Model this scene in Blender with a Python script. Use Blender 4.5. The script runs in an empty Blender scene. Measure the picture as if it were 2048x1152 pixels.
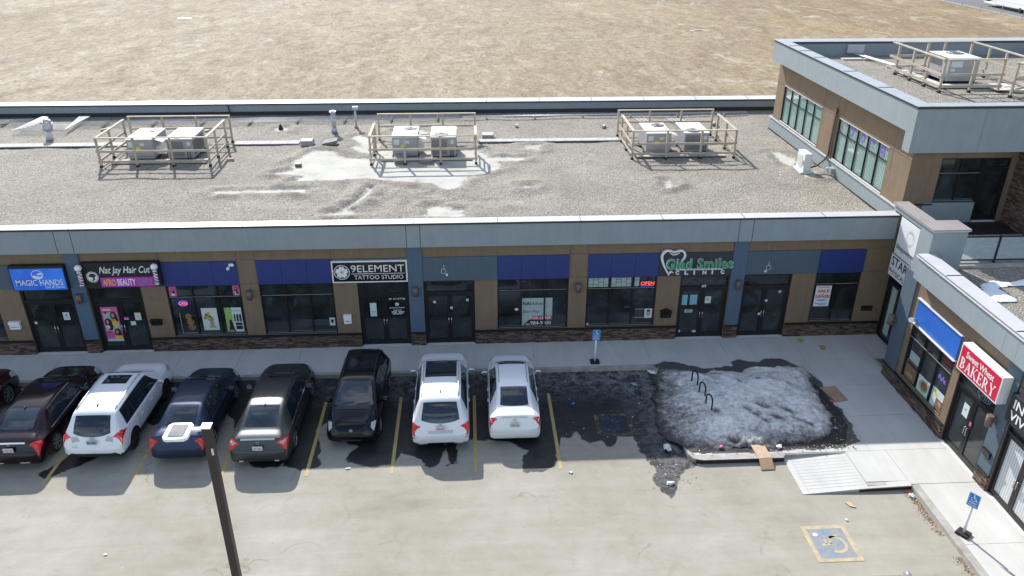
import bpy, bmesh, math, random
import numpy as np
from mathutils import Vector, Matrix, Quaternion
R = math.radians
scene = bpy.context.scene
col = scene.collection
rng = random.Random(7)

# ------------------------------------------------------------------ camera
cam_d = bpy.data.cameras.new("camera")
cam = bpy.data.objects.new("camera", cam_d)
col.objects.link(cam)
scene.camera = cam
PITCH, ROLL, YAW = R(26.33), R(0.209), R(3.149)
fwd = Vector((math.sin(YAW) * math.cos(PITCH), math.cos(YAW) * math.cos(PITCH), -math.sin(PITCH)))
rt = Vector((math.cos(YAW), -math.sin(YAW), 0))
up = rt.cross(fwd)
r2 = rt * math.cos(ROLL) + up * math.sin(ROLL)
u2 = -rt * math.sin(ROLL) + up * math.cos(ROLL)
M = Matrix((r2, u2, -fwd)).transposed().to_4x4()
M.translation = Vector((0, -27.585, 16.25))
cam.matrix_world = M
cam_d.sensor_width = 36
cam_d.lens = 1588.864 / 2048 * 36
cam_d.clip_start = 0.1
cam_d.clip_end = 3000

# ------------------------------------------------------------------ light
TRAVEL = Vector((0.43, -1.285, -1.0)).normalized()
SUN_EL = math.asin(-TRAVEL.z)
SUN_AZ = math.atan2(-TRAVEL.x, -TRAVEL.y)
world = bpy.data.worlds.new("World")
scene.world = world
world.use_nodes = True
wn = world.node_tree
wn.nodes.clear()
wo = wn.nodes.new("ShaderNodeOutputWorld")
wb = wn.nodes.new("ShaderNodeBackground")
sky = wn.nodes.new("ShaderNodeTexSky")
sky.sky_type = 'NISHITA'
sky.sun_disc = False
sky.sun_elevation = SUN_EL
sky.sun_rotation = SUN_AZ
sky.air_density = 1.0
sky.dust_density = 0.7
sky.ozone_density = 1.0
wb.inputs[1].default_value = 0.148
tcw = wn.nodes.new("ShaderNodeTexCoord")
mpw = wn.nodes.new("ShaderNodeMapping"); mpw.inputs['Scale'].default_value = (1, 1, 2.2)
wn.links.new(tcw.outputs['Generated'], mpw.inputs['Vector'])
cn = wn.nodes.new("ShaderNodeTexNoise"); cn.inputs['Scale'].default_value = 2.6; cn.inputs['Detail'].default_value = 7; cn.inputs['Roughness'].default_value = .58
wn.links.new(mpw.outputs[0], cn.inputs['Vector'])
cr = wn.nodes.new("ShaderNodeValToRGB")
cr.color_ramp.elements[0].position = .50; cr.color_ramp.elements[1].position = .64
cr.color_ramp.elements[0].color = (0, 0, 0, 1); cr.color_ramp.elements[1].color = (.85, .85, .85, 1)
wn.links.new(cn.outputs['Fac'], cr.inputs[0])
cm_ = wn.nodes.new("ShaderNodeMix"); cm_.data_type = 'RGBA'
cm_.inputs[7].default_value = (6.2, 6.4, 6.7, 1)
wn.links.new(cr.outputs[0], cm_.inputs[0]); wn.links.new(sky.outputs[0], cm_.inputs[6])
wn.links.new(cm_.outputs[2], wb.inputs[0])
wn.links.new(wb.outputs[0], wo.inputs[0])
sun_d = bpy.data.lights.new("sun", 'SUN')
sun_d.energy = 4.4
sun_d.angle = R(0.53)
sun_d.color = (1.0, 0.965, 0.91)
sun = bpy.data.objects.new("sun", sun_d)
col.objects.link(sun)
sun.rotation_euler = TRAVEL.to_track_quat('-Z', 'Y').to_euler()
sun.location = (-20, 60, 60)
scene.view_settings.view_transform = 'Standard'
scene.view_settings.look = 'None'
scene.view_settings.exposure = 0.68
scene.view_settings.gamma = 1.0

# ------------------------------------------------------------------ materials
def nodes(name):
    m = bpy.data.materials.new(name)
    m.use_nodes = True
    nt = m.node_tree
    b = nt.nodes["Principled BSDF"]
    return m, nt, b

def N(nt, typ, **kw):
    n = nt.nodes.new(typ)
    for k, v in kw.items():
        setattr(n, k, v)
    return n

def pos(nt, scale=(1, 1, 1)):
    g = N(nt, "ShaderNodeNewGeometry")
    mp = N(nt, "ShaderNodeMapping")
    mp.inputs['Scale'].default_value = scale
    nt.links.new(g.outputs['Position'], mp.inputs['Vector'])
    return mp.outputs[0]

def noise(nt, vec, scale, detail=4, rough=.6, dist=0):
    n = N(nt, "ShaderNodeTexNoise")
    n.inputs['Scale'].default_value = scale
    n.inputs['Detail'].default_value = detail
    n.inputs['Roughness'].default_value = rough
    n.inputs['Distortion'].default_value = dist
    nt.links.new(vec, n.inputs['Vector'])
    return n.outputs['Fac']

def ramp(nt, fac, stops, interp='LINEAR'):
    r = N(nt, "ShaderNodeValToRGB")
    r.color_ramp.interpolation = interp
    el = r.color_ramp.elements
    while len(el) < len(stops):
        el.new(0.5)
    for e, (p, c) in zip(el, stops):
        e.position = p
        e.color = (*c, 1) if len(c) == 3 else c
    nt.links.new(fac, r.inputs[0])
    return r.outputs[0]

def mix(nt, fac, a, b, mode='MIX'):
    m = N(nt, "ShaderNodeMix", data_type='RGBA', blend_type=mode)
    for s, v in ((0, fac), (6, a), (7, b)):
        if isinstance(v, (int, float)):
            m.inputs[s].default_value = v
        elif isinstance(v, tuple):
            m.inputs[s].default_value = (*v, 1)
        else:
            nt.links.new(v, m.inputs[s])
    return m.outputs[2]

def math_(nt, op, a, b=None, clamp=False):
    m = N(nt, "ShaderNodeMath", operation=op, use_clamp=clamp)
    for i, v in enumerate((a, b)):
        if v is None: continue
        if isinstance(v, (int, float)): m.inputs[i].default_value = v
        else: nt.links.new(v, m.inputs[i])
    return m.outputs[0]

def bump(nt, b, h, strength=.3, dist=.02):
    n = N(nt, "ShaderNodeBump")
    n.inputs['Strength'].default_value = strength
    n.inputs['Distance'].default_value = dist
    nt.links.new(h, n.inputs['Height'])
    nt.links.new(n.outputs[0], b.inputs['Normal'])

def g3(v):
    return (v, v, v)

def plain(name, c, rough=.6, metal=0, var=.12, scale=3, bmp=0, bscale=60, coat=0, spec=None, emit=0):
    m, nt, b = nodes(name)
    p = pos(nt)
    if var:
        f = noise(nt, p, scale, 6, .65)
        lo = tuple(max(0, x * (1 - var * 1.6)) for x in c)
        hi = tuple(min(1, x * (1 + var * 1.6)) for x in c)
        cc = ramp(nt, f, [(.25, lo), (.75, hi)])
        nt.links.new(cc, b.inputs['Base Color'])
    else:
        b.inputs['Base Color'].default_value = (*c, 1)
    b.inputs['Roughness'].default_value = rough
    b.inputs['Metallic'].default_value = metal
    if coat:
        b.inputs['Coat Weight'].default_value = coat
        b.inputs['Coat Roughness'].default_value = .04
    if spec is not None:
        b.inputs['Specular IOR Level'].default_value = spec
    if emit:
        b.inputs['Emission Color'].default_value = (*c, 1)
        b.inputs['Emission Strength'].default_value = emit
    if bmp:
        bump(nt, b, noise(nt, p, bscale, 3), bmp, .01)
    return m

def streaky(name, c, var=.15, rough=.8):
    # stucco: fine grain + faint vertical runs of dirt
    m, nt, b = nodes(name)
    f = noise(nt, pos(nt), 1.3, 6, .7)
    f2 = noise(nt, pos(nt, (5, 5, .35)), 1.5, 4, .6)
    f3 = noise(nt, pos(nt), 90, 2, .6)
    s = math_(nt, 'ADD', math_(nt, 'MULTIPLY', f, .5), math_(nt, 'MULTIPLY', f2, .35))
    s = math_(nt, 'ADD', s, math_(nt, 'MULTIPLY', f3, .15))
    lo = tuple(x * (1 - var * 1.5) for x in c); hi = tuple(min(1, x * (1 + var * 1.5)) for x in c)
    nt.links.new(ramp(nt, s, [(.3, lo), (.7, hi)]), b.inputs['Base Color'])
    b.inputs['Roughness'].default_value = rough
    bump(nt, b, f3, .25, .006)
    return m

MT = {}
MT['tan'] = streaky('tan_stucco', (0.202, 0.142, 0.090))
MT['fascia'] = streaky('grey_stucco', (0.258, 0.297, 0.310), .08)
MT['slate'] = streaky('slate_blue_stucco', (0.085, 0.128, 0.183), .1)
MT['slate_dark'] = streaky('charcoal_panel', (0.041, 0.045, 0.052), .1)
MT['slate_grey'] = streaky('blue_grey_panel', (0.081, 0.115, 0.145), .1)
MT['royal'] = plain('royal_blue_panel', (.021, .038, .175), .45, var=.06, scale=2)
MT['royal_sunlit'] = plain('sunlit_blue_panel', (.03, .13, .50), .45, var=.06, scale=2)  # royal blue again for the wing, with sunlight put into the colour
MT['coping'] = plain('coping_metal', (.47, .475, .48), .38, .0, var=.07, scale=1.5)
MT['coping_grey'] = plain('grey_coping_metal', (.30, .31, .325), .4, 0, var=.08, scale=1.5)
MT['coping_brown'] = plain('brown_coping_metal', (.30, .27, .26), .4, 0, var=.1, scale=1.5)
MT['drip'] = plain('dark_drip_edge', (.025, .025, .03), .5, var=0)
MT['trim_white'] = plain('light_metal_trim', (.62, .62, .62), .35, 0, var=.05)
MT['frame'] = plain('bronze_frame', (.018, .016, .016), .38, .2, var=.1)
MT['frame_bright'] = plain('bright_sill', (.6, .6, .6), .3, .2, var=.1)
MT['white'] = plain('white_paint', (.78, .78, .78), .4, var=.04)
MT['offwhite'] = plain('off_white', (.62, .62, .6), .5, var=.08)
MT['black'] = plain('black_matt', (.012, .012, .012), .6, var=0)
MT['blackgloss'] = plain('black_gloss', (.01, .01, .01), .15, var=0)
MT['rubber'] = plain('tyre_rubber', (.018, .018, .018), .85, var=.2, scale=20)
MT['chrome'] = plain('bright_metal', (.65, .65, .66), .22, .9, var=.05)
MT['alloy'] = plain('alloy_rim', (.42, .43, .45), .3, .7, var=.1, scale=12)
MT['galv'] = plain('galvanised_metal', (.45, .46, .47), .42, .4, var=.15, scale=6)
MT['unit'] = plain('unit_painted_metal', (.66, .65, .62), .5, 0, var=.05, scale=3)
MT['unit_grey'] = plain('unit_grey_side', (.33, .33, .335), .5, 0, var=.06, scale=3)
MT['coil'] = plain('coil_fins', (.16, .16, .17), .6, .3, var=.15, scale=30)
MT['paver'] = plain('concrete_paver', (.40, .39, .37), .85, var=.15, scale=4, bmp=.3)
MT['paver_dark'] = plain('weathered_paver', (.24, .24, .235), .9, var=.2, scale=4, bmp=.3)
MT['bronze_lamp'] = plain('bronze_lamp', (.16, .115, .10), .55, .2, var=.1, scale=5)
MT['pole'] = plain('dark_bronze_pole', (.035, .028, .027), .45, .2, var=.2, scale=4)
MT['yellow'] = plain('yellow_label', (.75, .62, .05), .5, var=0)
MT['paper'] = plain('paper', (.55, .62, .60), .6, var=.05, scale=8)
MT['paper_blue'] = plain('pale_blue_paper', (.18, .42, .55), .6, var=.08, scale=8)
MT['cardboard'] = plain('cardboard', (.36, .24, .14), .85, var=.12, scale=3)
MT['red'] = plain('red_plastic', (.5, .03, .02), .35, var=.05)
MT['blue_sign'] = plain('sign_blue', (.02, .22, .58), .4, var=.04)
MT['neon_red'] = plain('neon_red', (1.0, .08, .07), .5, var=0, emit=1.0)
MT['neon_blue'] = plain('neon_blue', (.12, .12, .9), .5, var=0, emit=.9)
MT['pink'] = plain('pink_print', (.62, .11, .30), .5, var=.2, scale=9)
MT['skin'] = plain('printed_skin', (.45, .25, .16), .5, var=.15, scale=9)
MT['ink'] = plain('dark_ink', (.02, .015, .015), .5, var=0)
MT['leafgreen'] = plain('green_print', (.25, .45, .12), .6, var=.4, scale=25)
MT['purple'] = plain('purple_vinyl', (.22, .12, .55), .5, var=.05)
MT['frost'] = plain('frosted_film', (.36, .45, .43), .5, var=.06, scale=6)
MT['concrete_pad'] = plain('concrete_pad', (.5, .49, .46), .8, var=.1, scale=4)

def glass(name, c=(.010, .013, .014), rough=.04, var=1.2):
    m, nt, b = nodes(name)
    f = noise(nt, pos(nt), 1.1, 3, .6, .4)
    nt.links.new(ramp(nt, f, [(.35, tuple(x * .6 for x in c)), (.75, tuple(x * (1 + var) for x in c))]), b.inputs['Base Color'])
    b.inputs['Roughness'].default_value = rough
    b.inputs['Specular IOR Level'].default_value = .9
    return m
MT['glass'] = glass('storefront_glass', (.017, .021, .022))
MT['carglass'] = glass('car_glass', (.014, .020, .027), .03, .8)

def blind_glass():
    m, nt, b = nodes('green_blind_glass')
    w = N(nt, "ShaderNodeTexWave", wave_type='BANDS', bands_direction='Y')
    w.inputs['Scale'].default_value = 2.6
    w.inputs['Distortion'].default_value = 1.2
    w.inputs['Detail'].default_value = 2
    nt.links.new(pos(nt), w.inputs['Vector'])
    f = noise(nt, pos(nt, (1, 1, .4)), 1.2, 3)
    s = math_(nt, 'ADD', math_(nt, 'MULTIPLY', w.outputs['Fac'], .55), math_(nt, 'MULTIPLY', f, .45))
    nt.links.new(ramp(nt, s, [(.25, (.13, .20, .18)), (.55, (.22, .33, .30)), (.85, (.42, .56, .52))]), b.inputs['Base Color'])
    b.inputs['Roughness'].default_value = .06
    return m
MT['blinds'] = blind_glass()

def clear_glass():
    m, nt, b = nodes('clear_rail_glass')
    b.inputs['Base Color'].default_value = (.72, .8, .82, 1)
    b.inputs['Roughness'].default_value = .02
    b.inputs['Transmission Weight'].default_value = 0
    b.inputs['Alpha'].default_value = .22
    return m
MT['clearglass'] = clear_glass()

def stripe_film():
    m, nt, b = nodes('striped_white_film')
    w = N(nt, "ShaderNodeTexWave", wave_type='BANDS', bands_direction='Y')
    w.inputs['Scale'].default_value = 3.4
    nt.links.new(pos(nt), w.inputs['Vector'])
    nt.links.new(ramp(nt, w.outputs['Fac'], [(.1, (.36, .38, .39)), (.35, (.58, .6, .6))]), b.inputs['Base Color'])
    b.inputs['Roughness'].default_value = .15
    return m
MT['stripefilm'] = stripe_film()

def stone_mat():
    m, nt, b = nodes('ledge_stone')
    a = N(nt, "ShaderNodeAttribute", attribute_name='tone')
    f = noise(nt, pos(nt), 25, 4, .7)
    s = math_(nt, 'ADD', math_(nt, 'MULTIPLY', a.outputs['Fac'], .8), math_(nt, 'MULTIPLY', f, .25))
    c = ramp(nt, s, [(.08, (.028, .021, .02)), (.35, (.07, .046, .038)), (.6, (.14, .085, .058)), (.75, (.22, .14, .09)), (.9, (.13, .11, .10)), (1, (.38, .31, .24))])
    nt.links.new(c, b.inputs['Base Color'])
    b.inputs['Roughness'].default_value = .85
    bump(nt, b, f, .5, .02)
    return m
MT['stone'] = stone_mat()

def wood_mat():
    m, nt, b = nodes('weathered_lumber')
    f = noise(nt, pos(nt), 1.6, 5, .7)
    f2 = noise(nt, pos(nt), 22, 3, .7)
    s = math_(nt, 'ADD', math_(nt, 'MULTIPLY', f, .7), math_(nt, 'MULTIPLY', f2, .3))
    nt.links.new(ramp(nt, s, [(.25, (.30, .24, .17)), (.5, (.44, .37, .28)), (.75, (.60, .53, .43))]), b.inputs['Base Color'])
    b.inputs['Roughness'].default_value = .8
    return m
MT['wood'] = wood_mat()

def gravel_mat(name, masked=True):
    m, nt, b = nodes(name)
    p = pos(nt)
    v = N(nt, "ShaderNodeTexVoronoi")
    v.inputs['Scale'].default_value = 24
    nt.links.new(p, v.inputs['Vector'])
    sep = N(nt, "ShaderNodeSeparateColor")
    nt.links.new(v.outputs['Color'], sep.inputs[0])
    tone = ramp(nt, sep.outputs[0], [(0, (.19, .168, .138)), (.35, (.29, .262, .222)), (.7, (.37, .34, .29)), (.92, (.46, .43, .375)), (1, (.58, .55, .49))])
    big = noise(nt, p, .33, 5, .65)
    tone = mix(nt, 1.0, tone, ramp(nt, big, [(.3, (.80, .79, .78)), (.7, (1.12, 1.10, 1.06))]), 'MULTIPLY')
    edge = ramp(nt, v.outputs['Distance'], [(.0, (1, 1, 1)), (.55, (.80, .80, .80)), (1, (.55, .55, .55))])
    grav = mix(nt, 1.0, tone, edge, 'MULTIPLY')
    b.inputs['Roughness'].default_value = .9
    h = math_(nt, 'SUBTRACT', 1.0, v.outputs['Distance'])
    if masked:
        a = N(nt, "ShaderNodeAttribute", attribute_name='bare')
        n1 = noise(nt, p, 2.2, 6, .75)
        n2 = noise(nt, p, 13, 4, .75)
        d = math_(nt, 'ADD', a.outputs['Fac'], math_(nt, 'MULTIPLY', math_(nt, 'SUBTRACT', n1, .5), .95))
        d = math_(nt, 'ADD', d, math_(nt, 'MULTIPLY', math_(nt, 'SUBTRACT', n2, .5), .9))
        k = math_(nt, 'MULTIPLY', math_(nt, 'ADD', d, .03), 12, True)
        memb = ramp(nt, noise(nt, p, 1.1, 7, .75), [(.32, (.27, .26, .225)), (.46, (.40, .39, .35)), (.66, (.46, .45, .41))])
        # thicker ridges of darker stones pushed against the bare patches
        rid = ramp(nt, d, [(.0, (1, 1, 1)), (.25, (1, 1, 1)), (.5, (1, 1, 1))])
        grav = mix(nt, 1.0, grav, rid, 'MULTIPLY')
        c = mix(nt, k, grav, memb)
        nt.links.new(c, b.inputs['Base Color'])
        h = math_(nt, 'MULTIPLY', h, math_(nt, 'SUBTRACT', 1.0, k))
    else:
        nt.links.new(grav, b.inputs['Base Color'])
    bump(nt, b, h, .9, .035)
    return m
MT['gravel'] = gravel_mat('roof_gravel')
MT['gravel2'] = gravel_mat('roof_gravel_plain', False)

def asphalt_mat():
    m, nt, b = nodes('worn_asphalt')
    p = pos(nt)
    n0 = noise(nt, p, .22, 6, .62, .4)
    n1 = noise(nt, p, 1.5, 5, .7)
    n2 = noise(nt, p, 45, 3, .8)
    n4 = noise(nt, pos(nt, (.18, 1.6, 1)), 1.0, 5, .7, .3)
    s = math_(nt, 'ADD', math_(nt, 'MULTIPLY', n0, .5), math_(nt, 'MULTIPLY', n1, .22))
    s = math_(nt, 'ADD', s, math_(nt, 'MULTIPLY', n4, .28))
    dry = ramp(nt, s, [(.36, (0.245, 0.224, 0.174)), (.46, (0.299, 0.279, 0.227)), (.54, (0.333, 0.316, 0.264)), (.66, (0.393, 0.380, 0.325))])
    dry = mix(nt, 1.0, dry, ramp(nt, n2, [(.25, (.72, .72, .72)), (.5, (1, 1, 1)), (.8, (1.2, 1.2, 1.2))]), 'MULTIPLY')
    # fine brown stains
    st = noise(nt, p, .9, 5, .75, 1.2)
    dry = mix(nt, ramp(nt, st, [(.56, (0, 0, 0)), (.70, (.32, .32, .32))]), dry, (.21, .165, .12))
    cw = N(nt, "ShaderNodeTexVoronoi", feature='DISTANCE_TO_EDGE')
    cw.inputs['Scale'].default_value = .16
    wv = N(nt, "ShaderNodeVectorMath", operation='ADD')
    wn1 = N(nt, "ShaderNodeTexNoise"); wn1.inputs['Scale'].default_value = .9; wn1.inputs['Detail'].default_value = 6
    nt.links.new(p, wn1.inputs['Vector'])
    wsc = N(nt, "ShaderNodeVectorMath", operation='SCALE'); wsc.inputs['Scale'].default_value = 2.2
    nt.links.new(wn1.outputs['Color'], wsc.inputs[0]); nt.links.new(p, wv.inputs[0]); nt.links.new(wsc.outputs[0], wv.inputs[1])
    nt.links.new(wv.outputs[0], cw.inputs['Vector'])
    ck = ramp(nt, cw.outputs['Distance'], [(.0, (1, 1, 1)), (.0035, (1, 1, 1)), (.008, (0, 0, 0))])
    ck = math_(nt, 'MULTIPLY', ck, ramp(nt, noise(nt, p, .5, 3), [(.50, (0, 0, 0)), (.60, (.42, .42, .42))]))
    dry = mix(nt, ck, dry, (.15, .13, .10))
    # faint rounded tide marks of old puddles
    tm = noise(nt, p, .33, 3, .5, .8)
    dry = mix(nt, ramp(nt, tm, [(.545, (0, 0, 0)), (.553, (.14, .14, .14)), (.561, (0, 0, 0))]), dry, (.40, .38, .33))
    a = N(nt, "ShaderNodeAttribute", attribute_name='wet')
    e1 = noise(nt, p, 1.6, 4, .6, .5)
    d = math_(nt, 'ADD', a.outputs['Fac'], math_(nt, 'MULTIPLY', math_(nt, 'SUBTRACT', e1, .5), .55))
    k = math_(nt, 'MULTIPLY', math_(nt, 'ADD', d, .02), 22, True)
    # tide mark: pale salt line just outside the wet edge
    tide = ramp(nt, d, [(.0, (0, 0, 0)), (.44, (0, 0, 0)), (.47, (.35, .35, .35)), (.49, (0, 0, 0))])
    wetc = ramp(nt, noise(nt, p, 2.5, 5, .7), [(.3, (.012, .012, .013)), (.75, (.036, .035, .034))])
    gr = N(nt, "ShaderNodeAttribute", attribute_name='grime')
    gn = noise(nt, p, 3.1, 8, .8, 1.1)
    gk = math_(nt, 'MULTIPLY', gr.outputs['Fac'], ramp(nt, gn, [(.43, (0, 0, 0)), (.64, (1, 1, 1))]), True)
    wetc = mix(nt, gk, wetc, (.30, .295, .30))
    nt.links.new(mix(nt, k, dry, wetc), b.inputs['Base Color'])
    rgh = math_(nt, 'SUBTRACT', .88, math_(nt, 'MULTIPLY', k, math_(nt, 'SUBTRACT', .38, math_(nt, 'MULTIPLY', gk, .3))))
    nt.links.new(rgh, b.inputs['Roughness'])
    b.inputs['Specular IOR Level'].default_value = .3
    bump(nt, b, n2, .35, .01)
    return m
MT['asphalt'] = asphalt_mat()

def concrete_mat():
    m, nt, b = nodes('sidewalk_concrete')
    p = pos(nt)
    n0 = noise(nt, p, .6, 6, .65)
    n1 = noise(nt, p, 60, 3, .8)
    # broad pale fan-shaped wash streaks
    n2 = noise(nt, pos(nt, (1.6, .25, 1)), 1.3, 4, .6, .6)
    s = math_(nt, 'ADD', math_(nt, 'MULTIPLY', n0, .55), math_(nt, 'MULTIPLY', n2, .45))
    c = ramp(nt, s, [(.3, (.45, .445, .42)), (.55, (.53, .525, .50)), (.75, (.62, .615, .59))])
    c = mix(nt, 1.0, c, ramp(nt, n1, [(.3, (.86, .86, .86)), (.7, (1.08, 1.08, 1.08))]), 'MULTIPLY')
    st = noise(nt, p, 3.2, 5, .8, .5)
    c = mix(nt, ramp(nt, st, [(.70, (0, 0, 0)), (.78, (.7, .7, .7))]), c, (.18, .16, .14))
    nt.links.new(c, b.inputs['Base Color'])
    b.inputs['Roughness'].default_value = .85
    bump(nt, b, n1, .2, .006)
    return m
MT['concrete'] = concrete_mat()
MT['kerb'] = plain('kerb_concrete', (.36, .34, .31), .85, var=.18, scale=2.5, bmp=.3)
MT['wetconc'] = plain('wet_concrete', (.085, .083, .08), .4, var=.18, scale=1.6)
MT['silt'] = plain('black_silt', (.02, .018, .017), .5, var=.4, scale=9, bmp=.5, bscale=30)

def field_mat():
    m, nt, b = nodes('dry_grass_field')
    p = pos(nt)
    a = noise(nt, pos(nt, (1, .5, 1)), .06, 6, .65, 1.0)
    s1 = noise(nt, pos(nt, (1.0, .42, 1)), .50, 9, .80, 1.0)
    s2 = noise(nt, pos(nt, (1.0, .45, 1)), 3.6, 4, .8)
    s3 = noise(nt, pos(nt, (1, .5, 1)), 1.7, 6, .8, .6)
    g = N(nt, "ShaderNodeNewGeometry")
    sp = N(nt, "ShaderNodeSeparateXYZ")
    nt.links.new(g.outputs['Position'], sp.inputs[0])
    # the west end is bleached and bare, the east end thicker straw
    gx = math_(nt, 'MULTIPLY', math_(nt, 'ADD', sp.outputs[0], 35), .011, True)
    gx = math_(nt, 'ADD', gx, math_(nt, 'MULTIPLY', math_(nt, 'SUBTRACT', a, .5), 1.2), True)
    s = math_(nt, 'ADD', math_(nt, 'MULTIPLY', a, .35), math_(nt, 'MULTIPLY', s1, .65))
    s = math_(nt, 'ADD', math_(nt, 'MULTIPLY', math_(nt, 'SUBTRACT', s, .5), 1.9), .5, True)
    pale = ramp(nt, s, [(.15, (0.148, 0.107, 0.062)), (.38, (0.217, 0.172, 0.113)), (.52, (0.278, 0.237, 0.168)), (.66, (0.348, 0.310, 0.234)), (.85, (0.409, 0.378, 0.304))])
    straw = ramp(nt, s, [(.15, (0.105, 0.064, 0.027)), (.38, (0.172, 0.116, 0.054)), (.52, (0.223, 0.160, 0.082)), (.66, (0.277, 0.212, 0.119)), (.85, (0.361, 0.296, 0.190))])
    base = mix(nt, gx, pale, straw)
    # drill rows close to the building, bleached salt-pale patches farther out
    n5 = noise(nt, pos(nt, (.10, 1.9, 1)), 1.0, 5, .7, .3)
    near = math_(nt, 'SUBTRACT', 1.0, math_(nt, 'MULTIPLY', math_(nt, 'SUBTRACT', sp.outputs[1], 24), .05), True)
    base = mix(nt, math_(nt, 'MULTIPLY', near, ramp(nt, n5, [(.5, (0, 0, 0)), (.62, (.6, .6, .6))])), base, (.19, .135, .075))
    n6 = noise(nt, pos(nt, (.6, .35, 1)), .32, 6, .75, 1.2)
    base = mix(nt, ramp(nt, n6, [(.56, (0, 0, 0)), (.66, (.55, .55, .55))]), base, (.44, .41, .36))
    tr = noise(nt, pos(nt, (.5, .5, 1)), .06, 1, .4, .2)
    base = mix(nt, ramp(nt, tr, [(.47, (0, 0, 0)), (.473, (.4, .4, .4)), (.476, (0, 0, 0)), (.482, (0, 0, 0)), (.485, (.4, .4, .4)), (.488, (0, 0, 0))]), base, (.21, .165, .11))
    base = mix(nt, 1.0, base, ramp(nt, s2, [(.30, (.55, .52, .47)), (.43, (.88, .87, .86)), (.57, (1.08, 1.08, 1.08)), (.70, (1.32, 1.32, 1.3))]), 'MULTIPLY')
    base = mix(nt, 1.0, base, ramp(nt, s3, [(.34, (.60, .55, .48)), (.46, (.97, .97, .97)), (.64, (1.14, 1.14, 1.12))]), 'MULTIPLY')
    nt.links.new(base, b.inputs['Base Color'])
    b.inputs['Roughness'].default_value = .95
    hh = math_(nt, 'ADD', math_(nt, 'MULTIPLY', s2, .5), s3)
    bump(nt, b, hh, .5, .12)
    return m
MT['field'] = field_mat()

def snow_mat():
    m, nt, b = nodes('dirty_snow')
    p = pos(nt)
    a = N(nt, "ShaderNodeAttribute", attribute_name='dirt')
    n1 = noise(nt, p, 1.2, 6, .7, .5)
    n2 = noise(nt, p, 7, 6, .8, .4)
    n3 = noise(nt, pos(nt, (1.2, 3, 1)), 2.2, 5, .7, .8)
    s = math_(nt, 'ADD', a.outputs['Fac'], math_(nt, 'MULTIPLY', math_(nt, 'SUBTRACT', n1, .46), 1.5))
    s = math_(nt, 'ADD', s, math_(nt, 'MULTIPLY', math_(nt, 'SUBTRACT', n2, .47), 1.6))
    c = ramp(nt, s, [(.0, (.84, .825, .80)), (.30, (.64, .62, .595)), (.52, (.36, .34, .325)), (.76, (.16, .145, .135)), (1, (.05, .045, .042))])
    spk = noise(nt, p, 12, 3, .7)
    c = mix(nt, ramp(nt, spk, [(.64, (0, 0, 0)), (.69, (.85, .85, .85))]), c, (.05, .045, .04))
    nt.links.new(c, b.inputs['Base Color'])
    b.inputs['Roughness'].default_value = .55
    bump(nt, b, math_(nt, 'ADD', n2, n3), .6, .08)
    return m
MT['snow'] = snow_mat()
MT['cleansnow'] = plain('clean_snow', (.82, .84, .88), .5, var=.06, scale=3, bmp=.3, bscale=14)

def worn_paint(name, c, under=(.17, .16, .145), lo=.42, hi=.60, scale=4):
    m, nt, b = nodes(name)
    p = pos(nt)
    f = noise(nt, p, scale, 7, .8)
    k = ramp(nt, f, [(lo, (1, 1, 1)), (hi, (0, 0, 0))])
    nt.links.new(mix(nt, k, under, c), b.inputs['Base Color'])
    b.inputs['Roughness'].default_value = .75
    return m
MT['yline'] = worn_paint('worn_yellow_line', (.50, .36, .11), (.34, .27, .13), .34, .6, 5)
MT['yline_hc'] = worn_paint('worn_yellow_frame', (.58, .44, .24), (.32, .29, .22), .34, .60, 3)
MT['blue_hc'] = worn_paint('worn_blue_paint', (.17, .235, .32), (.28, .265, .23), .44, .56, 3.6)
MT['blue_hc2'] = worn_paint('dark_blue_paint', (.022, .06, .16), (.018, .018, .018), .40, .48, 3)  # darker copy of the blue for the second marking
MT['yline_hc2'] = worn_paint('dark_yellow_frame', (.20, .14, .045), (.025, .025, .025), .40, .52, 4)  # darker copy of the yellow for the second marking
MT['banner'] = None

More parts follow.
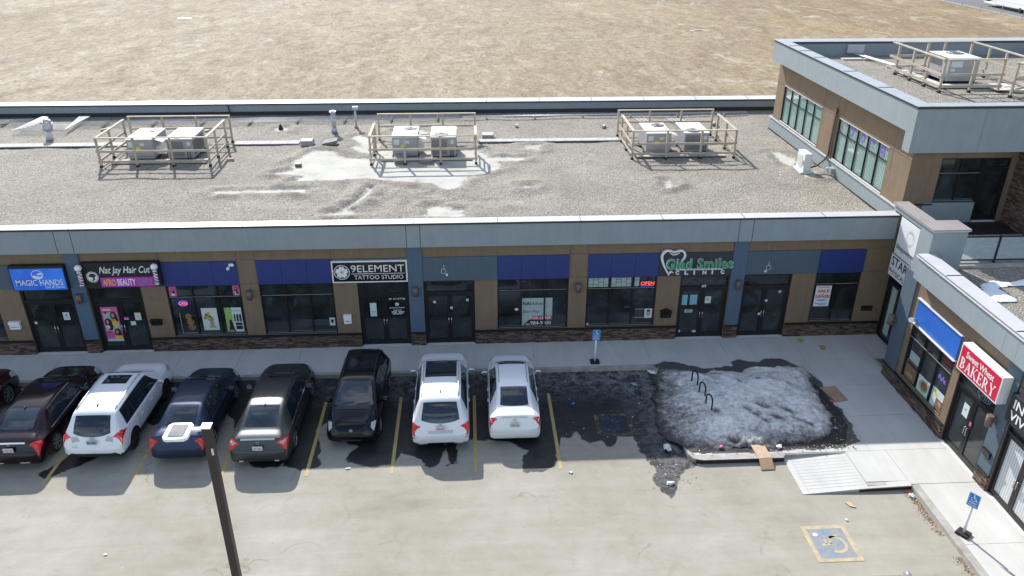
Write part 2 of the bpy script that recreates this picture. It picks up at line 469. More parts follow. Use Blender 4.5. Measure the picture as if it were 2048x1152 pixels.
# ------------------------------------------------------------------ mesh helpers
ORG = {}
class MB:
    def __init__(self):
        self.v = []; self.f = []; self.m = []; self.a = []; self.s = []
    def quad(self, pts, mi=0, tone=0, smooth=False):
        n = len(self.v)
        self.v += [tuple(p) for p in pts]
        self.f.append(tuple(range(n, n + len(pts)))); self.m.append(mi); self.a.append(tone); self.s.append(smooth)
        return self
    def box(self, x0, x1, y0, y1, z0, z1, mi=0, tone=0):
        if x0 > x1: x0, x1 = x1, x0
        if y0 > y1: y0, y1 = y1, y0
        if z0 > z1: z0, z1 = z1, z0
        n = len(self.v)
        self.v += [(x, y, z) for z in (z0, z1) for y in (y0, y1) for x in (x0, x1)]
        for f in ((0, 2, 3, 1), (4, 5, 7, 6), (0, 1, 5, 4), (2, 6, 7, 3), (0, 4, 6, 2), (1, 3, 7, 5)):
            self.f.append(tuple(n + i for i in f)); self.m.append(mi); self.a.append(tone); self.s.append(False)
        return self
    def obox(self, c, ax, ay, az, mi=0):
        # oriented box from centre and three half vectors
        c, ax, ay, az = (Vector(q) for q in (c, ax, ay, az))
        n = len(self.v)
        for k in (-1, 1):
            for j in (-1, 1):
                for i in (-1, 1):
                    self.v.append(tuple(c + ax * i + ay * j + az * k))
        for f in ((0, 2, 3, 1), (4, 5, 7, 6), (0, 1, 5, 4), (2, 6, 7, 3), (0, 4, 6, 2), (1, 3, 7, 5)):
            self.f.append(tuple(n + i for i in f)); self.m.append(mi); self.a.append(0); self.s.append(False)
        return self
    def beam(self, p, q, w, h, mi=0, upv=(0, 0, 1)):
        p, q = Vector(p), Vector(q)
        d = q - p; L = d.length; d.normalize()
        s = d.cross(Vector(upv))
        if s.length < 1e-4: s = d.cross(Vector((1, 0, 0)))
        s.normalize(); t = s.cross(d)
        return self.obox((p + q) / 2, d * L / 2, s * w / 2, t * h / 2, mi)
    def cyl(self, p, q, r0, r1=None, seg=16, mi=0, caps=True):
        r1 = r0 if r1 is None else r1
        p, q = Vector(p), Vector(q)
        d = (q - p).normalized()
        a = d.orthogonal().normalized(); b = d.cross(a)
        n = len(self.v)
        for c, r in ((p, r0), (q, r1)):
            for i in range(seg):
                t = 2 * math.pi * i / seg
                self.v.append(tuple(c + a * math.cos(t) * r + b * math.sin(t) * r))
        for i in range(seg):
            j = (i + 1) % seg
            self.f.append((n + i, n + j, n + seg + j, n + seg + i)); self.m.append(mi); self.a.append(0); self.s.append(True)
        if caps:
            self.f.append(tuple(n + i for i in reversed(range(seg)))); self.m.append(mi); self.a.append(0); self.s.append(False)
            self.f.append(tuple(n + seg + i for i in range(seg))); self.m.append(mi); self.a.append(0); self.s.append(False)
        return self
    def tube(self, pts, r, seg=8, mi=0, closed=False):
        pts = [Vector(p) for p in pts]
        n = len(self.v); K = len(pts)
        prev = None
        for k, p in enumerate(pts):
            if closed: d = pts[(k + 1) % K] - pts[k - 1]
            else: d = pts[min(k + 1, K - 1)] - pts[max(k - 1, 0)]
            d.normalize()
            a = d.orthogonal().normalized() if prev is None else (prev - d * prev.dot(d)).normalized()
            prev = a; b = d.cross(a)
            for i in range(seg):
                t = 2 * math.pi * i / seg
                self.v.append(tuple(p + a * math.cos(t) * r + b * math.sin(t) * r))
        for k in range(K if closed else K - 1):
            k2 = (k + 1) % K
            for i in range(seg):
                j = (i + 1) % seg
                self.f.append((n + k * seg + i, n + k * seg + j, n + k2 * seg + j, n + k2 * seg + i)); self.m.append(mi); self.a.append(0); self.s.append(True)
        if not closed:
            self.f.append(tuple(n + i for i in reversed(range(seg)))); self.m.append(mi); self.a.append(0); self.s.append(False)
            self.f.append(tuple(n + (K - 1) * seg + i for i in range(seg))); self.m.append(mi); self.a.append(0); self.s.append(False)
        return self
    def prism(self, poly, tr, d0, d1, mi=0):
        # poly in 2D, tr(u,v,d)->3D
        n = len(self.v); K = len(poly)
        self.v += [tuple(tr(u, v, d0)) for u, v in poly] + [tuple(tr(u, v, d1)) for u, v in poly]
        self.f.append(tuple(n + i for i in range(K))); self.m.append(mi); self.a.append(0); self.s.append(False)
        self.f.append(tuple(n + K + i for i in reversed(range(K)))); self.m.append(mi); self.a.append(0); self.s.append(False)
        for i in range(K):
            j = (i + 1) % K
            self.f.append((n + i, n + K + i, n + K + j, n + j)); self.m.append(mi); self.a.append(0); self.s.append(False)
        return self
    def build(self, name, mats, parent=None, fix=False, bevel=0, attr=None):
        if not isinstance(mats, (list, tuple)): mats = [mats]
        me = bpy.data.meshes.new(name)
        o = ORG.get(parent.name, Vector()) if parent else Vector()
        me.from_pydata([(x - o.x, y - o.y, z - o.z) for x, y, z in self.v], [], self.f)
        for m_ in mats:
            me.materials.append(MT[m_] if isinstance(m_, str) else m_)
        me.polygons.foreach_set('material_index', self.m)
        me.polygons.foreach_set('use_smooth', self.s)
        if attr:
            at = me.attributes.new(attr, 'FLOAT', 'FACE')
            at.data.foreach_set('value', self.a)
        if fix:
            bm = bmesh.new(); bm.from_mesh(me)
            bmesh.ops.recalc_face_normals(bm, faces=bm.faces)
            bm.to_mesh(me); bm.free()
        me.update()
        ob = bpy.data.objects.new(name, me)
        col.objects.link(ob)
        if parent:
            ob.parent = parent
            ORG[ob.name] = o.copy()
        if bevel:
            md = ob.modifiers.new('bevel', 'BEVEL'); md.width = bevel; md.segments = 2; md.limit_method = 'ANGLE'
        return ob

def tag(o, label, cat, group=None, kind=None):
    if label: o['label'] = label
    if cat: o['category'] = cat
    if group: o['group'] = group
    if kind: o['kind'] = kind
    return o
def thing(name, loc, label, cat, group=None, rz=0):
    o = bpy.data.objects.new(name, None)
    o.empty_display_size = .3
    col.objects.link(o)
    o.location = loc; o.rotation_euler = (0, 0, rz)
    ORG[o.name] = Vector(loc)
    return tag(o, label, cat, group)
def struct(o):
    o['kind'] = 'structure'; return o
def copy_tree(o, parent=None):
    c = o.copy(); col.objects.link(c)
    c.parent = parent
    for ch in o.children: copy_tree(ch, c)
    return c

TMP = bpy.data.scenes.new('scratch')
def tmp_dg():
    TMP.view_layers[0].update()
    with bpy.context.temp_override(scene=TMP, view_layer=TMP.view_layers[0]):
        return bpy.context.evaluated_depsgraph_get()
def text_pts(s, w, h, shear=0, bold=0, ext=.006, spacing=1.0):
    cu = bpy.data.curves.new('t', 'FONT')
    cu.body = s; cu.size = 1; cu.extrude = .5; cu.shear = shear; cu.offset = bold
    cu.resolution_u = 3; cu.space_character = spacing
    ob = bpy.data.objects.new('t', cu); TMP.collection.objects.link(ob)
    dg = tmp_dg()
    me = bpy.data.meshes.new_from_object(ob.evaluated_get(dg))
    V = np.array([v.co[:] for v in me.vertices]); F = [tuple(p.vertices) for p in me.polygons]
    bpy.data.objects.remove(ob); bpy.data.curves.remove(cu); bpy.data.meshes.remove(me)
    lo, hi = V.min(0), V.max(0)
    sx = w / (hi[0] - lo[0]) if w else h / (hi[1] - lo[1])
    sy = h / (hi[1] - lo[1]) if h else sx
    if not w and h: sx = sy
    return np.c_[(V[:, 0] - lo[0]) * sx, (V[:, 1] - lo[1]) * sy, (V[:, 2] - lo[2]) / (hi[2] - lo[2]) * ext], F

# wall planes: (s along the wall, d outwards, z) -> world
def P_retail(s, d, z): return (s, -d, z)
def P_wing(s, d, z): return (15.35 - d, s, z)
def P_upper(s, d, z): return (16.487 - d, s, z)
def P_front(s, d, z): return (s, .3 - d, z)
SGN = {P_retail: 1, P_wing: -1, P_upper: -1, P_front: 1}
def pbox(mb, P, s0, s1, d0, d1, z0, z1, mi=0, tone=0):
    a = P(s0, d0, z0); b = P(s1, d1, z1)
    return mb.box(a[0], b[0], a[1], b[1], a[2], b[2], mi, tone)
def lettering(s, P, s0, z0, w, h, d, mat, parent, name='lettering', shear=0, bold=0, ext=.006, skew=0, spacing=1.0):
    V, F = text_pts(s, w, h, shear, bold, ext, spacing)
    mb = MB()
    sg = SGN[P]
    mb.v = [P(s0 + sg * x, d + e, z0 + y + skew * x) for x, y, e in V]
    mb.f = F; mb.m = [0] * len(F); mb.a = [0] * len(F); mb.s = [False] * len(F)
    return mb.build(name, mat, parent)
def pshape(poly, P, s0, z0, d0, d1, mb, mi=0):
    sg = SGN[P]
    return mb.prism(poly, lambda u, v, d: P(s0 + sg * u, d, z0 + v), d0, d1, mi)
def ringpoly(mb, P, s0, z0, ro, ri, d0, d1, mi=0, seg=32, a0=0, a1=2 * math.pi, sx=1):
    sg = SGN[P]
    for i in range(seg):
        t0 = a0 + (a1 - a0) * i / seg; t1 = a0 + (a1 - a0) * (i + 1) / seg
        q = [(ro * math.cos(t0) * sx, ro * math.sin(t0)), (ro * math.cos(t1) * sx, ro * math.sin(t1)), (ri * math.cos(t1) * sx, ri * math.sin(t1)), (ri * math.cos(t0) * sx, ri * math.sin(t0))]
        mb.prism(q, lambda u, v, d: P(s0 + sg * u, d, z0 + v), d0, d1, mi)
    return mb
def disc(P, s0, z0, r, d0, d1, mb, mi=0, seg=24, sx=1):
    return pshape([(r * math.cos(2 * math.pi * i / seg) * sx, r * math.sin(2 * math.pi * i / seg)) for i in range(seg)], P, s0, z0, d0, d1, mb, mi)
def sdist(X, Y, poly):
    # signed distance, positive inside
    P = np.array(poly, float); Q = np.roll(P, -1, 0)
    d = np.full(X.shape, 1e9); ins = np.zeros(X.shape, bool)
    for (x0, y0), (x1, y1) in zip(P, Q):
        ex, ey = x1 - x0, y1 - y0
        t = np.clip(((X - x0) * ex + (Y - y0) * ey) / (ex * ex + ey * ey + 1e-12), 0, 1)
        d = np.minimum(d, np.hypot(X - x0 - t * ex, Y - y0 - t * ey))
        c = ((y0 > Y) != (y1 > Y)) & (X < (x1 - x0) * (Y - y0) / (y1 - y0 + 1e-12) + x0)
        ins ^= c
    return np.where(ins, d, -d)
def vnoise(X, Y, s, seed=0):
    # cheap smooth value noise
    rs = np.random.RandomState(seed); T = rs.rand(64, 64)
    x = X * s; y = Y * s
    xi = np.floor(x).astype(int); yi = np.floor(y).astype(int)
    fx = x - xi; fy = y - yi
    fx = fx * fx * (3 - 2 * fx); fy = fy * fy * (3 - 2 * fy)
    g = lambda a, b: T[a % 64, b % 64]
    return (g(xi, yi) * (1 - fx) * (1 - fy) + g(xi + 1, yi) * fx * (1 - fy) + g(xi, yi + 1) * (1 - fx) * fy + g(xi + 1, yi + 1) * fx * fy)
def grid_mesh(name, xs, ys, Z, mat, attrs, parent=None, mask=None, smooth=True):
    X, Y = np.meshgrid(xs, ys)
    o = ORG.get(parent.name, Vector()) if parent else Vector()
    nx, ny = len(xs), len(ys)
    idx = np.arange(nx * ny).reshape(ny, nx)
    q = np.stack([idx[:-1, :-1], idx[:-1, 1:], idx[1:, 1:], idx[1:, :-1]], -1).reshape(-1, 4)
    if mask is not None:
        mm = mask.reshape(-1); q = q[mm[q].all(1)]
    me = bpy.data.meshes.new(name)
    V = np.c_[X.ravel() - o.x, Y.ravel() - o.y, Z.ravel() - o.z]
    used = np.unique(q); re = -np.ones(len(V), int); re[used] = np.arange(len(used))
    V = V[used]; q = re[q]
    me.vertices.add(len(V)); me.vertices.foreach_set('co', V.ravel())
    me.loops.add(q.size); me.loops.foreach_set('vertex_index', q.ravel())
    me.polygons.add(len(q)); me.polygons.foreach_set('loop_start', np.arange(0, q.size, 4))
    me.update(calc_edges=True); me.validate()
    me.polygons.foreach_set('use_smooth', [smooth] * len(me.polygons))
    for k, a in attrs.items():
        at = me.attributes.new(k, 'FLOAT', 'POINT'); at.data.foreach_set('value', a.ravel()[used])
    me.materials.append(MT[mat])
    ob = bpy.data.objects.new(name, me); col.objects.link(ob)
    if parent: ob.parent = parent; ORG[ob.name] = o.copy()
    return ob

# ================================================================== GROUND
mb = MB()
S_ = 1500
mb.quad([(-S_, -S_, -.03), (S_, -S_, -.03), (S_, S_, -.03), (-S_, S_, -.03)])
# fine grid strip is not needed: relief comes from the material
ground = struct(mb.build('field', 'field'))

WET = [(-5.96, -7.29), (-5.55, -7.41), (-4.94, -7.29), (-5.33, -5.31), (-5.01, -4.75), (-4.35, -5.91), (-3.92, -6.3), (-4.21, -6.91), (-3.25, -7.45), (-2.6, -7.16), (-2.41, -6.69), (-1.79, -7.05), (-1.69, -7.45), (-1.47, -7.56), (-1.13, -7.24), (-1.07, -6.44), (-0.99, -6.21), (-0.89, -7.37), (-0.65, -7.38), (-0.61, -6.23), (-0.2, -6.11), (1.11, -6.28), (1.71, -6.74), (1.41, -7.21), (1.47, -7.83), (2.06, -7.88), (2.48, -7.64), (2.78, -6.2), (3.13, -6.22), (3.4, -5.79), (3.56, -6.24), (3.77, -6.55), (4.18, -6.27), (4.33, -6.71), (4.49, -6.61), (4.71, -6.22), (5.26, -6.16), (5.25, -6.99), (5.59, -7.57), (5.65, -7.96), (5.45, -8.38), (5.63, -8.97), (5.8, -9.27), (6.04, -9.06), (6.27, -8.5), (6.62, -7.91), (7.1, -7.79), (6.9, -7.14), (7.5, -1.9), (-7.29, -1.9), (-6.71, -6.32)]
WET_SHADOW = [[(-20, -1.9), (-20, -3.0), (-16, -3.2), (-13.5, -4.2), (-12.6, -3.8), (-10.9, -4.8), (-10.2, -3.6), (-8.6, -4.2), (-8.1, -5.2), (-7.9, -6.2), (-7.0, -7.2), (-6.2, -7.25), (-5.7, -6.3), (-6.5, -1.9)], [(-13.9, -7.2), (-13.4, -6.9), (-13.1, -6.3), (-12.6, -5.4), (-11.2, -5.2), (-11.6, -6.0), (-12.4, -6.7), (-13.3, -7.5)]]  # last outline paints a car shadow together with wet ground
xs = np.concatenate([[-90, -60, -40, -30], np.arange(-22, 13.3, .12), [13.32]])
ys = np.concatenate([[-90, -60, -40, -25], np.arange(-14.2, -1.9, .12)])
X, Y = np.meshgrid(xs, ys)
wet = sdist(X, Y, WET)
for pg in WET_SHADOW: wet = np.maximum(wet, sdist(X, Y, pg))
wet = np.clip(wet, -.6, .6) * 1.1
wet[(X < -22) | (Y < -14)] = -.6
# icy grime left along the kerb and down the slope of the snow pile
kerbd = np.clip((Y + 4.3) / 1.6, 0, 1)
pile = np.clip(1 - np.abs(X - 6.3) / 1.5, 0, 1) * (Y < -2)
grime = np.clip(kerbd * .75 * np.clip((X + 9) / 6, .15, 1) + pile * .6, 0, 1)
Z = .0 * X
grid_mesh('parking_lot', xs, ys, Z, 'asphalt', {'wet': wet, 'grime': grime})
struct(bpy.data.objects['parking_lot'])

# stall lines
for x, y0 in ((-15.94, -7.72), (-13.28, -7.72), (-10.64, -7.73), (-7.95, -7.6), (-5.31, -7.71), (-2.66, -7.72), (-.03, -7.78), (2.66, -7.74)):
    mb = MB()
    mb.box(x - .055, x + .055, y0, -3.5, .003, .007)
    struct(mb.build('stall_line', 'yline'))

# accessible-stall markings: yellow frame, blue field, worn wheelchair figure
def hc_mark(name, c, ux, uy, w, h, mats, detail=True, sym=1):
    # c = centre, ux = direction of the symbol's right, uy = its up
    cx, cy = c
    def T(u, v, d): return (cx + ux[0] * u + uy[0] * v, cy + ux[1] * u + uy[1] * v, d)
    def q(mb, pts, z0, z1, mi):
        mb.prism(pts, T, z0, z1, mi)
    mb = MB()
    q(mb, [(-w / 2 + .1, -h / 2 + .1), (w / 2 - .1, -h / 2 + .1), (w / 2 - .1, h / 2 - .1), (-w / 2 + .1, h / 2 - .1)], .003, .0065, 0)
    t = .13
    for a, b, e, f in ((-w / 2, w / 2, -h / 2, -h / 2 + t), (-w / 2, w / 2, h / 2 - t, h / 2), (-w / 2, -w / 2 + t, -h / 2 + t, h / 2 - t), (w / 2 - t, w / 2, -h / 2 + t, h / 2 - t)):
        q(mb, [(a, e), (b, e), (b, f), (a, f)], .003, .009, 1)
    if detail:
        s = min(w, h) * .42
        for i in range(20):
            a0 = math.radians(150 + i * 11.5); a1 = math.radians(150 + (i + 1) * 11.5)
            ro, ri = s * .62, s * .44
            q(mb, [(ro * math.cos(a0) - .05, ro * math.sin(a0) - .1), (ro * math.cos(a1) - .05, ro * math.sin(a1) - .1), (ri * math.cos(a1) - .05, ri * math.sin(a1) - .1), (ri * math.cos(a0) - .05, ri * math.sin(a0) - .1)], .003, .0095, 1)
        for (x0, y0, x1, y1, th) in ((-.1, .5, -.05, -.02, .16), (-.05, 0, .42, -.02, .14), (.4, 0, .58, -.5, .14), (-.05, .25, .3, .25, .1)):
            x0 *= s; x1 *= s; y0 *= s * 1.1; y1 *= s * 1.1; th *= s
            L = math.hypot(x1 - x0, y1 - y0); nx, ny = -(y1 - y0) / L * th / 2, (x1 - x0) / L * th / 2
            q(mb, [(x0 + nx, y0 + ny), (x1 + nx, y1 + ny), (x1 - nx, y1 - ny), (x0 - nx, y0 - ny)], .003, .0095, 1)
    return struct(mb.build(name, mats, fix=True))
hc_mark('accessible_marking', (9.885, -11.32), (0, 1), (-1, 0), 1.38, 1.28, ['blue_hc', 'yline_hc'])
hc_mark('accessible_marking', (4.73, -5.5), (1, 0), (0, 1), 1.25, 1.25, ['blue_hc2', 'yline_hc2'], detail=False)

# ------------------------------------------------------------------ sidewalk and kerbs
mb = MB()
mb.box(-45, 17.2, -1.93, .6, -.02, .138)
mb.box(6.95, 15.6, -7.55, -1.94, -.02, .137)
mb.box(13.33, 16.2, -60, -7.56, -.02, .138)
mb.box(11.9, 13.32, -9.15, -7.56, -.02, .137)
struct(mb.build('sidewalk_base', 'kerb'))
mb = MB()
def slabs(xl, yl):
    for a, b in zip(xl[:-1], xl[1:]):
        for c, d in zip(yl[:-1], yl[1:]):
            g = .006
            mb.box(a + g, b - g, c + g, d - g, .138, .15)
slabs([-45] + [0.07 - 2.28 * k for k in range(19, 0, -1)] + [.07, 2.32, 4.58, 6.80], [-1.93, .55])
slabs([6.80, 9.86, 12.75, 15.5, 17.1], [-1.93, .55])
slabs([6.98, 9.86, 12.75], [-7.5, -4.75, -1.93])
slabs([12.75, 15.5], [-7.5, -5.6, -3.7, -1.93])
slabs([11.92, 13.25], [-9.0, -7.5])
slabs([13.25, 15.5], [-9.16, -7.5])
slabs([13.48, 15.5], [-11.7, -9.17])
slabs([13.48, 15.5], [-60, -45, -30, -26, -22, -18.6, -16.6, -14.2, -11.7])
struct(mb.build('sidewalk', 'concrete', attr='tone'))
# kerb along the stalls, around the island and along the east walk
mb = MB()
mb.box(-45, 6.55, -2.09, -1.93, -.02, .149)
kpath = [(6.55, -2.01), (6.72, -2.06), (6.83, -2.2), (6.87, -2.5), (6.87, -7.2), (6.9, -7.42), (7.0, -7.56), (7.2, -7.63), (9.84, -7.63)]
for a, b in zip(kpath[:-1], kpath[1:]):
    mb.beam((a[0], a[1], .065), (b[0], b[1], .065), .17, .17)
mb.box(6.9, 9.9, -7.62, -7.45, -.02, .151)
mb.box(13.25, 13.47, -60, -9.2, -.02, .15)
struct(mb.build('kerb', 'kerb'))
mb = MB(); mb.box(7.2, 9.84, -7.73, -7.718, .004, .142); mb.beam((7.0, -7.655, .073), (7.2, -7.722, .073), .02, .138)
struct(mb.build('kerb_face_dark', 'silt'))  # near-black sheet: wet stain and the face's shade in one colour
# flared ramp: rises to the right, front edge exposes a growing kerb face
mb = MB()
A = (9.84, -7.72); B = (9.88, -9.3); C_ = (13.25, -9.2); D_ = (11.95, -7.52)
def rz_(x): return .012 + (min(max(x, 9.84), 12.4) - 9.84) / 2.56 * .139
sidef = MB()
cols_ = [9.86, 10.4, 11.0, 11.6, 12.2, 13.25]
for a, b in zip(cols_[:-1], cols_[1:]):
    ya = -9.3 + (a - 9.86) * .022; yb = -9.3 + (b - 9.86) * .022
    top = -7.74 if a < 11.9 else -9.02
    ta = -7.52 if a < 11.9 else -9.02
    tb = -7.52 if b < 12.0 else -9.02
    if a >= 12.2: ta = tb = -9.0
    if abs(a - 11.6) < .01: tb = -7.52; b2 = 11.91
    else: b2 = b
    if a > 11.95: a2 = a
    else: a2 = a
    if abs(a - 12.2) < .01: a2 = 11.91; ya = -9.3 + .045; ta = -9.0
    if abs(a - 11.6) < .01: yb = -9.3 + .045
    za, zb = rz_(a2), rz_(b2)
    mb.quad([(a2, ya, za), (b2, yb, zb), (b2, tb, zb + .001), (a2, ta, za + .001)])
    mb.quad([(a2, ya, -.02), (b2, yb, -.02), (b2, yb, zb), (a2, ya, za)])
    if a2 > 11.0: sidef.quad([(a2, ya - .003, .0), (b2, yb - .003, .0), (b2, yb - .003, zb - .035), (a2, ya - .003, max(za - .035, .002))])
    mb.quad([(a2, ta, -.02), (a2, ta, za), (b2, tb, zb), (b2, tb, -.02)])
mb.quad([(9.86, -9.3, -.02), (9.86, -9.3, .012), (9.86, -7.52, .012), (9.86, -7.52, -.02)])
ramp_o = struct(mb.build('ramp', 'concrete', attr='tone'))
struct(sidef.build('ramp_side', 'silt'))  # ramp side darkened the same way, stain and shade together
mb = MB()
for k in range(10):
    y = -9.1 + k * .145
    mb.quad([(10.0, y, rz_(10.0) + .003), (11.85, y + .02, rz_(11.85) + .003), (11.85, y + .032, rz_(11.85) + .003), (10.0, y + .012, rz_(10.0) + .003)])
mb.quad([(10.05, -9.24, rz_(10.05) + .0035), (10.065, -9.24, rz_(10.05) + .0035), (10.1, -7.7, rz_(10.1) + .0035), (10.085, -7.7, rz_(10.1) + .0035)])
struct(mb.build('ramp_groove', 'kerb'))
# damp rim on the walk round the snow pile
RIM = [(6.75, -2.02), (7.3, -1.75), (7.7, -1.86), (8.07, -1.94), (8.4, -2.12), (8.8, -2.26), (9.3, -2.27), (9.78, -2.2), (9.84, -1.98), (9.88, -1.77), (10.1, -1.68), (10.34, -1.68), (10.52, -1.83), (10.9, -1.9), (11.09, -1.71), (11.5, -1.66), (11.89, -1.71), (12.36, -2.18), (12.67, -2.83), (12.79, -3.42), (12.72, -3.9), (12.84, -4.3), (12.74, -4.87), (12.88, -5.2), (12.75, -5.62), (12.85, -6.1), (12.6, -6.61), (12.6, -7.0), (12.15, -7.31), (11.65, -7.42), (11.4, -7.35), (10.9, -7.49), (10.51, -7.38), (9.6, -7.45), (7.24, -7.4), (6.98, -7.2), (6.96, -2.2)]
gx = np.arange(6.9, 13.0, .045); gy = np.arange(-7.5, -1.6, .045)
X, Y = np.meshgrid(gx, gy)
sd = sdist(X, Y, RIM) + (vnoise(X, Y, 2.2, 3) - .5) * .14 + (vnoise(X, Y, 6, 4) - .5) * .06
struct(grid_mesh('damp_patch', gx, gy, X * 0 + .1535, 'wetconc', {}, mask=sd > 0))

SILT = [(6.98, -7.35), (6.98, -6.9), (9, -6.95), (11, -6.9), (12.0, -6.2), (12.2, -5.2), (12.2, -3.9), (12.5, -3.6), (12.62, -4.3), (12.72, -5.2), (12.6, -6.1), (12.3, -6.9), (11.7, -7.3), (10.4, -7.34)]
sd = sdist(X, Y, SILT) + (vnoise(X, Y, 3.2, 13) - .5) * .2 + (vnoise(X, Y, 9, 14) - .5) * .08
struct(grid_mesh('silt_patch', gx, gy, X * 0 + .158, 'silt', {}, mask=sd > 0))
# snow pile
SNOW = [(7.2, -2.18), (6.75, -2.86), (6.5, -3.58), (6.39, -4.47), (6.19, -5.42), (6.3, -6.3), (6.69, -6.78), (6.77, -7.1), (7.25, -7.2), (8.58, -7.19), (9.92, -7.13), (10.84, -7.09), (11.81, -6.6), (12.26, -5.75), (12.41, -4.7), (12.43, -3.94), (12.5, -3.14), (12.32, -2.54), (11.66, -2.33), (10.62, -2.38), (9.51, -2.61), (8.49, -2.56), (7.96, -2.36)]
gx = np.arange(5.7, 12.9, .045); gy = np.arange(-7.6, -1.9, .045)
X, Y = np.meshgrid(gx, gy)
sd = sdist(X, Y, SNOW) + (vnoise(X, Y, 2.0, 11) - .5) * .35 + (vnoise(X, Y, 5.5, 12) - .5) * .18
base = np.where((X > 6.9), .155, .0)
left = np.clip((X - 6.0) / 2.4, .12, 1)
h = .42 * (1 - np.exp(-np.clip(sd, 0, 9) / .6)) * left
h += ((vnoise(X, Y, 1.1, 5) - .45) * .17 * np.clip(sd, 0, 1) + (vnoise(X, Y, 3.5, 6) - .5) * .09 * np.clip(sd * 2, 0, 1)) * (.4 + .6 * left) + (vnoise(X, Y, 11, 7) - .5) * .04 * np.clip(sd * 3, 0, 1)
# drag furrows running down the slope, footprints and melt holes
h += .02 * np.sin((X * .8 + Y) * 10 + vnoise(X, Y, 1.3, 8) * 9) * np.clip(sd, 0, 1) * vnoise(X, Y, .9, 17)
hole = 0 * X
for hx, hy, hr, hd in ((9.35, -5.45, .10, .13), (9.55, -5.75, .09, .12), (9.9, -5.25, .16, .12), (10.2, -5.95, .17, .10), (10.75, -5.55, .15, .14), (9.75, -6.1, .11, .09), (10.9, -6.1, .10, .09), (8.9, -3.0, .07, .06), (9.6, -3.75, .06, .08), (10.3, -3.6, .05, .05), (11.3, -3.9, .06, .05), (8.4, -6.9, .10, .10), (11.2, -6.3, .08, .08), (8.2, -5.5, .1, .05)):
    a_ = .6 + hx; dx, dy = X - hx, Y - hy
    u_ = dx * math.cos(-.7) + dy * math.sin(-.7); w_ = -dx * math.sin(-.7) + dy * math.cos(-.7)
    g_ = np.exp(-(u_ / (hr * 1.7)) ** 2 - (w_ / hr) ** 2)
    h -= hd * g_; hole += g_
Zs = np.where(X < 6.9, np.clip((X - 5.9) / 1.0, 0, 1) * .155 + np.maximum(h, .004), .155 + np.maximum(h, .004))
dirt = .60 * np.exp(-np.clip(sd, 0, 9) / .16) + .55 * np.clip((8.1 - X) / 1.7, 0, 1) + .50 * np.clip((-6.1 - Y) / 1.1, 0, 1) * np.clip((X - 8) / 2.5, .25, 1) + .62 * np.clip(hole, 0, 1) + .14 * vnoise(X, Y, .7, 41) + .03
grid_snow = grid_mesh('snow_pile', gx, gy, Zs, 'snow', {'dirt': dirt}, mask=sd > -.02)
tag(grid_snow, 'low mound of dirty melting snow covering the island around the bike racks', 'snow pile')

# ================================================================== helpers for facades
def ledge(mb, P, s0, s1, z0, z1, d=.05, seed=1):
    rr = random.Random(seed)
    n = max(1, round((z1 - z0) / .038)); hz = (z1 - z0) / n
    for k in range(n):
        s = s0
        while s < s1 - .001:
            L = rr.uniform(.10, .36); e = min(s + L, s1)
            if s1 - e < .08: e = s1
            dd = d + rr.uniform(-.018, .02)
            pbox(mb, P, s + .002, e - .002, .0, dd, z0 + k * hz + .002, z0 + (k + 1) * hz - .002, 0, rr.random())
            s = e
def wall_holes(mb, P, s0, s1, z0, z1, holes, d0=-.25, d1=0.0, mi=0):
    ss = sorted({s0, s1, *[min(max(h[0], s0), s1) for h in holes], *[min(max(h[1], s0), s1) for h in holes]})
    for a, b in zip(ss[:-1], ss[1:]):
        zz = sorted([(h[2], h[3]) for h in holes if h[0] < (a + b) / 2 < h[1]])
        z = z0
        for lo, hi in zz:
            if lo > z: pbox(mb, P, a, b, d0, d1, z, lo, mi)
            z = hi
        if z < z1: pbox(mb, P, a, b, d0, d1, z, z1, mi)
def window(P, s0, s1, z0, z1, mull, trans, parent, name='window', gmat='glass', rec=.1, fw=.055, transbar=None, bright=False, tops=None):
    mb = MB()
    dF, dB = -rec + .06, -rec - .03
    pbox(mb, P, s0, s1, dB, dF, z0, z0 + fw); pbox(mb, P, s0, s1, dB, dF, z1 - fw, z1)
    pbox(mb, P, s0, s0 + fw, dB, dF - .001, z0 + fw, z1 - fw); pbox(mb, P, s1 - fw, s1, dB, dF - .001, z0 + fw, z1 - fw)
    for m_ in mull: pbox(mb, P, m_ - fw / 2, m_ + fw / 2, dB, dF - .002, z0 + fw, z1 - fw)
    ed = [s0 + fw] + [v for m_ in mull for v in (m_ - fw / 2, m_ + fw / 2)] + [s1 - fw]
    if trans:
        for a, b in zip(ed[::2], ed[1::2]): pbox(mb, P, a, b, dB, dF - .003, trans - fw / 2, trans + fw / 2)
    w = mb.build(name, 'frame', parent)
    mb = MB(); pbox(mb, P, s0 + fw, s1 - fw, -rec - .012, -rec, z0 + fw, z1 - fw)
    mb.build('pane', gmat, w)
    if gmat == 'glass' and z1 - z0 < 2.5:
        mb = MB(); pbox(mb, P, s0 + fw + .01, s1 - fw - .01, -rec + .0005, -rec + .003, z0 + fw + .01, z0 + fw + .05); mb.build('sill_highlight', 'slate_grey', w)  # pale strip painting the highlight along the window bottom
        mb = MB(); pbox(mb, P, s0 + fw + .002, s1 - fw - .002, dF, dF + .012, z0 + fw - .012, z0 + fw + .002); mb.build('edge_highlight', 'kerb', w)  # pale strips painting bright highlights on the upper frame edges
        if trans: mb = MB(); pbox(mb, P, s0 + fw + .002, s1 - fw - .002, dF - .001, dF + .010, trans + fw / 2 - .012, trans + fw / 2); mb.build('edge_highlight', 'kerb', w)
    return w
